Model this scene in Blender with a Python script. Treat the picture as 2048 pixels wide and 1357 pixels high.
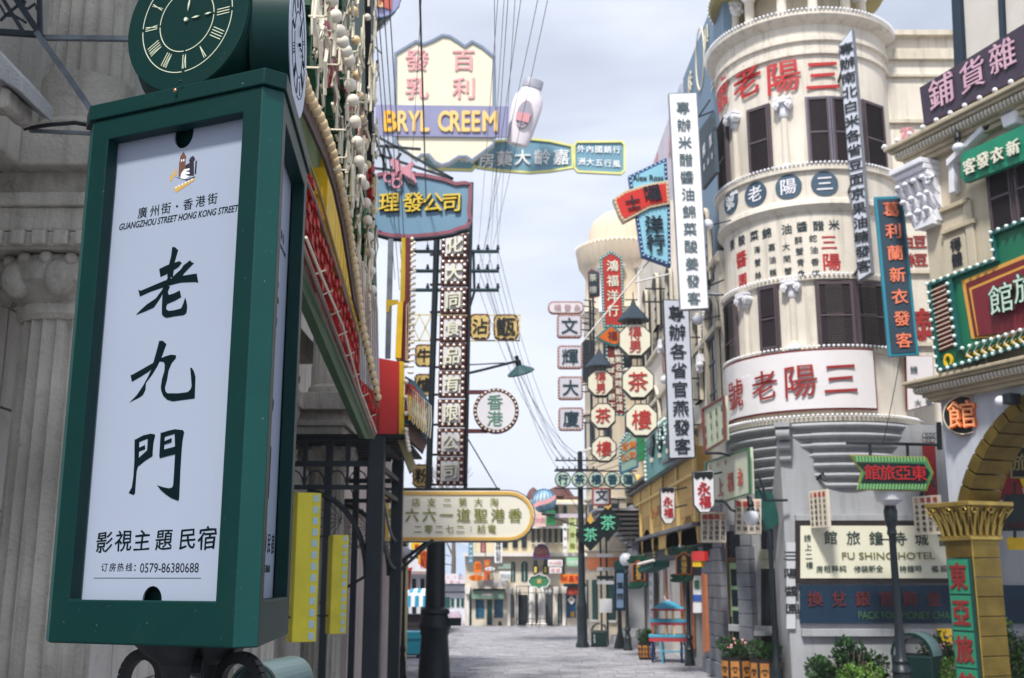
import bpy, math, random
from mathutils import Vector, Matrix
random.seed(7)
for o in list(bpy.data.objects): bpy.data.objects.remove(o)
S = bpy.context.scene
COL = S.collection
# ------------------------------------------------------------ camera
F, CX, CY, H = 2172.0, 1024.0, 678.5, 2.2
PITCH = math.radians(12.26)
cp, sp = math.cos(PITCH), math.sin(PITCH)
cam = bpy.data.cameras.new('camera'); camo = bpy.data.objects.new('camera', cam); COL.objects.link(camo)
camo.location = (0, 0, H); camo.rotation_euler = (math.pi/2 + PITCH, 0, 0)
cam.sensor_width = 36; cam.lens = 36*F/2048; cam.clip_start = .05; cam.clip_end = 3000
cam.dof.use_dof = True; cam.dof.focus_distance = 3.1; cam.dof.aperture_fstop = 6.5
S.camera = camo
# ------------------------------------------------------------ sky and sun
SUN_EL, SUN_AZ = math.radians(52), math.radians(25)     # azimuth measured from +Y (away from camera) towards +X
W = bpy.data.worlds.new('World'); S.world = W; W.use_nodes = True
nt = W.node_tree; nt.nodes.clear()
def N(t, **k):
    n = nt.nodes.new(t)
    for a, b in k.items(): setattr(n, a, b)
    return n
sky = N('ShaderNodeTexSky', sky_type='NISHITA', sun_disc=False, sun_elevation=SUN_EL, sun_rotation=SUN_AZ)
sky.air_density = 1.0; sky.dust_density = 1.5; sky.ozone_density = 1.2
tc = N('ShaderNodeTexCoord'); mp = N('ShaderNodeMapping'); mp.inputs['Scale'].default_value = (1, 1, 3.2)
nz = N('ShaderNodeTexNoise'); nz.inputs['Scale'].default_value = 1.7; nz.inputs['Detail'].default_value = 5; nz.inputs['Roughness'].default_value = .52
nz.inputs['Distortion'].default_value = .35
cr = N('ShaderNodeMapRange'); cr.inputs['From Min'].default_value = .36; cr.inputs['From Max'].default_value = .60
cr.inputs['To Min'].default_value = .52; cr.inputs['To Max'].default_value = .98
mx = N('ShaderNodeMixRGB'); mx.inputs[2].default_value = (9.3, 9.9, 11.4, 1)
bg = N('ShaderNodeBackground'); bg.inputs['Strength'].default_value = .078
ow = N('ShaderNodeOutputWorld')
L = nt.links.new
L(tc.outputs['Generated'], mp.inputs['Vector']); L(mp.outputs[0], nz.inputs['Vector']); L(nz.outputs['Fac'], cr.inputs['Value'])
L(cr.outputs[0], mx.inputs[0]); L(sky.outputs[0], mx.inputs[1]); L(mx.outputs[0], bg.inputs['Color']); L(bg.outputs[0], ow.inputs[0])
sun = bpy.data.lights.new('sun', 'SUN'); sun.energy = 3.7; sun.angle = math.radians(7); sun.color = (1, .96, .9)
suno = bpy.data.objects.new('sun', sun); COL.objects.link(suno)
SUN_DIR = Vector((-.20, -.52, .83)).normalized()        # towards the sun (behind left of the camera, high)
suno.rotation_euler = SUN_DIR.to_track_quat('Z', 'Y').to_euler()
sky.sun_elevation = math.asin(SUN_DIR.z); sky.sun_rotation = math.atan2(SUN_DIR.x, SUN_DIR.y)
suno.location = (0, 0, 40)
S.view_settings.view_transform = 'Standard'; S.view_settings.look = 'None'
S.view_settings.exposure = 0.42; S.view_settings.gamma = 1
S.render.engine = 'CYCLES'; S.cycles.max_bounces = 5; S.cycles.diffuse_bounces = 3; S.cycles.glossy_bounces = 2
S.cycles.transmission_bounces = 2; S.cycles.caustics_reflective = False; S.cycles.caustics_refractive = False
S.cycles.use_denoising = True

# ------------------------------------------------------------ geometry of the view
def ray(px, py):
    v = -(py-CY)/F
    return ((px-CX)/F, cp-sp*v, sp+cp*v)
def P(px, py, D):
    r = ray(px, py); s = D/r[1]
    return Vector((r[0]*s, D, H+r[2]*s))
def G(px, py):
    r = ray(px, py); s = -H/r[2]
    return Vector((r[0]*s, r[1]*s, 0))

# ------------------------------------------------------------ materials
def lin(c):
    return tuple(((x/255)/12.92 if x/255 <= .04045 else ((x/255+.055)/1.055)**2.4) for x in c)
MATS = {}
def M(key, rgb=None, rough=.6, var=.12, scale=2.5, bump=0., streak=0., metal=0., spec=.4, dirt=0., bscale=60, emit=0., coat=0., chips=0.):
    """painted or stone surface: base colour with mottling, rain streaks and dirt, fine relief"""
    if key in MATS: return MATS[key]
    m = bpy.data.materials.new(key); m.use_nodes = True; t = m.node_tree; b = t.nodes['Principled BSDF']; l = t.links.new
    c = lin(rgb); MATS[key] = m
    b.inputs['Roughness'].default_value = rough; b.inputs['Metallic'].default_value = metal
    b.inputs['Specular IOR Level'].default_value = spec
    if coat: b.inputs['Coat Weight'].default_value = coat
    geo = t.nodes.new('ShaderNodeNewGeometry')
    n1 = t.nodes.new('ShaderNodeTexNoise'); n1.inputs['Scale'].default_value = scale; n1.inputs['Detail'].default_value = 4
    l(geo.outputs['Position'], n1.inputs['Vector'])
    mr = t.nodes.new('ShaderNodeMapRange'); mr.inputs['From Min'].default_value = .3; mr.inputs['From Max'].default_value = .7
    mr.inputs['To Min'].default_value = 1-var; mr.inputs['To Max'].default_value = 1+var*.6
    l(n1.outputs['Fac'], mr.inputs['Value'])
    mu = t.nodes.new('ShaderNodeVectorMath'); mu.operation = 'SCALE'; mu.inputs[0].default_value = c
    l(mr.outputs[0], mu.inputs['Scale']); out = mu.outputs[0]
    if streak:
        mp = t.nodes.new('ShaderNodeMapping'); mp.inputs['Scale'].default_value = (5, 5, .35)
        l(geo.outputs['Position'], mp.inputs['Vector'])
        n2 = t.nodes.new('ShaderNodeTexNoise'); n2.inputs['Scale'].default_value = 1.4; n2.inputs['Detail'].default_value = 5
        n2.inputs['Roughness'].default_value = .62
        l(mp.outputs[0], n2.inputs['Vector'])
        r2 = t.nodes.new('ShaderNodeMapRange'); r2.inputs['From Min'].default_value = .5; r2.inputs['From Max'].default_value = .78
        r2.inputs['To Min'].default_value = 0; r2.inputs['To Max'].default_value = streak
        l(n2.outputs['Fac'], r2.inputs['Value'])
        mi = t.nodes.new('ShaderNodeMixRGB'); mi.inputs[2].default_value = (c[0]*.30+.01, c[1]*.30+.008, c[2]*.28, 1)
        l(r2.outputs[0], mi.inputs[0]); l(out, mi.inputs[1]); out = mi.outputs[0]
    if dirt:
        n3 = t.nodes.new('ShaderNodeTexNoise'); n3.inputs['Scale'].default_value = scale*5; n3.inputs['Detail'].default_value = 8
        n3.inputs['Roughness'].default_value = .7
        l(geo.outputs['Position'], n3.inputs['Vector'])
        r3 = t.nodes.new('ShaderNodeMapRange'); r3.inputs['From Min'].default_value = .55; r3.inputs['From Max'].default_value = .7
        r3.inputs['To Max'].default_value = dirt
        l(n3.outputs['Fac'], r3.inputs['Value'])
        mi = t.nodes.new('ShaderNodeMixRGB'); mi.inputs[2].default_value = (c[0]*.35+.02, c[1]*.35+.018, c[2]*.35+.015, 1)
        l(r3.outputs[0], mi.inputs[0]); l(out, mi.inputs[1]); out = mi.outputs[0]
    if chips:
        n5 = t.nodes.new('ShaderNodeTexNoise'); n5.inputs['Scale'].default_value = 55; n5.inputs['Detail'].default_value = 6; n5.inputs['Roughness'].default_value = .75
        l(geo.outputs['Position'], n5.inputs['Vector'])
        r5 = t.nodes.new('ShaderNodeMapRange'); r5.inputs['From Min'].default_value = .672; r5.inputs['From Max'].default_value = .70; r5.inputs['To Max'].default_value = chips
        l(n5.outputs['Fac'], r5.inputs['Value'])
        mi = t.nodes.new('ShaderNodeMixRGB'); mi.inputs[2].default_value = (.45, .52, .48, 1)
        l(r5.outputs[0], mi.inputs[0]); l(out, mi.inputs[1]); out = mi.outputs[0]
    l(out, b.inputs['Base Color'])
    if bump:
        n4 = t.nodes.new('ShaderNodeTexNoise'); n4.inputs['Scale'].default_value = bscale; n4.inputs['Detail'].default_value = 4
        l(geo.outputs['Position'], n4.inputs['Vector'])
        bp = t.nodes.new('ShaderNodeBump'); bp.inputs['Strength'].default_value = bump; bp.inputs['Distance'].default_value = .02
        l(n4.outputs['Fac'], bp.inputs['Height']); l(bp.outputs[0], b.inputs['Normal'])
    if emit:
        b.inputs['Emission Color'].default_value = (*c, 1); b.inputs['Emission Strength'].default_value = emit
    return m

# ------------------------------------------------------------ mesh building
def vmul(a, k): return (a[0]*k, a[1]*k, a[2]*k)
class MB:
    def __init__(s): s.v = []; s.f = []
    def add(s, vs, fs):
        n = len(s.v); s.v += [tuple(v) for v in vs]; s.f += [tuple(i+n for i in f) for f in fs]; return s
    def box(s, x0, x1, y0, y1, z0, z1):
        return s.add([(x0,y0,z0),(x1,y0,z0),(x1,y1,z0),(x0,y1,z0),(x0,y0,z1),(x1,y0,z1),(x1,y1,z1),(x0,y1,z1)],
                     [(0,3,2,1),(4,5,6,7),(0,1,5,4),(1,2,6,5),(2,3,7,6),(3,0,4,7)])
    def prism(s, poly, y0, y1):
        """polygon in x,z extruded from y0 (front) to y1"""
        n = len(poly)
        if sum(poly[i][0]*poly[(i+1) % n][1]-poly[(i+1) % n][0]*poly[i][1] for i in range(n)) < 0: poly = poly[::-1]
        return s.add([(a, y0, b) for a, b in poly]+[(a, y1, b) for a, b in poly],
                     [tuple(range(n)), tuple(range(2*n-1, n-1, -1))]+[(i, i+n, (i+1) % n+n, (i+1) % n) for i in range(n)])
    def vprism(s, poly, z0, z1):
        """plan polygon (x,y) extruded upward"""
        n = len(poly)
        if sum(poly[i][0]*poly[(i+1) % n][1]-poly[(i+1) % n][0]*poly[i][1] for i in range(n)) < 0: poly = poly[::-1]
        return s.add([(a, b, z0) for a, b in poly]+[(a, b, z1) for a, b in poly],
                     [tuple(range(n-1, -1, -1)), tuple(range(n, 2*n))]+[(i, (i+1) % n, (i+1) % n+n, i+n) for i in range(n)])
    def ring(s, outer, inner, y0, y1):
        """frame between two outlines with the same number of points"""
        n = len(outer)
        vs = [(a, y0, b) for a, b in outer]+[(a, y0, b) for a, b in inner]+[(a, y1, b) for a, b in outer]+[(a, y1, b) for a, b in inner]
        fs = []
        for i in range(n):
            j = (i+1) % n
            fs += [(i, j, n+j, n+i), (2*n+i, 3*n+i, 3*n+j, 2*n+j), (i, 2*n+i, 2*n+j, j), (n+i, n+j, 3*n+j, 3*n+i)]
        return s.add(vs, fs)
    def tube(s, pts, r, n=6, cap=True, r1=None):
        pts = [Vector(p) for p in pts]; m = len(pts); vs = []; fs = []
        for i, p in enumerate(pts):
            t = (pts[min(i+1, m-1)]-pts[max(i-1, 0)])
            if t.length < 1e-9: t = Vector((0, 0, 1))
            t.normalize()
            a = Vector((0, 0, 1)) if abs(t.z) < .9 else Vector((1, 0, 0))
            u = t.cross(a).normalized(); w = t.cross(u)
            rr = r if r1 is None else r+(r1-r)*i/max(1, m-1)
            for k in range(n):
                g = 2*math.pi*(k+.5)/n
                vs.append(p+u*math.cos(g)*rr+w*math.sin(g)*rr)
        for i in range(m-1):
            for k in range(n):
                fs.append((i*n+k, i*n+(k+1) % n, (i+1)*n+(k+1) % n, (i+1)*n+k))
        if cap: fs += [tuple(range(n-1, -1, -1)), tuple(range((m-1)*n, m*n))]
        return s.add(vs, fs)
    def lathe(s, prof, c=(0,0,0), n=20, a0=0., a1=2*math.pi, flute=0, fd=0.):
        """profile of (r,z) turned about a vertical axis"""
        full = abs(a1-a0-2*math.pi) < 1e-6; cols = n if full else n+1; vs = []; fs = []
        for r, z in prof:
            for k in range(cols):
                g = a0+(a1-a0)*k/n
                rr = r*(1-fd*abs(math.cos(g*flute/2))**.6) if flute else r
                vs.append((c[0]+rr*math.cos(g), c[1]+rr*math.sin(g), c[2]+z))
        for i in range(len(prof)-1):
            for k in range(n):
                k2 = (k+1) % cols
                fs.append((i*cols+k, i*cols+k2, (i+1)*cols+k2, (i+1)*cols+k))
        if full:
            if prof[0][0] > 1e-6: fs.append(tuple(range(cols-1, -1, -1)))
            if prof[-1][0] > 1e-6: fs.append(tuple(range((len(prof)-1)*cols, len(prof)*cols)))
        return s.add(vs, fs)
    def ball(s, c, r, n=8, m=5, sq=(1, 1, 1)):
        vs = [(c[0], c[1], c[2]+r*sq[2])]; fs = []
        for i in range(1, m):
            t = math.pi*i/m
            for k in range(n):
                g = 2*math.pi*k/n
                vs.append((c[0]+r*sq[0]*math.sin(t)*math.cos(g), c[1]+r*sq[1]*math.sin(t)*math.sin(g), c[2]+r*sq[2]*math.cos(t)))
        vs.append((c[0], c[1], c[2]-r*sq[2])); e = len(vs)-1
        for k in range(n):
            fs.append((0, 1+k, 1+(k+1) % n)); fs.append((e, 1+(m-2)*n+(k+1) % n, 1+(m-2)*n+k))
            for i in range(m-2): fs.append((1+i*n+k, 1+(i+1)*n+k, 1+(i+1)*n+(k+1) % n, 1+i*n+(k+1) % n))
        return s.add(vs, fs)
    def disc(s, c, r, y0, y1, n=32, rz=None):
        return s.prism([(c[0]+r*math.cos(2*math.pi*k/n), c[1]+(rz or r)*math.sin(2*math.pi*k/n)) for k in range(n)], y0, y1)
    def mesh(s, name, mat, smooth=False):
        me = bpy.data.meshes.new(name); me.from_pydata(s.v, [], s.f); me.materials.append(mat)
        if smooth:
            me.polygons.foreach_set('use_smooth', [True]*len(me.polygons))
            try: me.set_sharp_from_angle(angle=math.radians(38))
            except Exception: pass
        me.update(); return me
    def build(s, name, mat, parent=None, smooth=False, bevel=0., kind=None, loc=None, label=None):
        o = bpy.data.objects.new(name, s.mesh(name, mat, smooth)); COL.objects.link(o)
        if parent: o.parent = parent
        if loc: o.location = loc
        if bevel:
            b = o.modifiers.new('bevel', 'BEVEL'); b.width = bevel; b.segments = 2; b.limit_method = 'ANGLE'; b.harden_normals = False
        if kind: o['kind'] = kind
        if label: o['label'] = label
        return o
def place(name, me, parent=None, loc=(0,0,0), rot=(0,0,0), sc=(1,1,1), kind=None):
    o = bpy.data.objects.new(name, me); COL.objects.link(o)
    if parent: o.parent = parent
    o.location = loc; o.rotation_euler = rot; o.scale = sc
    if kind: o['kind'] = kind
    return o
def tag(o, label=None, cat=None, group=None, kind=None):
    if label: o['label'] = label
    if cat: o['category'] = cat
    if group: o['group'] = group
    if kind: o['kind'] = kind
    return o
def arc(cx, cz, r, a0, a1, n, rz=None):
    return [(cx+r*math.cos(math.radians(a0+(a1-a0)*i/n)), cz+(rz or r)*math.sin(math.radians(a0+(a1-a0)*i/n))) for i in range(n+1)]
def rrect(x0, x1, z0, z1, r, n=4):
    return arc(x1-r, z1-r, r, 0, 90, n)+arc(x0+r, z1-r, r, 90, 180, n)+arc(x0+r, z0+r, r, 180, 270, n)+arc(x1-r, z0+r, r, 270, 360, n)
def shrink(poly, d):
    """inset a roughly convex outline by d towards its centre"""
    cx = sum(p[0] for p in poly)/len(poly); cz = sum(p[1] for p in poly)/len(poly); out = []
    for a, b in poly:
        l = math.hypot(a-cx, b-cz); out.append((cx+(a-cx)*(1-d/l), cz+(b-cz)*(1-d/l)))
    return out
def inset(poly, d):
    """true offset of a closed outline"""
    n = len(poly); area = sum(poly[i][0]*poly[(i+1) % n][1]-poly[(i+1) % n][0]*poly[i][1] for i in range(n))
    sg = 1 if area > 0 else -1; out = []
    for i in range(n):
        a, b, c = poly[i-1], poly[i], poly[(i+1) % n]
        e1 = (b[0]-a[0], b[1]-a[1]); e2 = (c[0]-b[0], c[1]-b[1])
        l1 = math.hypot(*e1) or 1e-9; l2 = math.hypot(*e2) or 1e-9
        n1 = (-e1[1]/l1*sg, e1[0]/l1*sg); n2 = (-e2[1]/l2*sg, e2[0]/l2*sg)
        mxn = (n1[0]+n2[0], n1[1]+n2[1]); q = mxn[0]*n1[0]+mxn[1]*n1[1]
        q = max(q, .35)
        out.append((b[0]+mxn[0]*d/q, b[1]+mxn[1]*d/q))
    return out
def walk(poly, step, closed=True):
    """points at even spacing along an outline"""
    pts = list(poly)+([poly[0]] if closed else []); seg = [math.dist(pts[i], pts[i+1]) for i in range(len(pts)-1)]
    tot = sum(seg); n = max(2, round(tot/step)); out = []; k = 0; acc = 0
    for i in range(n if closed else n+1):
        d = tot*i/n
        while k < len(seg)-1 and acc+seg[k] < d: acc += seg[k]; k += 1
        t = (d-acc)/(seg[k] or 1); out.append(tuple(pts[k][j]+(pts[k+1][j]-pts[k][j])*t for j in range(len(pts[0]))))
    return out

# ------------------------------------------------------------ lettering
GL = {}
def glyph(ch, bold=.018, ext=.03, shear=0., brush=0.):
    k = (ch, bold, ext, shear, brush)
    if k in GL: return GL[k]
    c = bpy.data.curves.new('t', 'FONT'); c.body = ch; c.size = 1; c.extrude = ext; c.shear = shear; c.resolution_u = 3
    o = bpy.data.objects.new('t', c); me = bpy.data.meshes.new_from_object(o); bpy.data.objects.remove(o); bpy.data.curves.remove(c)
    if bold > .003:      # a heavier weight: the same outline laid over itself, shifted by half a stroke
        b0 = [tuple(v.co) for v in me.vertices]; f0 = [tuple(p.vertices) for p in me.polygons]; vv = []; ff = []
        for i, (dx, dy) in enumerate(((-bold, 0), (bold, 0), (0, -bold*.75), (0, bold*.75))):
            n = len(vv); vv += [(x+dx, y+dy, z-.0012*i) for x, y, z in b0]; ff += [tuple(q+n for q in f) for f in f0]
        bpy.data.meshes.remove(me); me = bpy.data.meshes.new('lettering'); me.from_pydata(vv, [], ff)
    me.name = 'lettering'; me.materials.clear()
    vs = [v.co for v in me.vertices]
    if vs:
        x0 = min(v.x for v in vs); x1 = max(v.x for v in vs); y0 = min(v.y for v in vs); y1 = max(v.y for v in vs)
        cx, cy = (x0+x1)/2, (y0+y1)/2
        if len(ch) == 1 and ord(ch) > 0x2000: cy = .37
        for v in me.vertices:
            v.co.x -= cx; v.co.y -= cy
            if brush:   # lively hand-painted stroke: slight rise to the right, ends swell and shrink
                x, y = v.co.x, v.co.y
                v.co.y = y+brush*.35*x+brush*.10*math.sin(7*x+3*y)
                v.co.x = x+brush*.16*math.sin(6*y+2*x)
        GL[k] = (me, x1-x0, y1-y0)
    else: GL[k] = (me, 1, 1)
    return GL[k]
GM = {}
def gmesh(ch, mat, bold, ext, shear, brush):
    k = (ch, mat.name, bold, ext, shear, brush)
    if k not in GM:
        me, w, h = glyph(ch, bold, ext, shear, brush); me = me.copy(); me.materials.append(mat); GM[k] = (me, w, h)
    return GM[k]

# ------------------------------------------------------------ frames: vertical planes that things stand in
def rotz_of(u): return math.atan2(u[1], u[0])
class Frame:
    """a vertical plane through (x,y); local x runs to the viewer's right along it, local y away from the viewer, z up"""
    def __init__(s, p, ang=0., u=None):
        s.o = Vector((p[0], p[1], 0)); a = math.radians(ang) if u is None else math.atan2(u[1], u[0])
        s.a = a; s.u = Vector((math.cos(a), math.sin(a), 0)); s.w = Vector((-math.sin(a), math.cos(a), 0))
    def at(s, px, py, off=0.):
        r = ray(px, py); o = s.o+s.w*off; d = Vector(r)
        t = o.dot(s.w)/d.dot(s.w); q = d*t
        return ((q-s.o).dot(s.u), q.z+H)
    def world(s, x, y, z): return s.o+s.u*x+s.w*y+Vector((0, 0, z))
class Thing:
    """an Empty at the thing's base that parents its parts"""
    def __init__(s, name, label, cat, fr, base=(0, 0, 0), group=None):
        s.fr = fr; s.b = base
        e = bpy.data.objects.new(name, None); COL.objects.link(e); e.empty_display_size = .2
        e.location = fr.world(*base); e.rotation_euler = (0, 0, fr.a); s.e = e
        tag(e, label, cat, group)
    def at(s, px, py, off=0.):
        x, z = s.fr.at(px, py, s.b[1]+off); return (x-s.b[0], z-s.b[2])
    def poly(s, pts, off=0.): return [s.at(a, b, off) for a, b in pts]
    def size(s, px, py, h): return s.at(px, py-h/2)[1]-s.at(px, py+h/2)[1]
    def put(s, mb, name, mat, **k): return mb.build(name, mat, k.pop('parent', s.e), **k)
    def char(s, ch, x, z, size, mat, y=-.03, bold=.016, ext=.015, brush=0., wf=1., rot=0., name='character', parent=None, shear=0.):
        me, w, h = gmesh(ch, mat, bold, ext, shear, brush)
        return place(name, me, parent or s.e, (x, y, z), (math.pi/2, rot, 0), (size*wf, size, size))
    def line(s, txt, p0, p1, hpx, mat, **k):
        """characters spread between the pixel centres of the first and the last one"""
        n = len(txt); y = k.get('y', -.03)
        for i, ch in enumerate(txt):
            if ch == ' ': continue
            t = i/max(1, n-1); px = p0[0]+(p1[0]-p0[0])*t; py = p0[1]+(p1[1]-p0[1])*t
            x, z = s.at(px, py, y); sz = s.at(px, py-hpx/2, y)[1]-s.at(px, py+hpx/2, y)[1]
            s.char(ch, x, z, sz*1.08, mat, **k)
    def text(s, txt, p, wpx, mat, hpx=None, y=-.02, bold=.0, ext=.01, shear=0., name='lettering', parent=None):
        """one flat printed line fitted to a width in pixels about its centre"""
        me, w, h = gmesh(txt, mat, bold, ext, shear, 0.)
        x, z = s.at(p[0], p[1], y); x0 = s.at(p[0]-wpx/2, p[1], y)[0]; x1 = s.at(p[0]+wpx/2, p[1], y)[0]
        sx = (x1-x0)/w; sy = sx if hpx is None else (s.at(p[0], p[1]-hpx/2, y)[1]-s.at(p[0], p[1]+hpx/2, y)[1])/h
        return place(name, me, parent or s.e, (x, y, z), (math.pi/2, 0, 0), (sx, sy, sx))
BALLS = {}
def bulbs(T, pts, r, mat, y=-.05, single=False, parent=None, name='bulb', n=6, m=4):
    """light bulbs at local x,z points: each a part, or one joined part when they are too small to tell apart"""
    if single:
        k = (round(r, 4), mat.name)
        if k not in BALLS: BALLS[k] = MB().ball((0, 0, 0), r, 10, 6).mesh('bulb', mat, True)
        for p in pts: place(name, BALLS[k], parent or T.e, (p[0], p[2] if len(p) > 2 else y, p[1]))
    else:
        b = MB()
        for p in pts: b.ball((p[0], p[2] if len(p) > 2 else y, p[1]), r, n, m)
        T.put(b, 'bulbs', mat, smooth=True, kind='stuff', parent=parent or T.e)
# ============================================================ materials
GREEN = M('green_enamel', (0, 46, 44), .42, .10, 6, .05, bscale=300, spec=.22, dirt=.22, chips=.4)
PANELW = M('acrylic_white', (156, 167, 186), .3, .03, 2)
INK = M('ink_green', (4, 24, 30), .7, .05, spec=.08)
BLACK = M('black_iron', (22, 27, 31), .5, .15, 5, .1)
CREAMLINE = M('cream_line', (214, 222, 196), .5, .03)
STONE = M('grey_stone', (188, 184, 174), .9, .32, 1.6, .55, .9, dirt=.6, bscale=48)
STONE2 = M('pale_stone', (204, 200, 194), .9, .16, 1.2, .5, .45, dirt=.25, bscale=30)
STEEL = M('weathered_steel', (112, 122, 130), .45, .35, 6, .1, dirt=.5, metal=.3)
BULB = M('frosted_bulb', (232, 224, 206), .3, .06, 9, spec=.5)
BULBY = M('yellowed_bulb', (222, 196, 150), .35, .14, 5, spec=.5)
BULBW = M('white_bulb', (236, 238, 242), .3, .03, 9, spec=.5)
TUBE = M('neon_tube', (222, 214, 190), .3, .10, 8, spec=.6)
GLOBE = M('milk_glass', (226, 228, 236), .25, .03, 3, spec=.6)
# ============================================================ foreground light box on its post
u0 = Vector((.917, -.40)).normalized()
F1 = Vector((-1.228, 2.98)); F2 = F1+u0*.599; G1 = Vector((-.627, 2.778)); G2 = Vector((-.677, 3.396)); G3 = Vector((-.735, 3.425)); G4 = Vector((-1.262, 3.045))
LF = Frame(F1, u=u0); SF = Frame(G1, u=(G2-G1).normalized()); BF = Frame(G3, u=(G4-G3).normalized())
zb, zt = H-.174, H+1.35
LB = Thing('street_light_box', 'green triangular street light box with clocks on top and white hotel panels in front', 'light box', LF)
E = LB.e
inv = lambda p: ((p-F1).dot(u0), (p-F1).dot(Vector((-u0.y, u0.x))))
def frame_face(fr, wd, name):
    """one side of the box: frame ring, recessed white panel, in the box's own coordinates"""
    lx0, lx1 = .062, wd-.06
    o = Vector(inv(Vector((fr.o.x, fr.o.y)))); a = fr.a-LF.a
    ca, sa = math.cos(a), math.sin(a)
    tr = lambda mb: setattr(mb, 'v', [(o.x+x*ca-y*sa, o.y+x*sa+y*ca, z) for x, y, z in mb.v])
    m = MB().ring([(0, zb), (wd, zb), (wd, zt-.05), (0, zt-.05)], [(lx0, zb+.11), (lx1, zb+.11), (lx1, zt-.115), (lx0, zt-.115)], 0, .04)
    tr(m); m.build(name, GREEN, E, bevel=.003)
    p = MB(); cxp = (lx0+lx1)/2; z0, z1 = zb+.085, zt-.09
    # panel with half-round finger notches top and bottom
    nb = [(cxp+.032*math.cos(math.radians(t)), zb+.11+.036*math.sin(math.radians(t))) for t in range(180, -1, -15)]
    ntp = [(cxp+.034*math.cos(math.radians(t)), zt-.115-.008-.042*abs(math.sin(math.radians(t)))) for t in range(0, 181, 15)]
    poly = [(.045, z0), (cxp-.032, z0)]+nb+[(cxp+.032, z0), (wd-.045, z0), (wd-.045, z1), (cxp+.034, z1)]+ntp+[(cxp-.034, z1), (.045, z1)]
    p.prism(poly, .044, .050); tr(p); pn = p.build('panel', PANELW, E)
    q = MB().box(.045, wd-.045, .075, .08, z0, z1); tr(q); q.build('backing', GREEN, E)
    return pn
frame_face(LF, .599, 'front_frame'); frame_face(SF, (G2-G1).length, 'side_frame'); frame_face(BF, (G4-G3).length, 'rear_frame')
hexp = [inv(p) for p in (F1, F2, G1, G2, G3, G4)]
cen = (sum(p[0] for p in hexp)/6, sum(p[1] for p in hexp)/6)
def hexs(k): return [(cen[0]+(x-cen[0])*k, cen[1]+(y-cen[1])*k) for x, y in hexp]
for a, b in ((F2, G1), (G2, G3), (G4, F1)):
    ia, ib = Vector(inv(a)), Vector(inv(b)); d = (Vector(cen)-(ia+ib)/2).normalized()*.03
    MB().vprism([tuple(ia), tuple(ib), tuple(ib+d), tuple(ia+d)], zb+.001, zt-.05).build('corner_post', M('green_enamel_lit', (4, 72, 68), .38, .08, 8, .15, bscale=400, spec=.35, chips=.5), E, bevel=.002)  # lighter green puts the light on the chamfers into the paint
MB().vprism(hexs(.985), zb-.001, zb+.02).build('bottom_plate', GREEN, E)
MB().vprism(hexs(1.035), zt-.048, zt).build('lid', GREEN, E, bevel=.003)
x, z = LB.at(353, 183, -.01); MB().ball((x, -.017, z), .006, 10, 6, (1, .5, 1)).build('screw', M('copper_screw', (190, 140, 110), .35, .1, metal=.8), E, smooth=True)
x, z = LB.at(365, 168, -.01); MB().ball((x, -.018, z+.004), .004, 8, 5).build('screw', BLACK, E, smooth=True)
# lettering traced in strokes
def stroke_char(strokes, s=2.515, ox=230, oy=480):
    m = MB()
    for i, st in enumerate(strokes):
        pts = [LB.at(ox+a/s, oy+b/s, .043) for a, b in st]
        m.prism(pts, .0432-.00012*i, .0441)
    return m.build('character', INK, E)
stroke_char([[(287,37),(300,36),(317,52),(300,110),(290,190),(262,185),(270,130),(282,80)],
 [(222,147),(260,128),(323,107),(335,116),(318,138),(270,168),(228,187)],
 [(117,252),(130,256),(250,205),(345,180),(380,174),(410,170),(418,215),(400,212),(330,215),(262,232),(175,262),(125,285)],
 [(378,103),(383,112),(396,117),(345,170),(330,200),(283,208),(287,190),(305,172),(330,150),(345,128)],
 [(268,183),(290,200),(255,240),(225,296),(210,318),(195,340),(150,360),(106,377),(130,352),(160,325),(205,295),(235,255),(248,230)],
 [(238,290),(236,340),(236,375),(244,385),(258,392),(300,384),(345,378),(358,368),(362,345),(361,325),(357,305),(352,292),(345,318),(333,345),(300,354),(270,358),(258,350),(256,338),(262,322),(300,306),(332,288),(325,255),(300,268),(270,278),(264,262),(275,235),(256,225),(242,250)]])
stroke_char([[(222,508),(240,508),(258,525),(245,560),(232,595),(210,640),(185,680),(155,720),(152,755),(140,780),(120,795),(98,805),(73,818),(110,780),(140,735),(165,690),(185,645),(200,590),(214,540)],
 [(78,680),(88,678),(190,620),(225,598),(255,585),(280,578),(305,580),(306,595),(284,620),(268,660),(262,700),(250,745),(254,764),(264,772),(320,772),(365,766),(380,752),(385,735),(382,690),(378,645),(385,643),(396,662),(404,690),(402,750),(400,798),(340,806),(290,813),(262,805),(242,785),(232,760),(230,740),(236,700),(248,660),(250,630),(245,615),(225,612),(205,630),(170,662),(130,688),(84,714)]])
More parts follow.
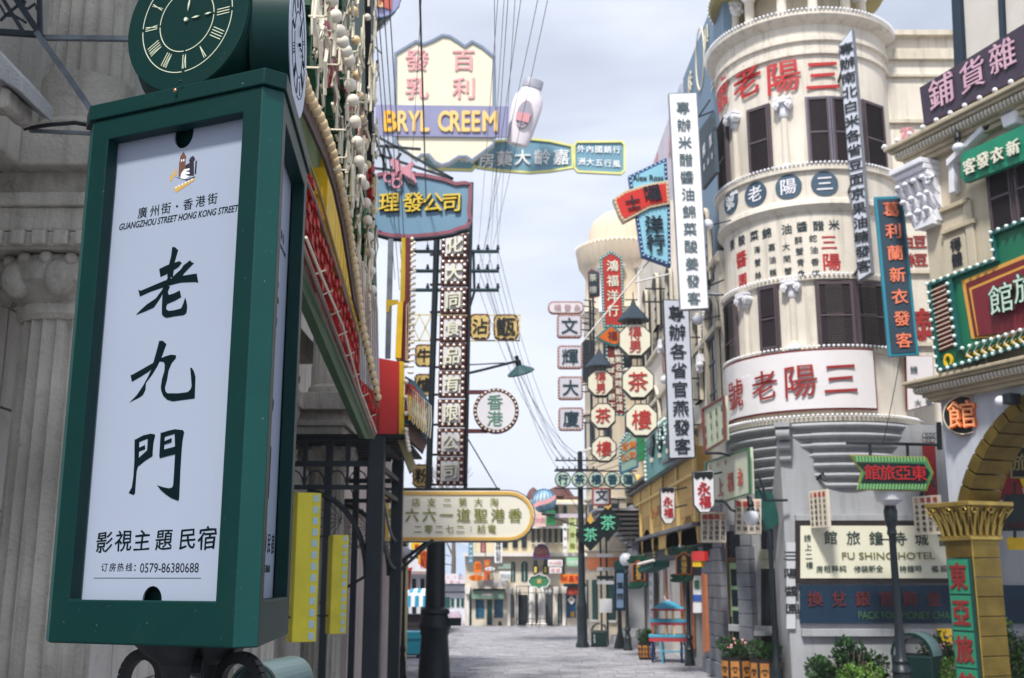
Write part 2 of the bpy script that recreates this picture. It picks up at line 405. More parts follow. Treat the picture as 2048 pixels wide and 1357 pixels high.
stroke_char([[(98,1005),(122,998),(120,1060),(118,1130),(108,1165),(103,1230),(100,1275),(92,1284),(68,1274),(84,1245),(92,1190),(97,1110)],
 [(100,1006),(140,984),(180,975),(200,979),(201,990),(165,1000),(122,1017)],
 [(165,992),(201,985),(193,1020),(189,1060),(188,1090),(160,1072),(163,1030)],
 [(118,1098),(162,1058),(188,1088),(150,1112),(116,1140)],
 [(118,1047),(150,1033),(151,1053),(118,1065)],
 [(230,970),(252,972),(248,1010),(246,1060),(225,1098),(223,1085)],
 [(230,972),(270,960),(300,953),(340,957),(347,968),(300,975),(250,990)],
 [(300,960),(347,966),(339,1010),(335,1050),(328,1160),(322,1300),(318,1312),(285,1300),(255,1280),(230,1258),(213,1235),(240,1244),(270,1250),(286,1247),(293,1235),(297,1180),(303,1070)],
 [(246,1055),(303,1040),(302,1078),(260,1088),(225,1098)],
 [(246,1015),(284,998),(284,1018),(246,1030)]])
kw = dict(y=.0435, ext=.004)
for ch, (px, py, s) in zip('影視主題民宿', ((209,1085,42),(247,1082,42),(284,1082,42),(328,1080,42),(375,1078,43),(414,1077,46))):
    LB.line(ch, (px, py), (px, py), s, INK, bold=.012, brush=.12, **kw)
for ch, px in zip('订房热线', (209, 225, 241, 258)): LB.line(ch, (px, 1135), (px, 1135), 17, INK, bold=.006, brush=.1, **kw)
LB.text(':', (270, 1136), 3, INK, 12, y=.0435, ext=.004); LB.text('0579-86380688', (338, 1136), 117, INK, 19, y=.0435, ext=.004, bold=0)
z = LB.at(300, 1157, .044)[1]; MB().box(LB.at(188, 1157, .044)[0], LB.at(402, 1157, .044)[0], .0432, .0441, z, z+.0012).build('rule', INK, E)
for ch, (px, py) in zip('廣州街香港街', ((285,426),(309,422),(332,417),(376,409),(401,403),(425,398))):
    LB.line(ch, (px, py), (px, py), 22, INK, bold=.006, wf=1.0, **kw)
LB.text('·', (354, 413), 4, INK, y=.0435, ext=.004)
# the English line follows the panel's own horizontal
LB.text('GUANGZHOU STREET HONG KONG STREET', (355, 436), 236, INK, 13.5, y=.0435, ext=.004, bold=.02, shear=.25)
# emblem: clock tower, domed tower, tram and striped band
EMB = {'brown': M('emblem_brown', (104, 72, 56), .5, .05), 'ink': M('emblem_ink', (40, 36, 52), .5, .05), 'gold': M('emblem_gold', (196, 160, 84), .5, .05), 'white': M('emblem_white', (225, 228, 236), .5, .02)}
def emb(key, pts, y=.0433):
    pl = [LB.at(320+a/5.43, 230+b/5.43, .043) for a, b in pts]; MB().prism(pl, y, .0442).build('emblem_piece', EMB[key], E)
emb('brown', [(255,400),(283,455),(275,485),(276,580),(240,610),(225,668),(200,668),(208,515),(218,485),(218,455)])
emb('white', [(228,488),(240,484),(240,508),(228,512)], .0431); emb('white', [(250,482),(264,478),(264,502),(250,506)], .0431)
emb('ink', [(355,445),(372,460),(380,490),(366,500),(366,660),(330,660),(330,545),(312,530),(280,545),(275,570),(300,538),(322,520),(314,495),(330,465)])
emb('ink', [(384,505),(393,495),(400,500),(390,640),(374,642)]); emb('ink', [(275,560),(310,535),(332,550),(332,660),(275,662)], .0434)
emb('white', [(228,640),(262,592),(318,580),(322,600),(276,612),(322,625),(322,640),(268,650),(320,668),(270,700),(222,690)], .0431)
emb('ink', [(172,678),(290,715),(380,676),(376,668),(290,702),(215,682)], .04325); emb('gold', [(375,684),(372,712),(185,838),(165,838),(150,790),(240,750)])
for k in range(6): emb('white', [(165+k*34,785-k*17),(183+k*34,776-k*17),(183+k*34,792-k*17),(165+k*34,802-k*17)], .0431)
emb('gold', [(172,572),(182,610),(180,650),(150,680),(150,620),(165,600)]); emb('gold', [(132,640),(140,655),(132,716),(108,718),(106,665)])
# side panel carries the same print, seen at a glancing angle
ST = Thing.__new__(Thing); ST.fr = SF; ST.b = (0, 0, 0); ST.e = bpy.data.objects.new('side_print', None); COL.objects.link(ST.e)
ST.e.parent = E; o2 = inv(G1); ST.e.location = (o2[0], o2[1], 0); ST.e.rotation_euler = (0, 0, SF.a-LF.a)
wS = (G2-G1).length
def fz(py): return LF.at(300, py)[1]
sx = lambda fx: .062+(fx-.062)*(wS-.122)/(.599-.122)
for ch, f_, py, s in (('老', .3, 570, .17), ('九', .3, 745, .17), ('門', .3, 930, .18)):
    ST.char(ch, sx(.30), LB.at(330, py, .04)[1], s, INK, y=.0435, bold=.03, ext=.002, brush=.12)
for i, ch in enumerate('影視主題民宿'): ST.char(ch, sx(.11+.077*i), LB.at(330, 1080, .04)[1], .062, INK, y=.0435, bold=.012, ext=.004, brush=.12)
me, w, h = gmesh('订房热线: 0579-86380688', INK, .0, .004, 0., 0.); place('lettering', me, ST.e, (sx(.3), .0435, LB.at(300, 1136, .04)[1]), (math.pi/2, 0, 0), (.33/w, .33/w, .33/w))
me, w, h = gmesh('GUANGZHOU STREET HONG KONG STREET', INK, .02, .004, .25, 0.); place('lettering', me, ST.e, (sx(.3), .0435, LB.at(355, 436, .04)[1]), (math.pi/2, 0, 0), (.40/w, .40/w, .40/w))
for i, ch in enumerate('廣州街·香港街'): ST.char(ch, sx(.17+.042*i), LB.at(355, 412, .04)[1], .034, INK, y=.0435, bold=.006, ext=.004)
# clocks: three drums standing on the lid, one over each side
CLF = M('clock_green', (0, 44, 42), .40, .10, 6, .05, bscale=300, dirt=.2, spec=.22, chips=.5); CLS = M('clock_side_sheen', (176, 188, 206), .35, .05)  # side dial is pale: the sky's reflection is put into its colour
def clock(fr, cx, cz, R, off, face, ink, depth=.11):
    c = MB().disc((cx, cz), R, off, off+depth, 48)
    a = fr.a-LF.a; o = inv(Vector((fr.o.x, fr.o.y))); ca, sa = math.cos(a), math.sin(a)
    def tr(m): m.v = [(o[0]+x*ca-y*sa, o[1]+x*sa+y*ca, z) for x, y, z in m.v]; return m
    ck = tr(c).build('clock', GREEN, E, smooth=True)
    tr(MB().disc((cx, cz), R*.985, off-.003, off+.001, 48)).build('dial', face, ck)
    ln = MB()
    for rr in (.735, .445):
        for k in range(4):
            p = arc(cx, cz, R*rr, 90*k+2, 90*k+88, 14); q = arc(cx, cz, R*rr-.0022, 90*k+2, 90*k+88, 14)
            for i in range(14): ln.prism([p[i], p[i+1], q[i+1], q[i]], off-.0045, off-.0028)
    def bar(x0, z0, x1, z1, wd):
        d = Vector((x1-x0, z1-z0)).normalized(); nn = Vector((-d.y, d.x))*wd/2
        ln.prism([(x0+nn.x, z0+nn.y), (x1+nn.x, z1+nn.y), (x1-nn.x, z1-nn.y), (x0-nn.x, z0-nn.y)], off-.0045, off-.0028)
    for h_ in range(1, 13):
        t = math.radians(90-30*h_); ri, ro = R*.49, R*.685
        n_ = {1:'I',2:'II',3:'III',4:'IIII',5:'V',6:'VI',7:'VII',8:'VIII',9:'IX',10:'X',11:'XI',12:'XII'}[h_]
        ww = .0085; tot = len(n_)*ww
        for i, c_ in enumerate(n_):
            s_ = -(i+.5)*ww+tot/2; px_, pz_ = -math.sin(t), math.cos(t)
            A = (cx+ri*math.cos(t)+px_*s_, cz+ri*math.sin(t)+pz_*s_); B = (cx+ro*math.cos(t)+px_*s_, cz+ro*math.sin(t)+pz_*s_)
            if c_ == 'I': bar(*A, *B, .0022)
            elif c_ == 'V':
                bar(A[0], A[1], B[0]+px_*.003, B[1]+pz_*.003, .0022); bar(A[0], A[1], B[0]-px_*.004, B[1]-pz_*.004, .0016)
            else:
                bar(A[0]+px_*.003, A[1]+pz_*.003, B[0]-px_*.003, B[1]-pz_*.003, .0024); bar(A[0]-px_*.003, A[1]-pz_*.003, B[0]+px_*.003, B[1]+pz_*.003, .0015)
    tr(ln).build('numerals', ink, ck)
    hd = MB()
    for ang, r0, r1 in ((82, .12, .32), (2, .09, .22), (2, .30, .41)):
        t = math.radians(ang); nx, nz_ = -math.sin(t)*.003, math.cos(t)*.003
        m0, m1 = (cx+R*r0*math.cos(t), cz+R*r0*math.sin(t)), (cx+R*r1*math.cos(t), cz+R*r1*math.sin(t)); mm = ((m0[0]+m1[0])/2, (m0[1]+m1[1])/2)
        hd.prism([m0, (mm[0]+nx, mm[1]+nz_), m1, (mm[0]-nx, mm[1]-nz_)], off-.008, off-.005)
    hd.disc((cx, cz), .006, off-.010, off-.004, 14)
    tr(hd).build('clock_hands', ink, ck)
cxp, czp = LB.at(382, 40, .03); Rk = czp-(zt)-.003
clock(LF, cxp-.012, czp, Rk, .03, CLF, CREAMLINE); clock(SF, wS*.42, czp, Rk, .004, CLS, INK); clock(BF, .32, czp, Rk, .02, CLF, CREAMLINE)
MB().vprism(hexs(.52), zt, czp+.04).build('clock_core', GREEN, E)
# post and scroll brackets
pb = MB().lathe([(.16,zb-.002),(.13,zb-.03),(.085,zb-.06),(.075,zb-.10),(.06,zb-.14),(.055,zb-.5),(.055,.5),(.09,.42),(.10,.1),(.16,.06),(.16,0)][::-1], (cen[0], cen[1], 0), 20)
pb.build('post', BLACK, E, smooth=True)
def scroll(cx, cz, r0, a0, turns, n=26, sgn=1, k=.35):
    return [(cx+sgn*r0*(1-(1-k)*i/n)*math.cos(a0+turns*2*math.pi*i/n), cz+r0*(1-(1-k)*i/n)*math.sin(a0+turns*2*math.pi*i/n)) for i in range(n+1)]
for sg in (-1, 1):
    p = scroll(cen[0]+sg*.15, zb-.105, .10, math.radians(-110), .92, 26, sg, .42)
    w_ = [(.022+.008*math.sin(i/26*math.pi)) for i in range(27)]
    m = MB()
    for i in range(26):
        a, b = Vector(p[i]), Vector(p[i+1]); d = (b-a).normalized(); nn = Vector((-d.y, d.x))
        m.prism([tuple(a+nn*w_[i]/2), tuple(b+nn*w_[i+1]/2), tuple(b-nn*w_[i+1]/2), tuple(a-nn*w_[i]/2)], cen[1]-.012-.0001*(i % 2), cen[1]+.012+.0001*(i % 2))
    m.disc(p[-1], .024, cen[1]-.013, cen[1]+.013, 16)
    m.build('scroll_bracket', BLACK, E)
for k in (1,): # third bracket turned along the far side
    p = scroll(.02, -.105, .09, math.radians(-110), .92, 24, 1, .42); m = MB()
    for i in range(24):
        a, b = Vector(p[i]), Vector(p[i+1]); d = (b-a).normalized(); nn = Vector((-d.y, d.x))*.012
        m.prism([tuple(a+nn), tuple(b+nn), tuple(b-nn), tuple(a-nn)], -.012-.0001*(i % 2), .012+.0001*(i % 2))
    o = m.build('scroll_bracket', BLACK, E); o.location = (cen[0]+.09, cen[1]-.08, zb); o.rotation_euler = (0, 0, math.radians(-55))

# ============================================================ classical stone building on the left
CB = Thing('stone_building', 'weathered grey stone building with fluted columns and dentil cornice behind the light box', 'building', Frame((-3.15, 3.0), u=(0, 1)))
# local x = depth from 3.0 m, local y = away from the street, z up
blk = MB().box(-2, 21.3, .02, 6, 0, 11).build('wall', STONE2, CB.e)
rng = random.Random(3)
for r_ in range(8):                                   # coursed blocks of the lower wall
    z0 = .1+r_*.62; x = 2.2+(.45 if r_ % 2 else 0)
    while x < 8.9:
        w_ = .9; MB().box(x+.008, x+w_-.008, -.03-rng.random()*.008, .02, z0+.008, z0+.612).build('stone', STONE2, CB.e, bevel=.006); x += w_
def column(xl, yl, r, zc0, zc1, zs1, zu0, zu1):
    c = bpy.data.objects.new('column', None); COL.objects.link(c); c.parent = CB.e; c.location = (xl, yl, 0)
    MB().lathe([(r*1.3,0),(r*1.3,.2),(r*1.12,.3),(r*1.05,.4)], (0,0,0), 24).build('base', STONE, c, smooth=True)
    MB().lathe([(r, .4), (r*.985, zs1*.5), (r*.93, zs1)], (0,0,0), 120, flute=20, fd=.10).build('shaft', STONE, c, smooth=True)
    cap = MB().lathe([(r*.95, zs1-.02), (r*1.04, zs1+.01), (r*1.04, zs1+.06), (r*.98, zs1+.08), (r*1.15, zs1+.12), (r*1.42, zs1+(zc1-zs1)*.55), (r*1.45, zs1+(zc1-zs1)*.8), (r*1.3, zc1)], (0,0,0), 28)
    for k in range(8):
        a = k*math.pi/4+.2; cap.ball((r*1.25*math.cos(a), r*1.25*math.sin(a), zs1+(zc1-zs1)*.6), r*.34, 10, 6, (1, 1, 1.25))
    for k in range(18):
        a = k*math.pi/9; cap.ball((r*1.38*math.cos(a), r*1.38*math.sin(a), zc1-.03), .04, 8, 5)
    cap.build('capital', STONE, c, smooth=True)
    if zu1: MB().lathe([(r*1.12, zu0), (r*1.14, zu0+.12), (r, zu0+.16), (r, zu0+.45)], (0,0,0), 30).build('upper_base', STONE, c, smooth=True); MB().lathe([(r*.97, zu0+.40), (r*.95, zu1)], (0,0,0), 120, flute=20, fd=.12).build('upper_shaft', STONE, c, smooth=True)
    return c
zat = lambda py, D: P(100, py, D).z
Dc = 6.2
Z = {k: zat(v, Dc-.35) for k, v in dict(top=272, b1=352, s1=398, m1=425, m2=472, d1=505, cap=508, neck=622).items()}
for xl in (3.2, 8.0, 12.3): column(xl, -.55, .27, Z['neck'], Z['cap'], Z['neck'], Z['top'], 9.5)
for xa in (3.2, 8.0, 12.3):
    ent = MB(); a, b = xa-.52, xa+.52; w0 = -.88
    ent.box(a, b, w0-.12, .1, Z['b1'], Z['top']); ent.box(a+.12, b-.12, w0+.05, .1, Z['s1'], Z['b1']+.01)
    ent.box(a+.05, b-.05, w0+.0, .1, Z['m1'], Z['s1']); ent.box(a+.08, b-.08, w0+.06, .1, Z['m2'], Z['m1']+.001)
    for k in range(7): ent.box(a+.08+k*.13, a+.08+k*.13+.09, w0+.04, .1, Z['d1']+.01, Z['m2']-.002)
    for k in range(6): ent.box(a+.04, a+.1, w0+.06+k*.12, w0+.06+k*.12+.08, Z['d1']+.01, Z['m2']-.002)
    ent.box(a+.1, b-.1, w0+.08, .1, Z['d1'], Z['m2']-.02)
    CB.put(ent, 'column_entablature', STONE, bevel=.012)
run = MB(); run.box(-2, 21.2, -.28, .05, Z['b1'], Z['top']-.02); run.box(-2, 21.2, -.12, .05, Z['s1'], Z['b1']-.01); run.box(-2, 21.2, -.16, .05, Z['m2'], Z['s1']-.01)
CB.put(run, 'cornice', STONE, bevel=.01)
# roll moulding over the near column and the flat inner return toward the camera
mo = MB().tube([(2.72, -.93, (Z['m1']+Z['m2'])/2), (3.68, -.93, (Z['m1']+Z['m2'])/2)], .085, 12); CB.put(mo, 'roll_moulding', STONE, smooth=True)
CB.put(MB().box(-1.5, 2.68, -.42, .1, Z['b1'], Z['top']), 'cornice_return', STONE, bevel=.02)
# upper dark steel bracket with scrollwork above
FR = Frame((-2.3, 5.3))
BR = Thing('iron_bracket', 'dark iron lattice bracket with a pale steel brace above the stone cornice at top left', 'bracket', FR)
def seg(T, mb, pts, r, off=0, n=4): mb.tube([(lambda q: (q[0], off, q[1]))(T.at(a, b, off)) for a, b in pts], r, n)
m = MB(); seg(BR, m, [(78, -60), (80, 68)], .016); seg(BR, m, [(-40, 62), (80, 70)], .02); seg(BR, m, [(20, -20), (84, 75)], .022, -.02); seg(BR, m, [(-30, -60), (50, 70)], .014)
seg(BR, m, [(0, 42), (22, 22), (40, 8), (60, -20)], .008); seg(BR, m, [(0, 10), (12, 32), (30, 32), (52, 46)], .008)
seg(BR, m, [(50, 2), (46, 14), (56, 18), (70, 8), (74, 20)], .008)
BR.put(m, 'lattice', M('blue_black_steel', (30, 42, 54), .5, .3, 6, .1))
m = MB(); seg(BR, m, [(84, 76), (300, 79)], .018); BR.put(m, 'tie_bar', STEEL)
m = MB(); seg(BR, m, [(74, 66), (138, 155), (200, 246)], .022, -.03); BR.put(m, 'brace', STEEL)
m = MB(); seg(BR, m, [(60, 262), (190, 268), (300, 262)], .012, -.02); BR.put(m, 'rail', STEEL)
m = MB(); seg(BR, m, [(48, 258), (100, 250), (150, 246), (190, 253), (230, 262)], .011, -.05, 8); seg(BR, m, [(50, 258), (48, 200)], .003, -.03, 5); BR.put(m, 'cable', BLACK, smooth=True)
WB = Thing('stone_corbel', 'wedge shaped stone corbel jutting out at the top left edge', 'corbel', Frame((-2.35, 5.0)))
m = MB().prism(WB.poly([(-60, 122), (22, 124), (66, 176), (64, 206), (20, 178), (4, 196), (-60, 190)]), -.12, .25); WB.put(m, 'block', M('corbel_stone', (168, 170, 172), .8, .2, 3, .5, dirt=.4), bevel=.006)
m = MB().prism(WB.poly([(-10, 190), (8, 180), (32, 190), (28, 222), (12, 226), (-10, 214)]), -.06, .2); WB.put(m, 'foot', STONE, bevel=.01)
# ============================================================ big neon sign over the left pavement
NF = Frame((-1.32, 6.8), u=(-.42, 7.2))
RED = M('red_paint', (190, 38, 36), .5, .15, 4); DRED = M('maroon_paint', (110, 34, 36), .55, .15, 4); YEL = M('yellow_paint', (232, 190, 30), .5, .12, 4)
LGRN = M('leaf_green_paint', (44, 104, 60), .5, .2, 4); DGRN = M('dark_green_paint', (14, 74, 44), .5, .2, 4); OLIVE = M('olive_board', (110, 128, 84), .6, .2, 3)
BROWN = M('brown_frame', (62, 36, 34), .55, .2, 4); RAIL = M('faded_rail', (150, 128, 120), .5, .2, 6)
NS = Thing('neon_sign', 'huge neon sign of green, red and yellow letters edged by an arc of beads', 'neon sign', NF)
def pp(T, pts, name, mat, y0, y1, **k): return T.put(MB().prism(T.poly(pts, y0), y0, y1), name, mat, **k)
arcp = [(590,120),(612,186),(640,240),(662,300),(680,370),(694,440),(706,520),(716,590),(724,650),(735,700),(744,740),(756,795)]
pp(NS, [(585,485),(612,545),(750,878),(730,878),(612,597),(585,535)], 'fascia', M('fascia_green', (40, 84, 54), .5, .25, 3, dirt=.3), -.06, .0)
pp(NS, [(585,330),(625,395),(758,800),(757,872),(750,872),(612,545),(585,490)], 'lower_board', DRED, .0, .04)
pp(NS, [(585,190),(612,196),(640,250),(662,310),(680,380),(694,450),(706,530),(716,600),(724,660),(744,750),(757,802),(625,395),(585,330)], 'script_board', OLIVE, -.0, .04)
pp(NS, arcp+[(757,806),(741,735),(724,660),(708,600),(698,530),(685,450),(670,380),(651,320),(618,245),(585,180)], 'arch_band', BROWN, -.30, -.285)
pp(NS, [(585,-60),(735,-60),(742,100),(748,300),(752,500),(757,700),(757,795)]+arcp[::-1][1:], 'upper_board', DGRN, -.03, .06)
def tube_px(T, pts, r, mat, name, off, n=6, **k):
    return T.put(MB().tube([(lambda q: (q[0], off, q[1]))(T.at(a, b, off)) for a, b in pts], r, n), name, mat, smooth=True, **k)
tube_px(NS, [(585,440),(615,520),(748,872)], .016, RAIL, 'rail', -.10); tube_px(NS, [(585,300),(628,398),(757,800)], .014, RAIL, 'rail', -.07)
tube_px(NS, [(600,275),(635,372),(757,815)], .008, M('brass_rail', (170, 150, 90), .4, .2), 'rail', -.16)
tube_px(NS, [(612,475),(640,545),(685,650),(720,780),(753,866)], .008, TUBE, 'neon_rod', -.18)
# beads along the arch
bp = [NS.at(a, b, -.31) for a, b in walk(arcp, 15.5, False)]
bulbs(NS, bp, .032, BULBY, y=-.31, single=True)
# red lattice letters, stepped along the lower band
rng = random.Random(11)
for i in range(26):
    t = i/25; a = Vector((606, 420)).lerp(Vector((746, 842)), t); b = Vector((606, 372)).lerp(Vector((752, 800)), t)
    x0, z0 = NS.at(a.x, a.y, -.03); x1, z1 = NS.at(b.x, b.y, -.03)
    zt_ = (z0+z1)/2+.10*rng.uniform(-1, 1); hh = .17*rng.uniform(.7, 1.2); m = MB()
    w_ = .11; hh *= .8
    m.box(x0-w_/2, x0+w_/2, -.06, -.0, zt_-hh-.06, zt_-hh+.01); m.box(x0-.02, x0+.025, -.05, -.001, zt_-hh, zt_+hh)
    m.box(x0-w_*.6, x0+w_*.4, -.075, -.002, zt_+hh*.3, zt_+hh*.3+.05); m.box(x0-w_*.2, x0+w_*.7, -.065, -.003, zt_-hh*.5, zt_-hh*.5+.05)
    if i % 3 == 0: m.box(x0+.02, x0+w_*.8, -.055, -.004, zt_+hh*.6, zt_+hh*.9)
    NS.put(m, 'character', RED)
for k, (py, n_) in enumerate(((0, 14),)):
    for i in range(17):
        t = (i+.5)/17; a = Vector((615, 520)).lerp(Vector((750, 866)), t); q = NS.at(a.x, a.y, -.1); NS.put(MB().tube([(q[0], -.10, q[1]), (q[0]+.02, -.17, q[1]+.04)], .006, 4), 'standoff', TUBE) if i % 2 else None
# yellow script letters
for i in range(13):
    t = i/12; a = Vector((634, 390)).lerp(Vector((706, 650)), t); q = NS.at(a.x, a.y, -.03); hh = .30*(1-t*.62)
    m = MB(); x0, z0 = q; x0 += .02
    m.box(x0-.05, x0+.13, -.10, -.0, z0-hh*.6, z0+hh*.6); m.box(x0-.12, x0+.20, -.07, -.002, z0-hh*.1, z0-hh*.1+.06)
    m.box(x0-.08, x0-.02, -.05, -.001, z0-hh*.65, z0-hh*.35)
    NS.put(m, 'character', YEL)
for i in range(12):
    t = i/11; a = Vector((655, 352)).lerp(Vector((684, 500)), t); q = NS.at(a.x, a.y, -.05); hh = .34-.10*abs(t-.4)
    NS.put(MB().prism([(q[0]-.08, q[1]-hh*.5), (q[0]+.05, q[1]-hh*.4), (q[0]+.1, q[1]+hh*.5), (q[0]-.02, q[1]+hh*.4)], -.09, -.0), 'character', YEL)
# deep channel letters of the upper board
cols = [DGRN, LGRN, RED, DGRN, M('pink_paint', (196, 96, 100), .5, .15), DRED, YEL]
def arcx(y):
    for (a, b), (c, d) in zip(arcp, arcp[1:]):
        if b <= y <= d: return a+(c-a)*(y-b)/(d-b)
    return 606 if y < 120 else 756
k = 0
for py in range(-30, 700, 56):
    for dx, cc in ((30, (0, 1, 0)), (56, (2, 4, 6)), (78, (5, 2, 1))):
        px = arcx(py+40)+dx
        if px > 750: continue
        x, z = NS.at(px, py, -.16); NS.char('發國貨大行新衣東'[k % 8], x, z, .42, cols[cc[k % 3]], y=-.12, bold=.03, ext=.14); k += 1
# neon tubes looping over the letters, with their little stand-offs
def inside(px, py):
    y = py
    for (a, b), (c, d) in zip(arcp, arcp[1:]):
        if b <= y <= d: return px > a+(c-a)*(y-b)/(d-b)+14
    return y < 186 and px > 618
for i in range(210):
    py = rng.uniform(-30, 760); px = rng.uniform(622, 752)
    if not inside(px, py): continue
    off = -rng.uniform(.16, .42) if px > 690 or py < 200 else -rng.uniform(.12, .26)
    x, z = NS.at(px, py, off); D_ = NF.world(x, off, z).y; k = D_/2172
    hh = rng.uniform(25, 95)*k; w_ = rng.uniform(.04, .22)*.9; r = .0085
    sh = rng.random(); m = MB(); bend = rng.uniform(-.06, .06)
    if sh < .35: pts = [(x-w_/2, off, z-hh/2), (x-w_/2+bend, off, z), (x-w_/2, off, z+hh/2), (x, off, z+hh/2+w_*.25), (x+w_/2, off, z+hh/2), (x+w_/2+bend, off, z), (x+w_/2, off, z-hh/2)]
    elif sh < .7: pts = [(x, off, z-hh/2), (x+bend, off, z-hh*.15), (x+bend*.5, off, z+hh*.2), (x, off, z+hh/2)]
    else: pts = [(x-w_/2, off, z), (x-w_/2, off-.01, z+hh/2), (x+w_*.3, off, z+hh/2), (x+w_/2, off-.02, z), (x+w_/2, off, z-hh/2), (x-w_*.2, off, z-hh*.5)]
    m.tube(pts, r, 5)
    if i % 4 == 0: m.tube([pts[0], (pts[0][0], off+.07, pts[0][2])], .005, 4)
    NS.put(m, 'neon_tube', TUBE, smooth=True)
# long parallel tubes at the far lower end
for i in range(9):
    px = 722+i*4.4; tube_px(NS, [(px-6, 500+i*12), (px-3, 620), (px, 760+i*4)], .010, M('white_tube', (226, 222, 220), .3, .06), 'neon_tube', -.20-.02*(i % 3))
# strings of bulbs
def bulb_path(T, pts, step, r, off, mat, single=True):
    q = walk([T.at(a, b, off) for a, b in pts], step, False); bulbs(T, q, r, mat, y=off, single=single)
bulb_path(NS, [(655,-30),(668,15),(674,45),(681,70),(690,95),(699,120)], .17, .031, -.40, BULB); bulb_path(NS, [(697,120),(699,160),(706,200),(711,250),(716,300),(722,360)], .15, .034, -.40, BULB)
bulb_path(NS, [(700,-30),(712,60),(712,135),(720,190),(727,250),(735,330)], .24, .028, -.36, BULBY); bulb_path(NS, [(735,35),(740,80),(743,130)], .19, .024, -.36, BULB)
bulb_path(NS, [(722,300),(730,380),(736,450),(742,520),(745,580)], .18, .034, -.36, BULB); bulb_path(NS, [(748,200),(750,260),(752,330),(750,420)], .2, .026, -.38, BULB)
bulb_path(NS, [(741,140),(744,200),(748,300),(748,400),(745,480)], .16, .012, -.38, M('small_cap', (60, 62, 66), .4, .1))
pp(NS, [(741,-40),(746,-40),(747,120),(749,330),(745,330),(742,120)], 'edge_strip', BLACK, -.37, -.33)
# ============================================================ sign group beyond its far end
F2_ = Frame((-1.6, 14.2), 0)
RB = Thing('red_box_sign', 'red and yellow box sign with a curved marquee of looping neon tubes', 'sign', Frame((-1.6, 14.2), 6))
RB.put(MB().prism(RB.poly([(757,716),(800,724),(800,868),(757,872)]), 0, .5), 'box_panel', M('signal_red', (206, 50, 46), .45, .08, 2), bevel=.006)
pp(RB, [(799,722),(809,725),(808,868),(798,868)], 'yellow_edge', YEL, -.03, .4)
pp(RB, [(810,752),(828,762),(848,785),(862,812),(864,850),(850,882),(838,860),(822,848),(808,846)], 'marquee_board', M('blue_grey_edge', (60, 96, 112), .5, .1), .02, .12)
pp(RB, [(810,762),(828,772),(845,795),(855,820),(850,850),(826,838),(810,836)], 'marquee_face', M('marquee_red', (150, 40, 38), .5, .1), -.01, .02)
pp(RB, [(806,868),(846,905),(856,880),(842,862),(822,850),(806,848)], 'marquee_soffit', M('soffit_brown', (96, 76, 72), .7, .2, 3), .03, .3)
pp(RB, [(790,868),(806,866),(834,935),(820,945)], 'soffit_edge', M('soffit_cream', (150, 140, 104), .7, .2, 3), .05, .35)
for i in range(9):
    px = 822+i*4.5; py = 800+i*4; tube_px(RB, [(px-5, py+30), (px-8, py), (px-3, py-26), (px+4, py-20), (px+5, py+10), (px+2, py+45)], .007, TUBE, 'neon_tube', -.10-.02*(i % 3))
for i in range(4): pp(RB, [(816+i*9,790+i*8),(823+i*9,792+i*8),(824+i*9,838+i*8),(817+i*9,842+i*8)], 'character', YEL, -.08, -.02)
bulb_path(RB, [(812,732),(812,860)], .19, .035, -.06, BULB); bulb_path(RB, [(812,868),(818,900)], .05, .035, -.04, BULB)
PS = Thing('vertical_neon', 'tall narrow yellow and maroon sign edge with a column of bulbs above the red box', 'sign', Frame((-1.55, 15.0), 0))
pp(PS, [(803,476),(811,476),(810,600),(806,606),(800,606)], 'yellow_side', M('ochre_paint', (190, 160, 30), .5, .15, 3), 0, .3)
pp(PS, [(795,604),(806,604),(802,716),(790,716)], 'yellow_side', YEL, -.05, .3)
pp(PS, [(811,476),(820,476),(817,720),(802,720),(807,604)], 'red_side', DRED, .01, .25)
tube_px(PS, [(812,722),(813,612),(817,606),(818,640),(815,722)], .006, TUBE, 'neon_tube', -.06)
for i, xx in enumerate((824, 829)):
    bulb_path(PS, [(xx,478+i*8),(xx-1,600),(xx-5,745)], .085, .028, -.1, BULB, single=False)
PST = Thing('steel_post', 'pale grey steel post with a yellow bracket behind the neon tubes', 'post', Frame((-1.9, 15.2), 0))
pp(PST, [(776,478),(786,478),(780,716),(770,716)], 'upright', STEEL, 0, .08); pp(PST, [(772,600),(797,600),(797,608),(780,612),(778,625),(772,625)], 'bracket', M('ochre_paint'), -.01, .0)
# round sign at the very top
RS = Thing('round_hanging_sign', 'round lilac and orange sign with a dark scalloped side rim at the top edge', 'sign', Frame((-1.45, 12.5), 30))
cx_, cz_ = RS.at(742, -25, 0); R_ = cz_-RS.at(742, 34, 0)[1]
m = MB(); n_ = 48; m.prism([(cx_+R_*1.04*math.cos(2*math.pi*k/n_)*(1+.02*(k % 2)), cz_+R_*1.04*math.sin(2*math.pi*k/n_)*(1+.02*(k % 2))) for k in range(n_)], .01, .62); RS.put(m, 'rim', M('rim_black', (24, 32, 38), .4, .2, 4))
RS.put(MB().disc((cx_, cz_), R_, -.02, .0, 40), 'face', M('lilac_paint', (168, 166, 206), .4, .06)); RS.put(MB().disc((cx_, cz_), R_*1.03, -.005, .009, 40), 'face_edge', M('rim_pale', (120, 170, 180), .4, .1))
a_, b_ = RS.at(722, 10, -.03); RS.put(MB().box(cx_-.27, cx_+.27, -.035, -.021, cz_-R_*.62, cz_+R_*.62), 'plaque', M('faded_orange', (214, 110, 92), .5, .1)); RS.char('院', cx_, cz_-R_*.28, .34, M('cream_gilt', (240, 200, 140), .5, .05), y=-.045)
RS.put(MB().tube([(cx_+R_*1.10*math.cos(t*.2-2.6), .34, cz_+R_*1.10*math.sin(t*.2-2.6)) for t in range(14)], .006, 4), 'rim_line', STEEL)
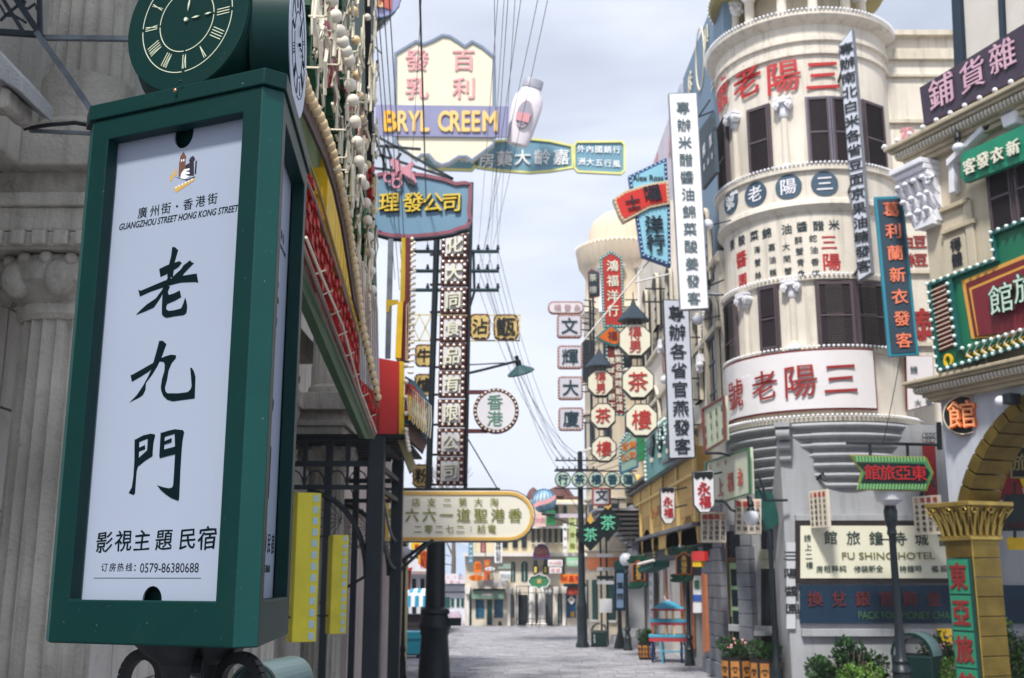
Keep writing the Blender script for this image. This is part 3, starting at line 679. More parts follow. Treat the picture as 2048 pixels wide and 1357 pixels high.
RS.put(MB().tube([(cx_-.1, .3, cz_-R_), (cx_+.3, .3, cz_-R_-.3)], .008, 4), 'stay', BLACK)
# ============================================================ iron porch
PF = Frame((-1.74, 14.0), 0)
PO = Thing('iron_porch', 'black wrought iron porch frame with arches and scrolls below the neon sign', 'porch', PF)
IR = M('porch_iron', (44, 52, 58), .5, .15, 5, .1)
Zp = [PO.at(700, y)[1] for y in (878, 928, 975)]
def post(x, y, w, name='post'): PO.put(MB().box(x-w/2, x+w/2, y-w/2, y+w/2, 0, Zp[0]+.02), name, IR, bevel=.006)
xP = PO.at(752, 1000)[0]
post(xP, 0, .20); post(xP, 2.6, .17); post(xP-.62, .05, .09); post(xP-.62, 2.55, .09); PO.put(MB().tube([(xP-.45, 2.9, 0), (xP-.45, 2.9, 4)], .06, 10), 'drainpipe', BLACK, smooth=True)
for y_, x0 in ((0, -1.2), (2.6, -1.2)):
    for zz, hh in zip(Zp, (.06, .07, .06)): PO.put(MB().box(x0, xP-.1, y_-.03, y_+.03, zz-hh/2, zz+hh/2), 'beam', IR)
    n_ = 4; w_ = (xP-.1-x0)/n_
    for k in range(n_):
        xa = x0+k*w_; m = MB().box(xa-.018, xa+.018, y_-.02, y_+.02, Zp[2], Zp[1])
        if k % 2: m.box(xa-.03, xa+.03, y_-.022, y_+.022, Zp[1]+.02, Zp[0]-.02)
        PO.put(m, 'baluster', IR)
        PO.put(MB().tube([(xa+w_/2+w_*.42*math.cos(math.pi*j/12), y_, Zp[2]+.06+w_*.55*math.sin(math.pi*j/12)) for j in range(13)], .010, 5), 'arch', IR)
    br = [(xP-.1-.78*(1-math.sin(math.pi/2*j/10)), y_, Zp[2]-.06-1.05*(1-math.cos(math.pi/2*j/10))) for j in range(11)]
    PO.put(MB().tube(br, .035, 6), 'curved_brace', IR, smooth=True)
    for j in range(7):
        a = math.radians(100+j*22); c0 = (xP-.42, y_, Zp[2]-.42)
        PO.put(MB().tube([(c0[0]+r_*math.cos(a+.5*r_), y_, c0[2]+r_*math.sin(a+.5*r_)) for r_ in (.02, .12, .22, .32)], .007, 4), 'scroll', IR)
        a = math.radians(20+j*24); c0 = (xP-.22, y_, Zp[2]-.78); PO.put(MB().tube([(c0[0]+r_*math.cos(a+.7*r_), y_, c0[2]+r_*math.sin(a+.7*r_)) for r_ in (.02, .08, .16, .2)], .006, 4), 'scroll', IR)
for zz in Zp: PO.put(MB().box(xP-.03, xP+.03, .05, 2.6, zz-.03, zz+.03), 'side_beam', IR)
PO.put(MB().tube([(xP, .1+2.4*j/10, Zp[1]-.9*math.sin(math.pi*j/20)) for j in range(11)], .02, 5), 'side_scroll', STEEL); PO.put(MB().tube([(xP, .1+2.4*j/10, Zp[2]-1.0*math.sin(math.pi*j/20)**.7) for j in range(11)], .02, 5), 'side_scroll', STEEL)
for k in range(9): PO.put(MB().box(-1.2, xP+.35, -.1+k*.33, .14+k*.33, Zp[0]+.02, Zp[0]+.05), 'roof_slat', M('roof_iron', (26, 34, 40), .6, .1))
q = PO.at(720, 1155, .3); PO.put(MB().tube([(q[0]-.5, .3, q[1]-.32), (xP-.05, .02, q[1]+.05)], .02, 5), 'stay', IR); PO.put(MB().tube([(xP, 2.6, q[1]+.03), (xP+.55, 2.6, q[1]+.55)], .025, 5), 'stay', IR)
# yellow film-strip light boxes
for (px0, px1, py0, py1, D_, lab) in ((588,632,985,1284,9.3,'long yellow light box with pale blue squares hanging beside the green light box'), (658,692,1070,1268,12.6,'smaller shaded yellow light box hanging under the iron porch arch')):
    T = Thing('film_strip_box', lab, 'light box', Frame(P((px0+px1)/2, 1150, D_).xy, 28), group='yellow film strip light boxes')
    x0, z1 = T.at(px0+8, py0); x1, z0 = T.at(px1, py1)
    T.put(MB().box(x0, x1, 0, .02, z0, z1), 'face', M('lemon_paint', (214, 202, 52), .5, .12, 5), bevel=.004)
    T.put(MB().box(x0, x0+.02, .02, .16, z0+.001, z1-.001), 'side', M('lemon_paint')); T.put(MB().box(x0+.02, x1-.003, .02, .14, z0+.01, z1-.01), 'casing', M('casing_grey', (90, 90, 60), .5))
    n_ = 13; hh = (z1-z0)/n_
    for k in range(n_): T.put(MB().box(x1-.068, x1-.024, -.003, .001, z0+k*hh+hh*.2, z0+k*hh+hh*.8), 'pale_square', M('pale_blue', (170, 200, 212), .5, .05))
    T.put(MB().tube([(x0-.02, .05, z1), (x0-.3, .05, z1-.05)], .01, 5).tube([(x0, .08, z0+.2), (x0-.3, .08, z0+.2)], .01, 5), 'wall_arm', BLACK)
# ============================================================ pale shop building beyond the porch
PB = Thing('pale_shop_building', 'pale pink plastered shop building with cream trim seen between the porch posts', 'building', Frame((-2.62, 17.0), u=(0, 1)))
PINKW = M('pink_plaster', (206, 192, 188), .85, .08, 1, .2, .2)
PB.put(MB().box(0, 9.3, 0, 5, 0, 4.6), 'wall', PINKW)
for k in range(5):
    PB.put(MB().box(.1+k*1.9, .5+k*1.9, -.12, .0, 0, 3.2), 'pilaster', M('pilaster_plaster', (214, 204, 200), .85, .08, 1, .2, .2), bevel=.01)
PB.put(MB().box(0, 9.3, -.2, .0, 3.2, 3.35), 'ledge', PINKW); PB.put(MB().box(9.31, 9.45, -.15, 1, 0, 4.0), 'cream_trim', M('cream_trim', (220, 212, 170), .7, .06))
x = PB.at(732, 1078)[0]
PB.put(MB().box(3.2, 3.3, -.3, -.1, 2.7, 2.85), 'lamp_bracket', BLACK)
# ============================================================ signs over the street, left of centre
WIRE = M('wire', (70, 84, 96), .5, .05); DPOLE = M('pole_iron', (28, 38, 44), .42, .15, 5, .1, dirt=.1)
WASHC = M('washout_cream', (226, 218, 194), .6, .07, 1.5, dirt=.08); WASHP = M('washout_pink', (222, 160, 164), .6, .14, 6); WASHB = M('washout_blue', (136, 138, 172), .6, .07, 2)  # backlight glare on the cream billboard is mixed into these pale colours
SLATE = M('slate_blue_edge', (112, 128, 150), .6, .12, 3)
def board(T, pts, name, mat, th=.08, y=0., bevel=0.): return T.put(MB().prism(T.poly(pts, y), y, y+th), name, mat, bevel=bevel)
def rim(T, pts, wpx, name, mat, y0=-.04, y1=.0):
    """raised frame round an outline, wpx wide"""
    o = T.poly(pts, y0); i = T.poly(inset(pts, wpx), y0)
    return T.put(MB().ring(o, i, y0, y1), name, mat)
# BRYL CREEM
BF_ = Frame(P(880, 200, 30).xy, 0)
BC = Thing('cream_billboard', 'pale cream billboard reading BRYL CREEM across a lilac band, with wavy top', 'billboard', BF_)
shape = [(788,208),(788,106),(832,80),(846,86),(866,78),(884,68),(900,70),(916,80),(930,90),(944,80),(966,92),(990,112),(990,290),(944,324),(932,316),(918,316),(900,328),(884,333),(868,326),(856,312),(844,312),(832,322),(788,286)]
board(BC, shape, 'board', WASHC, .15); rim(BC, shape, 5, 'outline', SLATE, -.05, -.001)
board(BC, [(752,210),(1018,213),(1016,275),(750,272)], 'band', WASHB, .05, -.07)
for ch, x, y in (('發',834,121),('百',927,121),('乳',834,177),('利',927,177)): BC.line(ch, (x, y), (x, y), 42, WASHP, y=-.03, bold=.014)
GOLDF = M('washout_gold', (240, 198, 120), .5, .08); GOLDB = M('strong_gold', (240, 180, 40), .5, .05)  # most letters take the gold paled by the same glare
for ch, x, w_, mt in (('B',781,26,GOLDB),('R',806,22,GOLDF),('Y',828,24,GOLDF),('L',850,18,GOLDF),('C',888,24,GOLDF),('R',911,22,GOLDF),('E',932,17,GOLDF),('E',952,17,GOLDF),('M',980,30,GOLDF)):
    BC.text(ch, (x, 243), w_, mt, 42, y=-.10, bold=.03, ext=.04, name='character')
JR = Thing('cream_jar', 'oversized white jar with a grey lid and an oval label tilting beside the billboard', 'jar', Frame(P(1050, 215, 30).xy, 0))
ax = Vector((1068, 152)); bx = Vector((1034, 282))
def jar_pt(t, w_):  # t along the axis, w_ across, in pixels
    d = (bx-ax).normalized(); n = Vector((-d.y, d.x)); q = ax+(bx-ax)*t+n*w_; return (q.x, q.y)
prof = [(.24,22),(.30,30),(.40,35),(.55,34),(.85,30),(.95,28),(1,24)]
m = MB(); q0 = JR.at(*ax); q1 = JR.at(*bx); kx = (JR.at(1060,200)[0]-JR.at(1050,200)[0])/10
jl = math.dist(q0, q1)
jar = MB().lathe([(w*kx, -t*jl) for t, w in [(.13,22),(.2,24),(.26,33),(.4,36),(.6,34),(.9,29),(1,24)]], (0,0,0), 28)
o = jar.build('jar_body', M('jar_white', (226, 218, 222), .4, .06, 3), JR.e, smooth=True); ang = math.atan2(q0[0]-q1[0], q0[1]-q1[1]); o.location = (q0[0], .3, q0[1]); o.rotation_euler = (0, ang, 0); o.scale = (.86, .4, 1)
lid = MB().lathe([(0,0),(22*kx,0),(23*kx,-.02),(23*kx,-.13*jl),(20*kx,-.14*jl)], (0,0,0), 28); o = lid.build('jar_lid', M('jar_lid', (150, 152, 164), .4, .08), JR.e, smooth=True); o.location = (q0[0], .3, q0[1]); o.rotation_euler = (0, ang, 0); o.scale = (.9, .45, 1)
lab = MB()
for (r_, mt, yy) in ((1., M('label_grey', (160, 150, 158), .5, .05), -.40), (.78, M('label_dark', (150, 148, 166), .5, .05), -.415)):
    m = MB().disc((0, -.58*jl), 15*kx*r_, yy*1.0-.16+.0, yy*1.0-.12, 28, 30*kx*r_); o = m.build('oval_label', mt, JR.e); o.location = (q0[0], .61, q0[1]); o.rotation_euler = (0, ang, 0)
m = MB().box(-13*kx, 13*kx, -.60, -.56, -.70*jl, -.57*jl); o = m.build('label_band', M('label_red', (210, 146, 152), .5, .05), JR.e); o.location = (q0[0], .61, q0[1]); o.rotation_euler = (0, ang, 0)
# pharmacy sign behind
PH = Thing('pharmacy_sign', 'long blue sign with yellow rim and white characters running out behind the cream billboard', 'sign', Frame(P(1100, 310, 31.5).xy, 0))
BLUEG = M('blue_grey_board', (112, 156, 176), .5, .12, .6, dirt=.05); YRIM = M('pale_yellow_rim', (226, 224, 140), .5, .08); WCH = M('white_letter', (236, 240, 240), .5, .04)
for pts in ([(844,300),(862,296),(945,300),(955,312),(955,330),(944,342),(862,340),(846,326)], [(945,288),(1000,280),(1060,276),(1100,280),(1146,290),(1148,336),(1100,344),(1060,347),(1000,343),(952,336)], [(1152,282),(1244,281),(1251,288),(1251,342),(1243,349),(1155,345),(1147,336),(1147,290)]):
    board(PH, pts, 'board', BLUEG, .12); rim(PH, pts, 4, 'rim', YRIM, -.05, -.001)
for ch, x, y in (('嘉',1122,315),('齡',1084,315),('大',1045,316),('藥',1008,318),('房',973,322)): PH.line(ch, (x, y), (x, y), 30, WCH, bold=.012, ext=.05, brush=.08)
PH.line('行銷國內外', (1233,300), (1162,298), 14, WCH, bold=.02); PH.line('風行五大洲', (1233,328), (1163,323), 14, WCH, bold=.02)
PH.line('房化', (928,318), (940,318), 14, WCH)
# dark lattice truss behind, carrying them
TR = Thing('truss', 'dark iron truss carrying the barber sign, reaching out from the left', 'truss', Frame(P(830, 330, 22).xy, 0))
for a, b in (((745,262),(905,352)),((745,300),(905,352)),((745,262),(770,330)),((770,282),(790,332)),((800,300),(780,330)),((745,330),(830,340)),((750,350),(800,345)),((765,290),(765,350)),((750,285),(840,292))):
    TR.put(MB().tube([(TR.at(*a)[0], .2, TR.at(*a)[1]), (TR.at(*b)[0], .2, TR.at(*b)[1])], .035, 4), 'strut', DPOLE)
# barber sign
BS = Thing('barber_sign', 'blue grey barber sign with maroon wavy rim, gold characters and pink scissors and comb', 'sign', Frame(P(850, 400, 17.5).xy, -4))
bs = [(738,352),(760,345),(800,343),(850,347),(890,356),(912,364),(930,362),(944,366),(943,402),(941,420),(944,440),(936,456),(918,460),(905,466),(870,472),(820,476),(780,474),(738,464)]
board(BS, bs, 'board', M('barber_blue', (112, 148, 172), .4, .12, .9, dirt=.08), .1); rim(BS, bs, 7, 'rim', M('dusty_maroon', (140, 84, 98), .5, .1), -.035, -.001)
board(BS, [(748,352)]+[(x, y+7) for x, y in bs[1:-1]]+[(748,472)], 'shadow_edge', BLACK, .06, .12)
GOLDC = M('gold_letter', (226, 196, 70), .4, .08, 5)
for ch, x in zip('理發公司', (778, 826, 866, 903)):
    BS.line(ch, (x+1.5, 408), (x+1.5, 408), 38, BLACK, y=-.02, bold=.018, ext=.01, brush=.08); BS.line(ch, (x, 405), (x, 405), 38, GOLDC, y=-.05, bold=.012, ext=.03, brush=.08)  # black offset copy painted as each gold letter's shadow
SP = M('scissor_pink', (206, 142, 158), .45, .08)
def bs_poly(pts, y0, y1, mt=SP, name='scissor_piece'): return BS.put(MB().prism([BS.at(560+a/3.39, b/3.39, y0) for a, b in pts], y0, y1), name, mt)
bs_poly([(745,1090),(765,1072),(800,1090),(830,1130),(850,1130),(895,1093),(912,1110),(885,1145),(905,1180),(928,1235),(905,1252),(880,1215),(835,1180),(820,1160),(790,1165),(760,1130)], -.08, -.04)
for k in range(5): bs_poly([(838+k*15,1190+k*9),(850+k*15,1185+k*9),(880+k*10,1235+k*4),(870+k*10,1245+k*4)], -.085, -.045, M('comb_dark', (70, 60, 74), .5), 'comb_tooth')
for (a, b) in ((738, 1205), (792, 1243)):
    c = BS.at(560+a/3.39, b/3.39, -.07); r_ = .095; m = MB().ring(arc(c[0], c[1], r_, 0, 360, 20)[:-1], arc(c[0], c[1], r_*.62, 0, 360, 20)[:-1], -.08, -.04); BS.put(m, 'finger_ring', SP)
bs_poly([(780,1160),(800,1150),(790,1195),(760,1200)], -.082, -.05); bs_poly([(810,1165),(830,1170),(820,1225),(805,1220)], -.083, -.05)
for (x, y) in ((938,370),(938,440),(760,462)): q = BS.at(x, y, -.04); BS.put(MB().ball((q[0], -.04, q[1]), .015, 8, 5), 'bolt', BLACK)
# vertical sign column with its own frame posts
CSF = Frame(P(905, 700, 20.5).xy, -6)
CS = Thing('column_sign', 'tall column sign of nine framed white boxes edged with bulbs on two black posts', 'sign', CSF)
FRB = M('brown_red_frame', (92, 46, 46), .55, .15, 4); BOXW = M('box_face_grey', (222, 220, 224), .45, .06, 2); LET = M('cream_letter', (230, 228, 208), .45, .05); LSH = M('letter_shadow', (150, 142, 130), .6)
chars = '化大同食品有限公司'; tops = [464, 519, 575, 631, 686, 742, 799, 857, 914]; hgt = [52, 52, 52, 52, 53, 53, 55, 55, 57]
CS_E = []
for i, (ch, t0, hh) in enumerate(zip(chars, tops, hgt)):
    xl = 883-(t0-464)*.0215; xr = 935-(t0-464)*.0175
    bx = CS.put(MB().prism(CS.poly([(xl, t0), (xr, t0), (xr-1, t0+hh), (xl-1, t0+hh)]), 0, .14), 'sign_box', FRB, bevel=.005)
    pin = inset([(xl, t0), (xr, t0), (xr-1, t0+hh), (xl-1, t0+hh)], 8.5)
    CS.put(MB().prism(CS.poly(pin, -.01), -.012, .01), 'panel', BOXW, parent=bx)
    x, z = CS.at((xl+xr)/2, t0+hh/2, -.05); s_ = CS.at(900, t0, -.05)[1]-CS.at(900, t0+30, -.05)[1]
    CS.char(ch, x+.012, z-.012, s_*1.1, LSH, y=-.03, bold=.014, ext=.01, parent=bx, brush=.1); CS.char(ch, x, z, s_*1.1, LET, y=-.06, bold=.02, ext=.03, parent=bx, brush=.1)  # darker offset copy painted as the shadow of each cream letter
    q = walk(CS.poly(inset([(xl, t0), (xr, t0), (xr-1, t0+hh), (xl-1, t0+hh)], 4.5), -.03), .125); bulbs(CS, q, .029, BULB, y=-.03, parent=bx)
    q = walk(CS.poly(inset([(xl, t0), (xr, t0), (xr-1, t0+hh), (xl-1, t0+hh)], 4.5), -.0), .125)
for pts, r_ in (([(874, 455), (856, 985)], .062), ([(943, 365), (930, 985)], .04)):
    CS.put(MB().tube([(CS.at(a, b, .1)[0], .12, CS.at(a, b, .1)[1]) for a, b in pts], r_, 10), 'frame_post', DPOLE, smooth=True)
for py in (510, 570, 625, 680, 735, 790, 850, 910, 970): a = CS.at(860, py, .1); b = CS.at(935, py, .1); CS.put(MB().box(a[0], b[0], .08, .13, a[1]-.02, a[1]+.02), 'cross_bar', DPOLE)
# telegraph style pole with insulator arms and the hooded lamp arm
UP = Thing('utility_pole', 'thick black cast iron pole with a ribbed base below the address sign', 'pole', Frame((G(868, 1368)).xy, 0))
pD = UP.fr.o.y; kk = pD/2172
zz = lambda py: UP.at(868, py)[1]
prof = [(33*kk,0),(33*kk,.06),(31*kk,.08),(30*kk,.35),(26*kk,zz(1272)),(28*kk,zz(1268)),(28*kk,zz(1262)),(31*kk,zz(1256)),(31*kk,zz(1250)),(27*kk,zz(1243)),(27*kk,zz(1240)),(25*kk,zz(1230)),(29*kk,zz(1226)),(27*kk,zz(1219)),(19.5*kk,zz(1214)),(18*kk,zz(1085)),(17*kk,zz(1000)),(5*kk,zz(998))]
UP.put(MB().lathe(prof, (0,0,0), 28), 'shaft', DPOLE, smooth=True)
m = MB()
for k in range(14): a = k*math.pi/7; m.tube([(32*kk*math.cos(a), 32*kk*math.sin(a), .4), (26.5*kk*math.cos(a), 26.5*kk*math.sin(a), zz(1276))], .02, 5)
UP.put(MB().box(.0, .55, -.02, .02, zz(1252), zz(1236)), 'arm_stub', DPOLE)
for i, py in enumerate((506, 545, 583)):
    a = UP.at(802, py); b = UP.at(998, py); UP.put(MB().tube([(a[0], -.1, a[1]), (b[0], -.1, b[1])], .042, 8), 'crossarm', M('teal_iron', (34, 62, 66), .45, .1), smooth=True)
    for px in (815, 856, 957, 975, 996): q = UP.at(px, py-7); UP.put(MB().lathe([(.03,-.05),(.045,0),(.02,.03),(.035,.06),(0,.08)], (q[0], -.1, q[1]), 8), 'insulator', DPOLE, smooth=True)
m = MB(); a = UP.at(947, 505); b = UP.at(949, 585); c = UP.at(938, 620); m.tube([(a[0],-.05,a[1]),(b[0],-.05,b[1]),(c[0],-.05,c[1])], .03, 6); UP.put(m, 'stay', DPOLE)
a = UP.at(880, 762); b = UP.at(1032, 725); c = UP.at(860, 745); d = UP.at(1010, 728)
UP.put(MB().tube([(a[0],-.1,a[1]),(UP.at(965,742)[0],-.1,UP.at(965,742)[1]),(b[0],-.1,b[1])], .03, 6), 'lamp_arm', DPOLE); UP.put(MB().tube([(c[0],-.1,UP.at(860,736)[1]),(d[0],-.1,d[1])], .015, 5), 'lamp_stay', DPOLE)
# hooded lamp: ribbed shade tilted toward the viewer
sh = MB(); n_ = 24; Rs = 29*kk
for k in range(n_):
    a0, a1 = 2*math.pi*k/n_, 2*math.pi*(k+1)/n_
    f = 1 if k % 2 else .93; g = .93 if k % 2 else 1
    sh.add([(0.05*math.cos(a0),.05*math.sin(a0),.10),(0.05*math.cos(a1),.05*math.sin(a1),.10),(Rs*f*math.cos(a0),Rs*f*math.sin(a0),-.06),(Rs*g*math.cos(a1),Rs*g*math.sin(a1),-.06),(Rs*f*.96*math.cos(a0),Rs*f*.96*math.sin(a0),-.09),(Rs*g*.96*math.cos(a1),Rs*g*.96*math.sin(a1),-.09)], [(0,2,3,1),(2,4,5,3)])
hd = sh.build('lamp_shade', M('shade_teal', (40, 76, 80), .4, .1), UP.e); q = UP.at(1040, 741); hd.location = (q[0], -.1, q[1]); hd.rotation_euler = (.35, -.28, 0)
o = MB().lathe([(.07,.08),(.07,.2),(.04,.22),(.05,.30),(0,.32)], (0,0,0), 12).build('lamp_cap', DPOLE, UP.e, smooth=True); o.location = (q[0], -.1, q[1]); o.rotation_euler = (.2, -.28, 0)
# address sign in front of the pole
AD = Thing('address_sign', 'cream address sign with rounded end and olive characters in three rows across the black pole', 'sign', Frame(P(920, 1030, 19.5).xy, 0))
def capsule(x0, x1, y0, y1, n=10):
    r_ = (y1-y0)/2; cx = x1-r_
    return [(x0, y0), (cx, y0)]+[(cx+r_*math.sin(math.pi*k/n), y0+r_-r_*math.cos(math.pi*k/n)) for k in range(1, n)]+[(cx, y1), (x0, y1)]
ad = capsule(770, 1069, 982, 1083); CRM = M('sign_cream', (232, 228, 212), .5, .05, 2, dirt=.06)
board(AD, capsule(768, 1071, 980, 1085), 'casing', M('sign_casing', (50, 44, 44), .5, .1), .25, .01); board(AD, ad, 'face', CRM, .02, -.01); rim(AD, capsule(771, 1067, 984, 1081), 6, 'gold_rim', M('gold_rim', (214, 172, 84), .4, .1), -.03, -.012)
OL = M('olive_letter', (122, 124, 34), .5, .1)
AD.line('淘大第二支店', (988,1004), (832,1005), 17, OL, bold=.004, ext=.01); AD.line('香港聖道一六六號', (1030,1031), (790,1031), 27, OL, bold=.008, ext=.01)
AD.line('電話:二七二零二', (984,1058), (836,1059), 17, OL, bold=.004, ext=.01)
AD.put(MB().box(AD.at(768,980)[0], AD.at(1000,980)[0], 0, .3, AD.at(900,982)[1], AD.at(900,976)[1]), 'top_rail', DPOLE)
a = AD.at(786, 1136, .2); b = AD.at(832, 1090, .2); AD.put(MB().tube([(a[0], .2, a[1]), (b[0]+.2, .2, b[1]+.05)], .035, 5), 'stay', DPOLE)
# hong kong round sign
HK = Thing('round_sign', 'round white sign with green characters and a brown rim of bulbs beside the column sign', 'sign', Frame(P(992, 822, 20.4).xy, 0))
c = HK.at(992, 822); r_ = 46*20.4/2172*1.0
HK.put(MB().disc(c, r_, 0, .12, 40), 'rim', FRB, bevel=.004); HK.put(MB().disc(c, r_*.84, -.012, .0, 40), 'face', BOXW)
bulbs(HK, [(c[0]+r_*.92*math.cos(t*math.pi/15), c[1]+r_*.92*math.sin(t*math.pi/15)) for t in range(30)], .024, BULB, y=-.02)
GRL = M('green_letter', (84, 134, 112), .5, .08); HK.line('香港', (990,805), (990,838), 30, GRL, bold=.008, ext=.01, y=-.02)
for py in (784, 862): HK.put(MB().box(HK.at(936, py)[0], HK.at(975, py)[0], .03, .08, HK.at(960, py+4)[1], HK.at(960, py-4)[1]), 'bracket_arm', FRB)
# yellow flour signs further back
FY = M('flour_yellow', (214, 186, 116), .5, .1, 4); BRCH = M('black_letter', (30, 30, 34), .5, .1)
def blob_sign(lab, cx, cy, w, h, D, ch, ang=0, name='bulb_edged_sign', grp='yellow bulb edged signs'):
    T = Thing(name, lab, 'sign', Frame(P(cx, cy, D).xy, ang), group=grp)
    r2 = [(cx+w/2*max(-1, min(1, 1.25*math.cos(t*math.pi/12))), cy-h/2*max(-1, min(1, 1.25*math.sin(t*math.pi/12)))) for t in range(24)]
    board(T, r2, 'casing', FRB, .12, .0); board(T, inset(r2, 3), 'face', FY, .02, -.02); T.line(ch, (cx, cy), (cx, cy), min(w, h)*.74, BRCH, bold=.016, ext=.03, brush=.08)
    bulbs(T, walk(T.poly(inset(r2, 1), -.02), .16), .03, M('dull_bulb', (170, 140, 110), .4, .1), y=-.02); return T
blob_sign('yellow bulb edged sign left of the pair above the hooded lamp', 960, 653, 40, 50, 25, '沾'); blob_sign('yellow bulb edged sign at the outer right end of the pair', 1012, 654, 50, 50, 25, '甑')
blob_sign('yellow bulb edged sign partly hidden behind the bulb column', 848, 711, 36, 44, 24, '牛'); blob_sign('dark lettered yellow sign just above the curved marquee', 848, 770, 38, 44, 24, '爐'); blob_sign('round yellow sign with spiky edge just above the address sign', 845, 952, 40, 46, 24, '粉')
YF = Thing('yellow_lattice', 'thin pale yellow lattice frame carrying the pair of yellow signs', 'frame', Frame(P(930, 650, 25.3).xy, 0))
for a, b in (((800,628),(1040,629)),((800,680),(1040,680)),((1040,628),(1038,681)),((838,628),(862,680)),((862,628),(838,680)),((815,628),(838,680)),((838,628),(815,680))):
    a_, b_ = YF.at(*a), YF.at(*b); YF.put(MB().tube([(a_[0], .1, a_[1]), (b_[0], .1, b_[1])], .022, 4), 'bar', M('pale_yellow_iron', (222, 208, 150), .5, .1))
# ============================================================ far end of the street
FD = 49.7
FX = lambda x: 920+x/4.85
def U(x, y): return (1050+x/4.85, 980+y/4.85)          # right-hand enlargement
def V(x, y): return (920+x/4.85, 980+y/4.85)           # left-hand enlargement
CREAMW = M('cream_wall', (216, 206, 188), .85, .10, .8, .2, .25); YELW = M('pale_yellow_wall', (216, 204, 172), .85, .10, .8, .2, .3)
DWIN = M('dark_window', (26, 40, 48), .15, .2, 4, spec=.6); GWIN = M('green_window', (30, 76, 70), .25, .15, 4, spec=.5); BWIN = M('blue_door_glass', (40, 92, 120), .25, .15, 4)
TRIMW = M('white_trim', (226, 222, 216), .8, .08, 2, .1, .2)
def rect(x0, y0, x1, y1): return [(x0, y0), (x1, y0), (x1, y1), (x0, y1)]
FB = Thing('yellow_arcade_building', 'yellow and white arcaded building closing the far end of the street', 'building', Frame(P(1080, 1150, FD).xy, 0))
def fb(pts, name, mat, y0, y1, **k): return board(FB, pts, name, mat, y1-y0, y0, **k)
fb([(930,1108),(1262,1108),(1262,1252),(930,1252)], 'lower_wall', CREAMW, 0, 4); fb([(944,1050),(1262,1050),(1262,1109),(944,1109)], 'upper_wall', YELW, .05, 4)
fb([(1085,1000),(1262,1000),(1262,1051),(1085,1051)], 'top_wall', M('straw_wall', (222, 210, 178), .85, .1, .8, .2, .3), .1, 4)
fb(rect(1080,1004,1262,1009), 'cornice', TRIMW, -.35, .1); fb(rect(940,1052,1262,1057), 'cornice', TRIMW, -.3, .05); fb(rect(926,1106,1262,1113), 'cornice', TRIMW, -.45, .0); fb(rect(1085,1028,1180,1036), 'lilac_ledge', M('lilac_ledge', (200, 190, 204), .8, .06), -.4, .1)
for x in (1066, 1077, 1089, 1100, 1112, 1124, 1150, 1164): w = fb(rect(x-3, 1058, x+3, 1086), 'window', DWIN, -.03, .04); fb(rect(x-3.6, 1086, x+3.6, 1088), 'sill', TRIMW, -.12, .0, )
for x in (1048, 1030, 1010): fb(rect(x-5, 1066, x+5, 1096), 'window', DWIN, -.03, .04)
for (x, y0, y1, w_) in ((1113,1012,1027,4),(1130,1006+6,1030,4),(1162,1012,1030,5),(1180,1012,1030,4)): fb([(x-w_,y1),(x-w_,y0+4)]+[(x+w_*math.cos(t), y0+4-5*math.sin(t)) for t in (2.6,1.57,.5)]+[(x+w_,y0+4),(x+w_,y1)], 'window', GWIN, .04, .09)
def archwin(x, y0, y1, w_, mat=GWIN, off=0.):
    o = fb([(x-w_,y1),(x-w_,y0+w_)]+[(x-w_*math.cos(math.pi*t/8), y0+w_-w_*math.sin(math.pi*t/8)) for t in range(1, 8)]+[(x+w_,y0+w_),(x+w_,y1)], 'arched_window', mat, off-.03, off)
    fb(rect(x-.4, y0+3, x+.4, y1), 'glazing_bar', TRIMW, off-.05, off-.031); return o
for x, y0, y1, w_ in ((1026,1124,1164,4.5),(1049,1123,1163,6.5),(1071,1121,1146,3.5),(1091,1119,1146,3.5),(1125,1117,1150,4),(939,1193,1250,4),(1120,1187,1246,4),(1024,1190,1236,4)): archwin(x, y0, y1, w_)
for x in (1071, 1091): fb(rect(x-5, 1131, x+5, 1148), 'lantern_case', BLACK, -.25, -.1); fb(rect(x-2.6, 1134, x+2.6, 1146), 'lantern_glow', M('lantern_yellow', (222, 200, 110), .4, .05), -.27, -.255)
for x in (935, 1018, 1033, 1112, 1128, 1172): fb(rect(x-3, 1180, x+3, 1252), 'pilaster', TRIMW, -.25, .0); fb([(x-6,1174),(x+6,1174),(x+4,1188),(x-4,1188)], 'capital', TRIMW, -.45, .0)
# left shop front
fb(rect(943,1182,1009,1198), 'shop_fascia', M('sage_paint', (120, 150, 130), .6, .1, 2), -.3, .0); fb(rect(945,1178,1010,1182), 'fascia_cap', DPOLE, -.4, .0); fb(rect(966,1184,984,1193), 'fascia_plate', M('plate_grey', (150, 146, 150), .6), -.32, -.301)
for x0, x1, y1 in ((951,968,1236),(988,1006,1236)): fb(rect(x0,1200,x1,y1), 'shop_window', BWIN, -.04, .0); fb(rect(x0+3,1202,x0+5,y1), 'mullion', DWIN, -.06, -.041)
fb(rect(974,1200,984,1250), 'shop_door', M('dark_teal_paint', (28, 74, 72), .4, .1), -.05, .0)
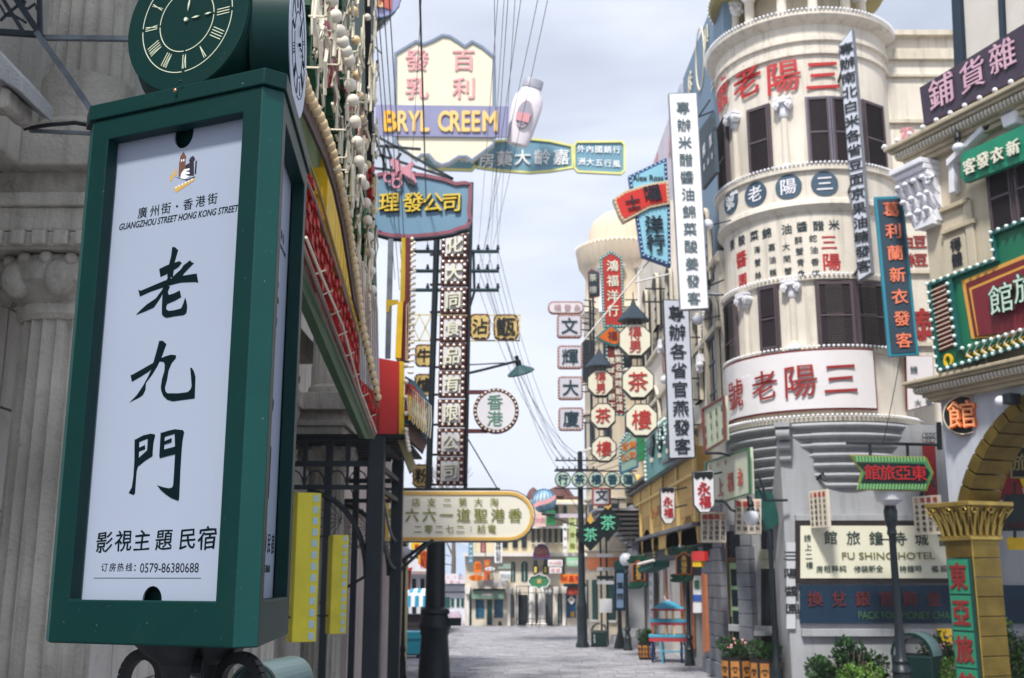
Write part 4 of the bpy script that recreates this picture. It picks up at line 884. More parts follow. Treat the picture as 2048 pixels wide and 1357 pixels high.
# central porch
for x in (1033, 1057, 1072, 1096, 1105): fb(rect(x-.8,1172,x+.8,1252), 'porch_post', DPOLE, -1.2, -1.05)
for y in (1173, 1186, 1238, 1250): fb(rect(1033,y-.6,1105,y+.6), 'porch_rail', DPOLE, -1.18, -1.07)
fb(rect(1037,1190,1055,1250), 'doorway', M('door_shadow', (22, 30, 36), .6, .1), -.05, .0); fb(rect(1060,1188,1105,1250), 'porch_shade', M('recess_shade', (70, 74, 80), .7, .2, 2), -.03, .0)  # flat dark sheets: shade of doorway and recess put into their colour
for x in (1063, 1083): q = FB.at(x, 1251); FB.put(MB().lathe([(.24,0),(.24,.1),(.17,.15),(.15,1.35),(.10,1.6),(0,1.75)], (q[0], -.5, 0), 14), 'white_column', TRIMW, smooth=True)
# right shop fronts
fb(rect(1130,1176,1166,1190), 'red_fascia', M('brick_red', (164, 66, 48), .6, .1), -.3, 0); fb(rect(1128,1168,1205,1175), 'fascia_cap', DPOLE, -.4, 0); fb(rect(1176,1175,1204,1189), 'orange_fascia', M('terracotta', (196, 112, 66), .6, .1), -.3, 0)
fb(rect(1133,1191,1152,1236), 'blue_door', M('deep_blue', (20, 76, 116), .4, .1), -.05, 0); fb(rect(1141,1224,1149,1235), 'door_panel', M('ochre_panel', (190, 150, 70), .5), -.07, -.051)
fb([(1143,1191),(1151.5,1200.5),(1143,1210),(1134.5,1200.5)], 'diamond', TRIMW, -.12, -.08); fb([(1141.5,1200.5),(1143,1198),(1144.5,1200.5),(1143,1203)], 'diamond_spot', BLACK, -.13, -.121)
fb(rect(1160,1190,1167,1250), 'yellow_strip', M('ochre_strip', (206, 176, 60), .6), -.06, 0); fb(rect(1178,1197,1188,1208), 'red_square', M('signal_red'), -.1, 0); fb(rect(1184,1190,1191,1250), 'brown_door', M('brown_door', (110, 64, 46), .5), -.05, 0)
fb(rect(1197,1190,1206,1240), 'blue_window', BWIN, -.05, 0); fb(rect(1199,1200,1204,1216), 'lit_poster', M('cream_poster', (226, 208, 150), .5), -.07, -.051)
# roof ornaments
q = FB.at(1067, 1000); FB.put(MB().lathe([(.28,-.4),(.28,0),(.34,.02),(.30,.25),(.18,.48),(0,.62)], (q[0], .5, q[1]), 16), 'brown_dome', M('brown_dome', (104, 70, 66), .7, .15, 3), smooth=True)
q = FB.at(1120, 992); FB.put(MB().box(q[0]-.9, q[0]+1.0, .2, 1.2, q[1]-.6, q[1]), 'roof_block', M('brown_dome'), bevel=.05); FB.put(MB().lathe([(.7,0),(.45,.35),(.1,.5),(0,.5)], (q[0], .7, q[1]), 4), 'roof_cap', M('brown_dome'))
fb(rect(1055,1000,1090,1052), 'flank_wall', M('straw_wall'), .1, 3)
GB = Thing('globe_sign', 'blue striped globe ornament wrapped with a pink ribbon on the far roof', 'ornament', Frame(P(1087, 1000, FD-.8).xy, 0))
q = GB.at(1088, 1002); r_ = .54; GB.put(MB().ball((q[0], 0, q[1]), r_*.9, 18, 12), 'globe', M('pale_blue_globe', (176, 200, 214), .5, .1), smooth=True)
for k in range(9):
    a = math.pi*k/9; GB.put(MB().tube([(q[0]+r_*math.sin(t)*math.cos(a), r_*math.sin(t)*math.sin(a), q[1]+r_*math.cos(t)) for t in [i*math.pi/6 for i in range(13)]], .022, 4), 'rib', M('rib_blue', (70, 134, 170), .4, .1))
GB.put(MB().prism(GB.poly([(1056,1018),(1074,1006),(1098,1000),(1110,992),(1110,1000),(1098,1008),(1076,1014),(1060,1024)]), -.72, -.66), 'ribbon', WASHP)
GB.put(MB().tube([(q[0], 0, q[1]-r_), (q[0], 0, q[1]-1.2)], .05, 6), 'stand', DPOLE)
# signs hung before the far facade: outline, colours, text
def small_sign(name, label, pts, mat, D, txt=None, tm=None, vertical=False, th=.12, rimm=None, hh=None, group=None, post=True):
    cx = sum(p[0] for p in pts)/len(pts); cy = sum(p[1] for p in pts)/len(pts)
    T = Thing(name, label, 'sign', Frame(P(cx, cy, D).xy, 0), group=group); board(T, pts, 'board', mat, th)
    xs = [p[0] for p in pts]; ys = [p[1] for p in pts]; x0, x1, y0, y1 = min(xs), max(xs), min(ys), max(ys)
    if rimm: rim(T, pts, 1.4, 'rim', rimm, -.05, -.001)
    if txt:
        n = len(txt)
        if vertical: s_ = hh or min((x1-x0)*.7, (y1-y0)/n*.9); T.line(txt, (cx, y0+(y1-y0)*.5/n+1), (cx, y1-(y1-y0)*.5/n-1), s_, tm, y=-.02, bold=.012, ext=.01)
        else: s_ = hh or min((y1-y0)*.7, (x1-x0)/n*.9); T.line(txt, (x0+(x1-x0)*.5/n+1, cy), (x1-(x1-x0)*.5/n-1, cy), s_, tm, y=-.02, bold=.012, ext=.01)
    if post: T.put(MB().box(T.at(cx-1, cy)[0], T.at(cx+1, cy)[0], th, th+(FD-D if FD > D else .5)-.02, T.at(cx, cy+1)[1], T.at(cx, cy-1)[1]), 'hanger', DPOLE)
    return T
ORG = M('orange_paint', (232, 128, 30), .45, .1); WHT = M('sign_white', (230, 230, 232), .5, .05); INKB = M('ink_black', (28, 32, 40), .5); RDT = M('red_letter', (180, 40, 40), .5, .08); GSG = M('sign_green', (60, 120, 84), .5, .12)
oc = [(1055,1163),(1062,1152),(1071,1151),(1078,1147),(1085,1151),(1094,1152),(1101,1163),(1094,1175),(1085,1175),(1078,1180),(1071,1175),(1062,1175)]
small_sign('plaque_sign', 'green notched plaque with a gold character over the far porch', oc, GSG, FD-1.4, '歐', M('washout_gold'), hh=9, rimm=WHT)
small_sign('fan_sign', 'maroon fan shaped sign on a blue base above the green plaque', [(1066,1118),(1066,1108)]+[(1083-16*math.cos(math.pi*t/8), 1106-18*math.sin(math.pi*t/8)) for t in range(9)]+[(1100,1108),(1100,1118)], M('maroon_fan', (96, 44, 58), .5, .1), FD-.9, '福星', M('brown_dome'), rimm=M('deep_blue_rim', (50, 74, 140), .5))
small_sign('shop_sign', 'pale pink sign board over the green one near the globe', rect(1068,1026,1092,1054), M('pink_board', (222, 190, 184), .6, .08), FD-1.5, '大戲', WASHP); small_sign('shop_sign', 'bright green sign beside the pale pink board below the globe', rect(1092,1022,1111,1050), M('bright_green', (40, 128, 76), .5, .1), FD-1.6, '茶', M('leaf_green_paint'))
small_sign('shop_sign', 'orange arch topped sign at the far left end', [(948,1146),(948,1132)]+[(955.5-7.5*math.cos(math.pi*t/6), 1131-8*math.sin(math.pi*t/6)) for t in range(7)]+[(963,1132),(963,1146)], ORG, FD-1.5, '金', M('burnt_orange', (206, 100, 20), .5)); small_sign('shop_sign', 'orange oval sign under the arch topped orange sign', [(952+15*math.cos(math.pi*t/8), 1156-6.5*math.sin(math.pi*t/8)) for t in range(16)], ORG, FD-1.5, '酒家', M('burnt_orange'))
small_sign('shop_sign', 'tall orange red sign right of the orange arch sign', rect(968,1120,980,1161), M('orange_red', (200, 84, 52), .5, .1), FD-1.3, '當押行', M('gold_rim'), True)
small_sign('shop_sign', 'narrow blue vertical sign with white characters at the far left roof', rect(937,1078,946,1128), M('sky_paint', (70, 140, 170), .5, .1), FD-1.2, '新華大酒店', WHT, True); small_sign('shop_sign', 'dark red vertical sign with three pale characters', rect(961,1080,972,1106), DRED, FD-1.2, '永安堂', WASHP, True)
small_sign('shop_sign', 'tall white vertical sign with grey characters on far facade', rect(989,1078,1004,1126), WHT, FD-1.4, '德祥公司', INKB, True); small_sign('shop_sign', 'white scalloped sign with faint lettering over the left shop', [(998,1143),(1022,1143),(1021,1156),(1016,1161),(1004,1161),(999,1156)], WHT, FD-1.5, '照相', M('faint_grey', (180, 186, 186), .6)); small_sign('shop_sign', 'small white oval sign beside the tall orange red one', [(980+10*math.cos(math.pi*t/8), 1138-4*math.sin(math.pi*t/8)) for t in range(16)], WHT, FD-1.6, '茶室', M('faint_grey'))
small_sign('shop_sign', 'grey green slatted sign below the tall white vertical sign', rect(996,1128,1022,1138), M('grey_green', (140, 160, 146), .6, .1), FD-1.3); small_sign('shop_sign', 'low grey sign plates above the sage shop fascia', rect(966,1160,1012,1174), M('grey_plate', (190, 184, 182), .6, .1), FD-1.0, '百貨公司', M('faint_grey'))
small_sign('shop_sign', 'white double sign board, the upper of two, beside the lanterns', rect(1096,1120,1125,1133), WHT, FD-1.4, '大光明', WASHP); small_sign('shop_sign', 'white rounded board, the lower of two, beside the lanterns', rect(1099,1135,1123,1147), WHT, FD-1.4, '眼鏡', WASHP)
small_sign('shop_sign', 'mint green awning shaped sign over the orange shop', [(1133,1115),(1160,1115),(1160,1130),(1156,1133),(1137,1133),(1133,1130)], M('mint_paint', (140, 194, 156), .5, .1), FD-1.4, '冷飲室', WHT); small_sign('shop_sign', 'wide orange sign with red lettering over the red fascia', rect(1121,1149,1165,1167), ORG, FD-1.2, '米昌隆', M('red_letter'))
small_sign('shop_sign', 'tall pale green sign with yellow rounded rim on far upper wall', rrect(1138,1152,1034,1105,6), M('pale_green', (178, 196, 150), .5, .1), FD-1.3, '大金龍', M('olive_letter'), True, rimm=M('pale_yellow_rim')); small_sign('shop_sign', 'stack of small white square signs left of the tall pale green sign', rect(1126,1048,1134,1106), WHT, FD-1.2, '南北行', INKB, True)
small_sign('shop_sign', 'pink and white banner sign beside the grey theatre corner', rect(1226,1086,1238,1115), M('pink_board'), FD-6, '香', M('red_letter')); small_sign('shop_sign', 'pale board with dark rim hanging at upper right of porch', rect(1203,1094,1226,1110), WHT, FD-6)
# white building at far left with terraces
WB2 = Thing('white_terrace_building', 'low white building with dark blue bands and pink lettering at the far left', 'building', Frame(P(900, 1150, 56).xy, 0))
WPL = M('cool_white_wall', (206, 208, 216), .8, .06, 1, .1, .2)
gy = WB2.at(900, 1150)[1]
def w2(pts, name, mat, y0, y1): return WB2.put(MB().prism(WB2.poly(pts, 0), y0, y1), name, mat)
w2(rect(800,1168,932,1249), 'wall', WPL, 0, 5); w2(rect(800,1148,917,1169), 'parapet', WPL, .1, 4); w2(rect(800,1168,930,1171), 'band', M('navy_band', (40, 56, 72), .6), -.2, 0); w2(rect(800,1183,930,1186), 'band', M('navy_band'), -.2, 0); w2(rect(800,1160,930,1168), 'letter_board', M('pinkish_white', (220, 208, 214), .6), -.1, 0)
for i, ch in enumerate('光明電影院大戲'): q = WB2.at(882+i*7, 1155+(i % 2)*9, -.12); WB2.char(ch, q[0], q[1], .16, WASHP, y=-.12, ext=.01)
for x in (925, 916, 905): w2(rect(x-3, 1197, x+3, 1214), 'window', GWIN, -.05, 0)
w2(rect(880,1195,900,1216), 'doorway', M('dark_teal_paint'), -.05, 0)
small_sign('poster_board', 'pink and blue picture board leaning by the low white building', [(893,1226),(918,1222),(924,1232),(924,1250),(890,1250)], M('poster_pink', (196, 176, 192), .6, .35, 2.2), FD+1, post=False)
# mountain and bare tree
mt = M('hazed_hill', (150, 164, 182), .95, .08, .02)  # distance haze mixed into the hill's pale blue colour
m = MB(); hs = [(-140, 0), (-110, 13), (-80, 17), (-55, 15), (-34, 17), (-20, 14), (0, 8), (40, 9), (90, 6), (150, 0)]
vs = []; rr = random.Random(5)
for k in range(61):
    x = -140+k*290/60; 
    for (a, b), (c, d) in zip(hs, hs[1:]):
        if a <= x <= c: h_ = b+(d-b)*(x-a)/(c-a)
    h_ += rr.uniform(-.8, .8)*(1 if 0 < k < 60 else 0); vs += [(x, 300, 0), (x, 330, h_*.7), (x, 360, h_), (x, 430, 0)]
m.add(vs, [(i*4+j, i*4+4+j, i*4+5+j, i*4+1+j) for i in range(60) for j in range(3)]); m.build('hills', mt, kind='structure', smooth=True)
BT = Thing('bare_tree', 'leafless tree with thin upright branches behind the low white building', 'tree', Frame(P(905, 1180, 60).xy, 0))
rt = random.Random(9); tk = MB(); tk.tube([(0,0,0),(.05,0,3),(0,.1,5)], .16, 6, r1=.08); BT.put(tk, 'trunk', M('bark', (104, 92, 84), .9, .2))
br = MB()
def grow(p, d, l, r, n):
    q = p+d*l; br.tube([p, (p+q)/2+Vector((rt.uniform(-.05,.05),0,0)), q], r, 4, cap=False, r1=r*.6)
    if n: [grow(q, (d+Vector((rt.uniform(-.5,.5), rt.uniform(-.4,.4), rt.uniform(0,.3)))).normalized(), l*rt.uniform(.6,.85), r*.6, n-1) for _ in range(3)]
for _ in range(5): grow(Vector((0,.1,rt.uniform(3,5))), Vector((rt.uniform(-.6,.6), rt.uniform(-.4,.4), 1)).normalized(), rt.uniform(1,1.5), .06, 4)
BT.put(br, 'crown', M('bark'), kind='stuff')
# ============================================================ street furniture, left and middle distance
def lamp_post(label, px, pyb, ptop, globe=True, name='street_lamp', sc=1., group='black globe street lamps', drop=False):
    g = G(px, pyb); T = Thing(name, label, 'street lamp', Frame((g.x, g.y), 0), group=group)
    z1 = T.at(px, ptop)[1]; k = g.y/2172*sc
    rg = 13*k*1.0 if globe else 0
    h = z1-2*rg
    T.put(MB().lathe([(9*k,0),(9*k,.08),(7.5*k,.12),(7*k,h*.14),(8*k,h*.145),(6*k,h*.16),(4.2*k,h*.22),(6.5*k,h*.25),(4*k,h*.28),(3.2*k,h*.5),(2.6*k,h*.9),(4.5*k,h*.92),(2.6*k,h*.95),(6*k,h)], (0,0,0), 14), 'post', DPOLE, smooth=True)
    if globe: T.put(MB().ball((0, 0, h+rg*.92), rg, 18, 12), 'globe', GLOBE, smooth=True); T.put(MB().lathe([(.02,0),(.05,.03),(.015,.08),(0,.16)], (0, 0, h+rg*1.85), 8), 'finial', DPOLE, smooth=True)
    return T
lamp_post('far globe lamp in front of the sage green shop window', 1000, 1252, 1181, sc=.55); lamp_post('far globe lamp beside the black porch under the green plaque', 1098, 1252, 1175, sc=.6)
lamp_post('slim black lamp post with white globe seen behind the iron porch', 804, 1362, 1092, sc=.95)
lamp_post('thin black post beyond the awning stall, nearer the thick pole', 842, 1266, 1120, globe=False, name='iron_post', group=None); lamp_post('thick ribbed black post behind the striped awning', 833, 1266, 1060, globe=False, name='iron_post', group=None, sc=1.3); lamp_post('thin black post between the red lantern and ribbed post', 818, 1270, 1100, globe=False, name='iron_post', group=None)
AW = Thing('striped_stall', 'market stall with a blue and white striped awning left of the thick pole', 'stall', Frame(P(820, 1200, 36).xy, 0))
x0, z1 = AW.at(782, 1186); x1, z0 = AW.at(862, 1214); n_ = 10
for k in range(n_):
    xa, xb = x0+(x1-x0)*k/n_, x0+(x1-x0)*(k+1)/n_-.003; mt_ = M('awning_blue', (34, 142, 176), .6, .06) if k % 2 == 0 else WHT
    AW.put(MB().add([(xa,0,z1-.10),(xb,0,z1-.10),(xb,1.2,z1+.12),(xa,1.2,z1+.12),(xa,-.02,z0),(xb,-.02,z0),(xa,.02,z1-.12),(xb,.02,z1-.12)], [(0,1,2,3),(4,5,1,0),(4,6,7,5)]), 'awning_strip', mt_)
AW.put(MB().box(x0, x1, .02, .04, z1-.12, z1), 'valance', WHT)
for xx in (x0+.05, x1-.1): AW.put(MB().box(xx, xx+.06, .1, .16, 0, z1-.1), 'stall_post', DPOLE)
AW.put(MB().box(x0, x1-.3, .3, 1.1, .6, .95).box(x0+.1, x1-.4, .32, 1.08, 0, .6), 'counter', M('counter_dark', (40, 36, 40), .6))
RL = Thing('red_lantern_box', 'dark red lantern shaped box hanging behind the slim lamp post', 'lantern', Frame(P(812, 1165, 30).xy, 10))
RL.put(MB().prism(RL.poly([(797,1142),(823,1138),(820,1178),(800,1174)]), 0, .35), 'body', DRED); RL.put(MB().prism(RL.poly([(795,1140),(825,1135),(824,1141),(797,1145)]), -.04, .4), 'cap', M('signal_red')); RL.put(MB().prism(RL.poly([(797,1172),(822,1176),(819,1181),(801,1177)]), -.03, .38), 'foot', M('signal_red'))
for i, ch in enumerate('大紅燈'): q = RL.at(808, 1148+i*10, -.02); RL.char(ch, q[0], q[1], .12, M('orange_paint'), y=-.02, ext=.01)
RL.put(MB().tube([(RL.at(810,1138)[0], .15, RL.at(810,1138)[1]), (RL.at(810,1090)[0], .15, RL.at(810,1090)[1])], .015, 4), 'hanger', DPOLE)
small_sign('neon_stack_sign', 'orange and yellow stacked neon sign hanging left of the thick pole', [(836,1102),(862,1100),(862,1140),(850,1138),(836,1128)], M('orange_yellow', (226, 160, 50), .5, .2, 5), 33, '金龍', M('red_letter'), True)
small_sign('shop_sign', 'yellow sign between the orange stack and the slim lamp', rect(822,1086,842,1099), M('yellow_paint'), 32, '當', M('red_letter')); small_sign('red_mail_box', 'bright red box sign standing under the striped awning', rect(790,1220,806,1234), M('signal_red'), 35, '福', M('washout_gold'), post=False)
GP = Thing('left_arcade_building', 'cream arcaded building with dark openings behind the striped stall', 'building', Frame(P(815, 1150, 42).xy, 0))
board(GP, rect(700,1118,872,1262), 'wall', M('cool_white_wall'), 4, .2); board(GP, rect(700,1143,868,1149), 'eave', M('eave_grey', (150, 130, 126), .7), .5, -.3)
for x in (795, 812, 828, 845, 860): board(GP, rect(x-4,1158,x+4,1246), 'opening', DWIN, .03, .16); board(GP, rect(x-4,1190,x+4,1192), 'rail', TRIMW, .03, .12)
# blue planter
g = G(815, 1318); BP = Thing('blue_planter', 'large turquoise rectangular planter box on legs beside the thick pole', 'planter', Frame((g.x, g.y), 0))
x0, z0 = BP.at(775, 1309); x1, z1 = BP.at(845, 1268); TQ = M('turquoise_paint', (46, 150, 172), .5, .08, 3, dirt=.06)
BP.put(MB().box(x0, x1, 0, .7, z0, z1), 'body', TQ, bevel=.01); BP.put(MB().box(x0, x1+.03, -.03, .73, z1-.02, z1+.05), 'rim', TQ, bevel=.008)
BP.put(MB().prism([(x0, z1-.13), (x1-.06, z1-.13), (x1-.02, z1-.04), (x1-.02, z1-.02), (x0, z1-.02)], -.05, -.001), 'moulding', TQ); BP.put(MB().box(x0, x1, .03, .67, z0-.03, z0), 'base_edge', DPOLE)
for xx in (x0+.1, x1-.16): BP.put(MB().box(xx, xx+.07, .1, .6, 0, z0-.03), 'leg', DPOLE)
# ============================================================ round corner tower of the soy sauce shop
PLAST = M('tower_plaster', (222, 214, 200), .85, .12, .9, .25, .55, dirt=.16, bscale=25); PLAST2 = M('tower_moulding', (206, 197, 178), .85, .18, 1.2, .3, .6, dirt=.25)
GREYW = M('grey_render', (162, 164, 168), .85, .10, .8, .3, .35, dirt=.1, bscale=25); WHITEC = M('white_plaster', (230, 230, 236), .7, .08, 3, .1, .2)
SHUT = M('shutter_brown', (84, 72, 78), .55, .15, 4); LOUV = M('louvre_dark', (66, 58, 62), .6, .15, 4); MAROON = M('maroon_letter', (150, 42, 40), .55, .15, 3); REDL = M('bright_red_letter', (184, 44, 44), .5, .15, 2); INKT = M('ink_teal', (34, 52, 58), .5, .1)
TC = (6.59, 23.0); TR_ = 1.86
TF = Frame(TC, 0)
TW = Thing('round_tower_shop', 'cream round corner tower shop with shuttered windows, red characters and stepped grey corbels', 'building', TF)
def cyl(px, py, R):
    d = Vector(ray(px, py)); ox, oy = -TC[0], -TC[1]
    a = d.x*d.x+d.y*d.y; b = 2*(ox*d.x+oy*d.y); c = ox*ox+oy*oy-R*R
    disc = b*b-4*a*c
    t = (-b-math.sqrt(max(disc, 0)))/(2*a); x, y = ox+d.x*t, oy+d.y*t
    th = math.atan2(y, x)
    return (th-2*math.pi if th > 0 else th), H+d.z*t
def on_cyl(th, z, R, sub=None):
    """an Empty-free placement: location and turn of something facing outward at angle th"""
    return (R*math.cos(th), R*math.sin(th), z), th+math.pi/2
def zc(py, R=TR_): return cyl(1606, py, R)[1]
TOPZ = zc(26, 2.0); zs = {k: zc(v) for k, v in dict(a=46, b=52, c=76, d=84, e=104, f=112, l1=336, l1b=346, c1=404, c1b=424, l2=556, l2b=562, l3=700, l4=838, l4b=848).items()}
# main drum with real window recesses is a wall band between openings: build it as a lathe, then hang proud window units
prof = [(1.9, zs['l4b']), (2.0, zs['l4b']+.02), (2.02, zs['l4']), (TR_+.02, zs['l4']+.03), (TR_, zs['l3']-.1), (TR_+.06, zs['l3']-.08), (TR_+.10, zs['l3']), (TR_, zs['l3']+.02), (TR_, zs['l2b']-.03), (TR_+.08, zs['l2b']), (TR_+.08, zs['l2']), (TR_+.01, zs['l2']+.02), (TR_+.01, zs['c1b']-.04), (TR_+.07, zs['c1b']), (TR_+.15, (zs['c1b']+zs['c1'])/2), (TR_+.13, zs['c1']), (TR_+.09, zs['c1']+.03), (TR_+.09, zs['l1b']-.03), (TR_+.16, zs['l1b']), (TR_+.16, zs['l1']), (TR_-.01, zs['l1']+.02), (TR_-.01, zs['f']), (TR_+.05, zs['f']+.02), (TR_+.05, zs['e']), (TR_+.01, zs['e']+.02), (TR_+.01, zs['d']-.02), (TR_+.07, zs['d']), (TR_+.07, zs['c']), (TR_+.03, zs['c']+.02), (TR_+.03, zs['b']), (TR_+.12, zs['b']+.05), (TR_+.2, zs['a']+.03), (TR_+.24, TOPZ-.08), (TR_+.24, TOPZ), (1.2, TOPZ+.02), (0, TOPZ+.02)]
MB().lathe(prof, (0,0,0), 96).build('drum', PLAST, TW.e, smooth=True)
# stepped corbels below
zt0, zb0 = zs['l4b'], zc(992, .9)
for nm, R1, a0, a1 in (('right_corbel', 1.67, -112, 10), ('left_corbel', 1.50, -215, -112)):
    prof = []; n_ = 7
    for k in range(n_):
        d_ = (2.02-R1)/n_; r0 = 2.02-d_*k; z0, z1 = zt0+(zb0-zt0)*k/n_, zt0+(zb0-zt0)*(k+1)/n_; h_ = z0-z1
        prof += [(r0-.05, z0), (r0+.0, z0-h_*.12), (r0+.02, z0-h_*.32), (r0-.0, z0-h_*.52), (r0-.07, z0-h_*.62), (r0-.10, z0-h_*.70), (r0-.10, z1+.004)]
    prof += [(1.0, zb0-.02)]
    MB().lathe(prof[::-1], (0,0,0), 60, math.radians(a0), math.radians(a1)).build(nm, GREYW, TW.e, smooth=True)
# bulbs on the ledges
def ring_bulbs(R, z, n, a0=-200, a1=-20):
    bulbs(TW, [(R*math.cos(math.radians(a0+(a1-a0)*k/n)), z, R*math.sin(math.radians(a0+(a1-a0)*k/n))) for k in range(n+1)], .032, BULBW, n=7)
ring_bulbs(TR_+.25, TOPZ+.03, 74); ring_bulbs(TR_+.17, zs['l1']+.03, 72); ring_bulbs(TR_+.10, zs['l2']+.03, 66); ring_bulbs(TR_+.12, zs['l3']+.03, 66); ring_bulbs(2.04, zs['l4']+.03, 70)
def local_group(name, th, z, R, label=None):
    e = bpy.data.objects.new(name, None); COL.objects.link(e); e.parent = TW.e; e.location = (R*math.cos(th), R*math.sin(th), z); e.rotation_euler = (0, 0, th+math.pi/2)
    return e
def louvre_window(par, x0, x1, z0, z1, leaves=1, loc_y=0., name='window', lit=True, frame_mat=None):
    """shuttered window in coordinates of par: frame, leaves and their slats"""
    fm = frame_mat or SHUT
    w = MB().ring([(x0,z0),(x1,z0),(x1,z1),(x0,z1)], [(x0+.035,z0+.035),(x1-.035,z0+.035),(x1-.035,z1-.035),(x0+.035,z1-.035)], loc_y-.05, loc_y+.02).build(name, fm, par)
    MB().box(x0+.01, x1-.01, loc_y+.0, loc_y+.02, z0+.01, z1-.01).build('opening', LOUV, w)
    lw = (x1-x0-.07)/leaves
    for k in range(leaves):
        a = x0+.035+k*lw; m = MB().box(a, a+.035, loc_y-.07, loc_y-.02, z0+.04, z1-.04).box(a+lw-.035, a+lw-.002, loc_y-.07, loc_y-.02, z0+.04, z1-.04)
        zm = z0+(z1-z0)*.47
        for zz in (z0+.035, zm, z1-.075): m.box(a+.034, a+lw-.034, loc_y-.068, loc_y-.02, zz, zz+.04)
        m.build('shutter', SHUT, w); s = MB(); zz = z0+.09
        while zz < z1-.09:
            if abs(zz-zm-.01) > .04: s.add([(a+.034, loc_y-.055, zz), (a+lw-.034, loc_y-.055, zz), (a+lw-.034, loc_y-.015, zz+.032), (a+.034, loc_y-.015, zz+.032), (a+.034, loc_y-.055, zz-.008), (a+lw-.034, loc_y-.055, zz-.008)], [(0,1,2,3), (4,5,1,0)])
            zz += .043
        s.build('louvres', LOUV, w, kind='stuff')
    return w
def tower_window(px0, px1, py0, py1, leaves=1, fm=None):
    th0 = cyl(px0, (py0+py1)/2, TR_)[0]; th1 = cyl(px1, (py0+py1)/2, TR_)[0]
    n = leaves; pm = (px0+px1)/2
    z1 = cyl(pm, py0, TR_)[1]; z0 = cyl(pm, py1, TR_)[1]
    for k in range(n):
        a, b = th0+(th1-th0)*k/n, th0+(th1-th0)*(k+1)/n; m = (a+b)/2; w = TR_*math.sin(abs(b-a)/2)
        e = local_group('window', m, 0, TR_*math.cos((b-a)/2)+.03); louvre_window(e, -w, w, z0, z1, 1, name='window_frame', frame_mat=fm)
MAU = M('mauve_frame', (120, 114, 130), .5, .1)
tower_window(1434, 1461, 236, 400); tower_window(1499, 1545, 214, 352); tower_window(1613, 1706, 195, 334, 2, MAU); tower_window(1724, 1766, 208, 350)
tower_window(1452, 1479, 598, 764); tower_window(1521, 1561, 572, 703); tower_window(1632, 1770, 563, 697, 2)
def half_column(px, pc0, pc1, pb):
    th, zt_ = cyl(px, pc0, TR_); z1 = cyl(px, pc1, TR_)[1]; z0 = cyl(px, pb, TR_)[1]
    e = local_group('half_column', th, 0, TR_)
    m = MB().lathe([(.085, z0), (.085, z0+.1), (.10, z0+.1), (.10, z0+.14), (.078, z0+.16), (.07, z1)], (0,0,0), 24, flute=12, fd=.08); m.build('shaft', PLAST, e, smooth=True)
    m = MB().box(-.17, .17, -.17, .05, zt_-.06, zt_).lathe([(.075, z1), (.10, z1+.04), (.10, z1+.10), (.13, zt_-.06)], (0,0,0), 14)
    for s_ in (-1, 1):
        m.tube([(s_*.13, -.17, zt_-.15), (s_*.13, .02, zt_-.15)], .075, 12); m.tube([(s_*.13, -.185, zt_-.15), (s_*.13, -.17, zt_-.15)], .035, 10); m.tube([(s_*.13, -.16, zt_-.23), (s_*.13, -.02, zt_-.23)], .03, 8)
    m.tube([(-.1, -.14, zt_-.10), (.1, -.14, zt_-.10)], .045, 8); m.build('capital', WHITEC, e, smooth=True)
    m = MB().box(-.13, .13, -.13, .02, z0-.02, z0+.06).box(-.10, .10, -.11, .02, z0+.06, z0+.10); m.build('plinth', WHITEC, e, bevel=.01)
half_column(1469, 228, 262, 395); half_column(1566, 200, 238, 345); half_column(1492, 588, 618, 760); half_column(1583, 562, 598, 700)
def cyl_char(ch, px, py, hpx, mat, R=TR_, off=None, bold=.014, ext=.006, brush=0., wf=1., rot=0., name='character'):
    off = off or (.042 if hpx > 50 else .02); th, z = cyl(px, py, R+off); s_ = abs(cyl(px, py-hpx/2, R+off)[1]-cyl(px, py+hpx/2, R+off)[1])*1.08
    me, w, h = gmesh(ch, mat, bold, ext, 0., brush); l, a = on_cyl(th, z, R+off)
    # bend the flat glyph round the wall
    k = (ch, mat.name, 'bent', round(s_, 2), bold, ext, brush, round(R, 2))
    if k not in GM:
        m2 = me.copy()
        for v in m2.vertices: v.co.z -= (v.co.x*wf)**2*s_/(2*R)
        GM[k] = m2
    place(name, GM[k], TW.e, l, (math.pi/2, rot, a), (s_*wf, s_, s_))
for ch, px, py in (('三',1646,150),('陽',1566,153),('老',1491,164),('號',1441,192)): cyl_char(ch, px, py, 64, REDL, bold=.012, brush=.10)
for ch, px, py in (('三',1649,368),('陽',1577,374),('老',1511,389),('號',1462,405)):
    th, z = cyl(px, py, TR_+.09); e = local_group('roundel', th, z, TR_+.085); r_ = .27
    MB().disc((0, 0), r_, -.02, .03, 32).build('disc', M('roundel_slate', (64, 88, 106), .6, .08, 3), e); me, w, h = gmesh(ch, WHITEC, .012, .01, 0., .08); place('character', me, e, (0, -.03, 0), (math.pi/2, 0, 0), (.36, .36, .36))
for ch, px, py, s_ in (('米',1668,450,20),('醋',1637,452,20),('醬',1604,454,20),('油',1573,459,20),('錦',1533,467,20),('菜',1508,472,20),('酸',1483,481,20),('姜',1464,490,20)): cyl_char(ch, px, py, s_, INKT, ext=.01)
for txt, px0, py0, px1, py1 in (('蛇油香蝦',1626,477,1632,548),('醉蟹青魚',1597,481,1603,548),('大閘蟹',1572,494,1576,543),('嘉油糕',1543,495,1546,546),('海蟹絲',1514,500,1516,551)):
    for i, ch in enumerate(txt): t = i/(len(txt)-1); cyl_char(ch, px0+(px1-px0)*t, py0+(py1-py0)*t, 14.5, INKT, ext=.008)
for ch, px, py, s_ in (('三',1658,485,30),('陽',1664,524,34),('醬',1482,519,32),('園',1485,560,26)): cyl_char(ch, px, py, s_, REDL, bold=.02)
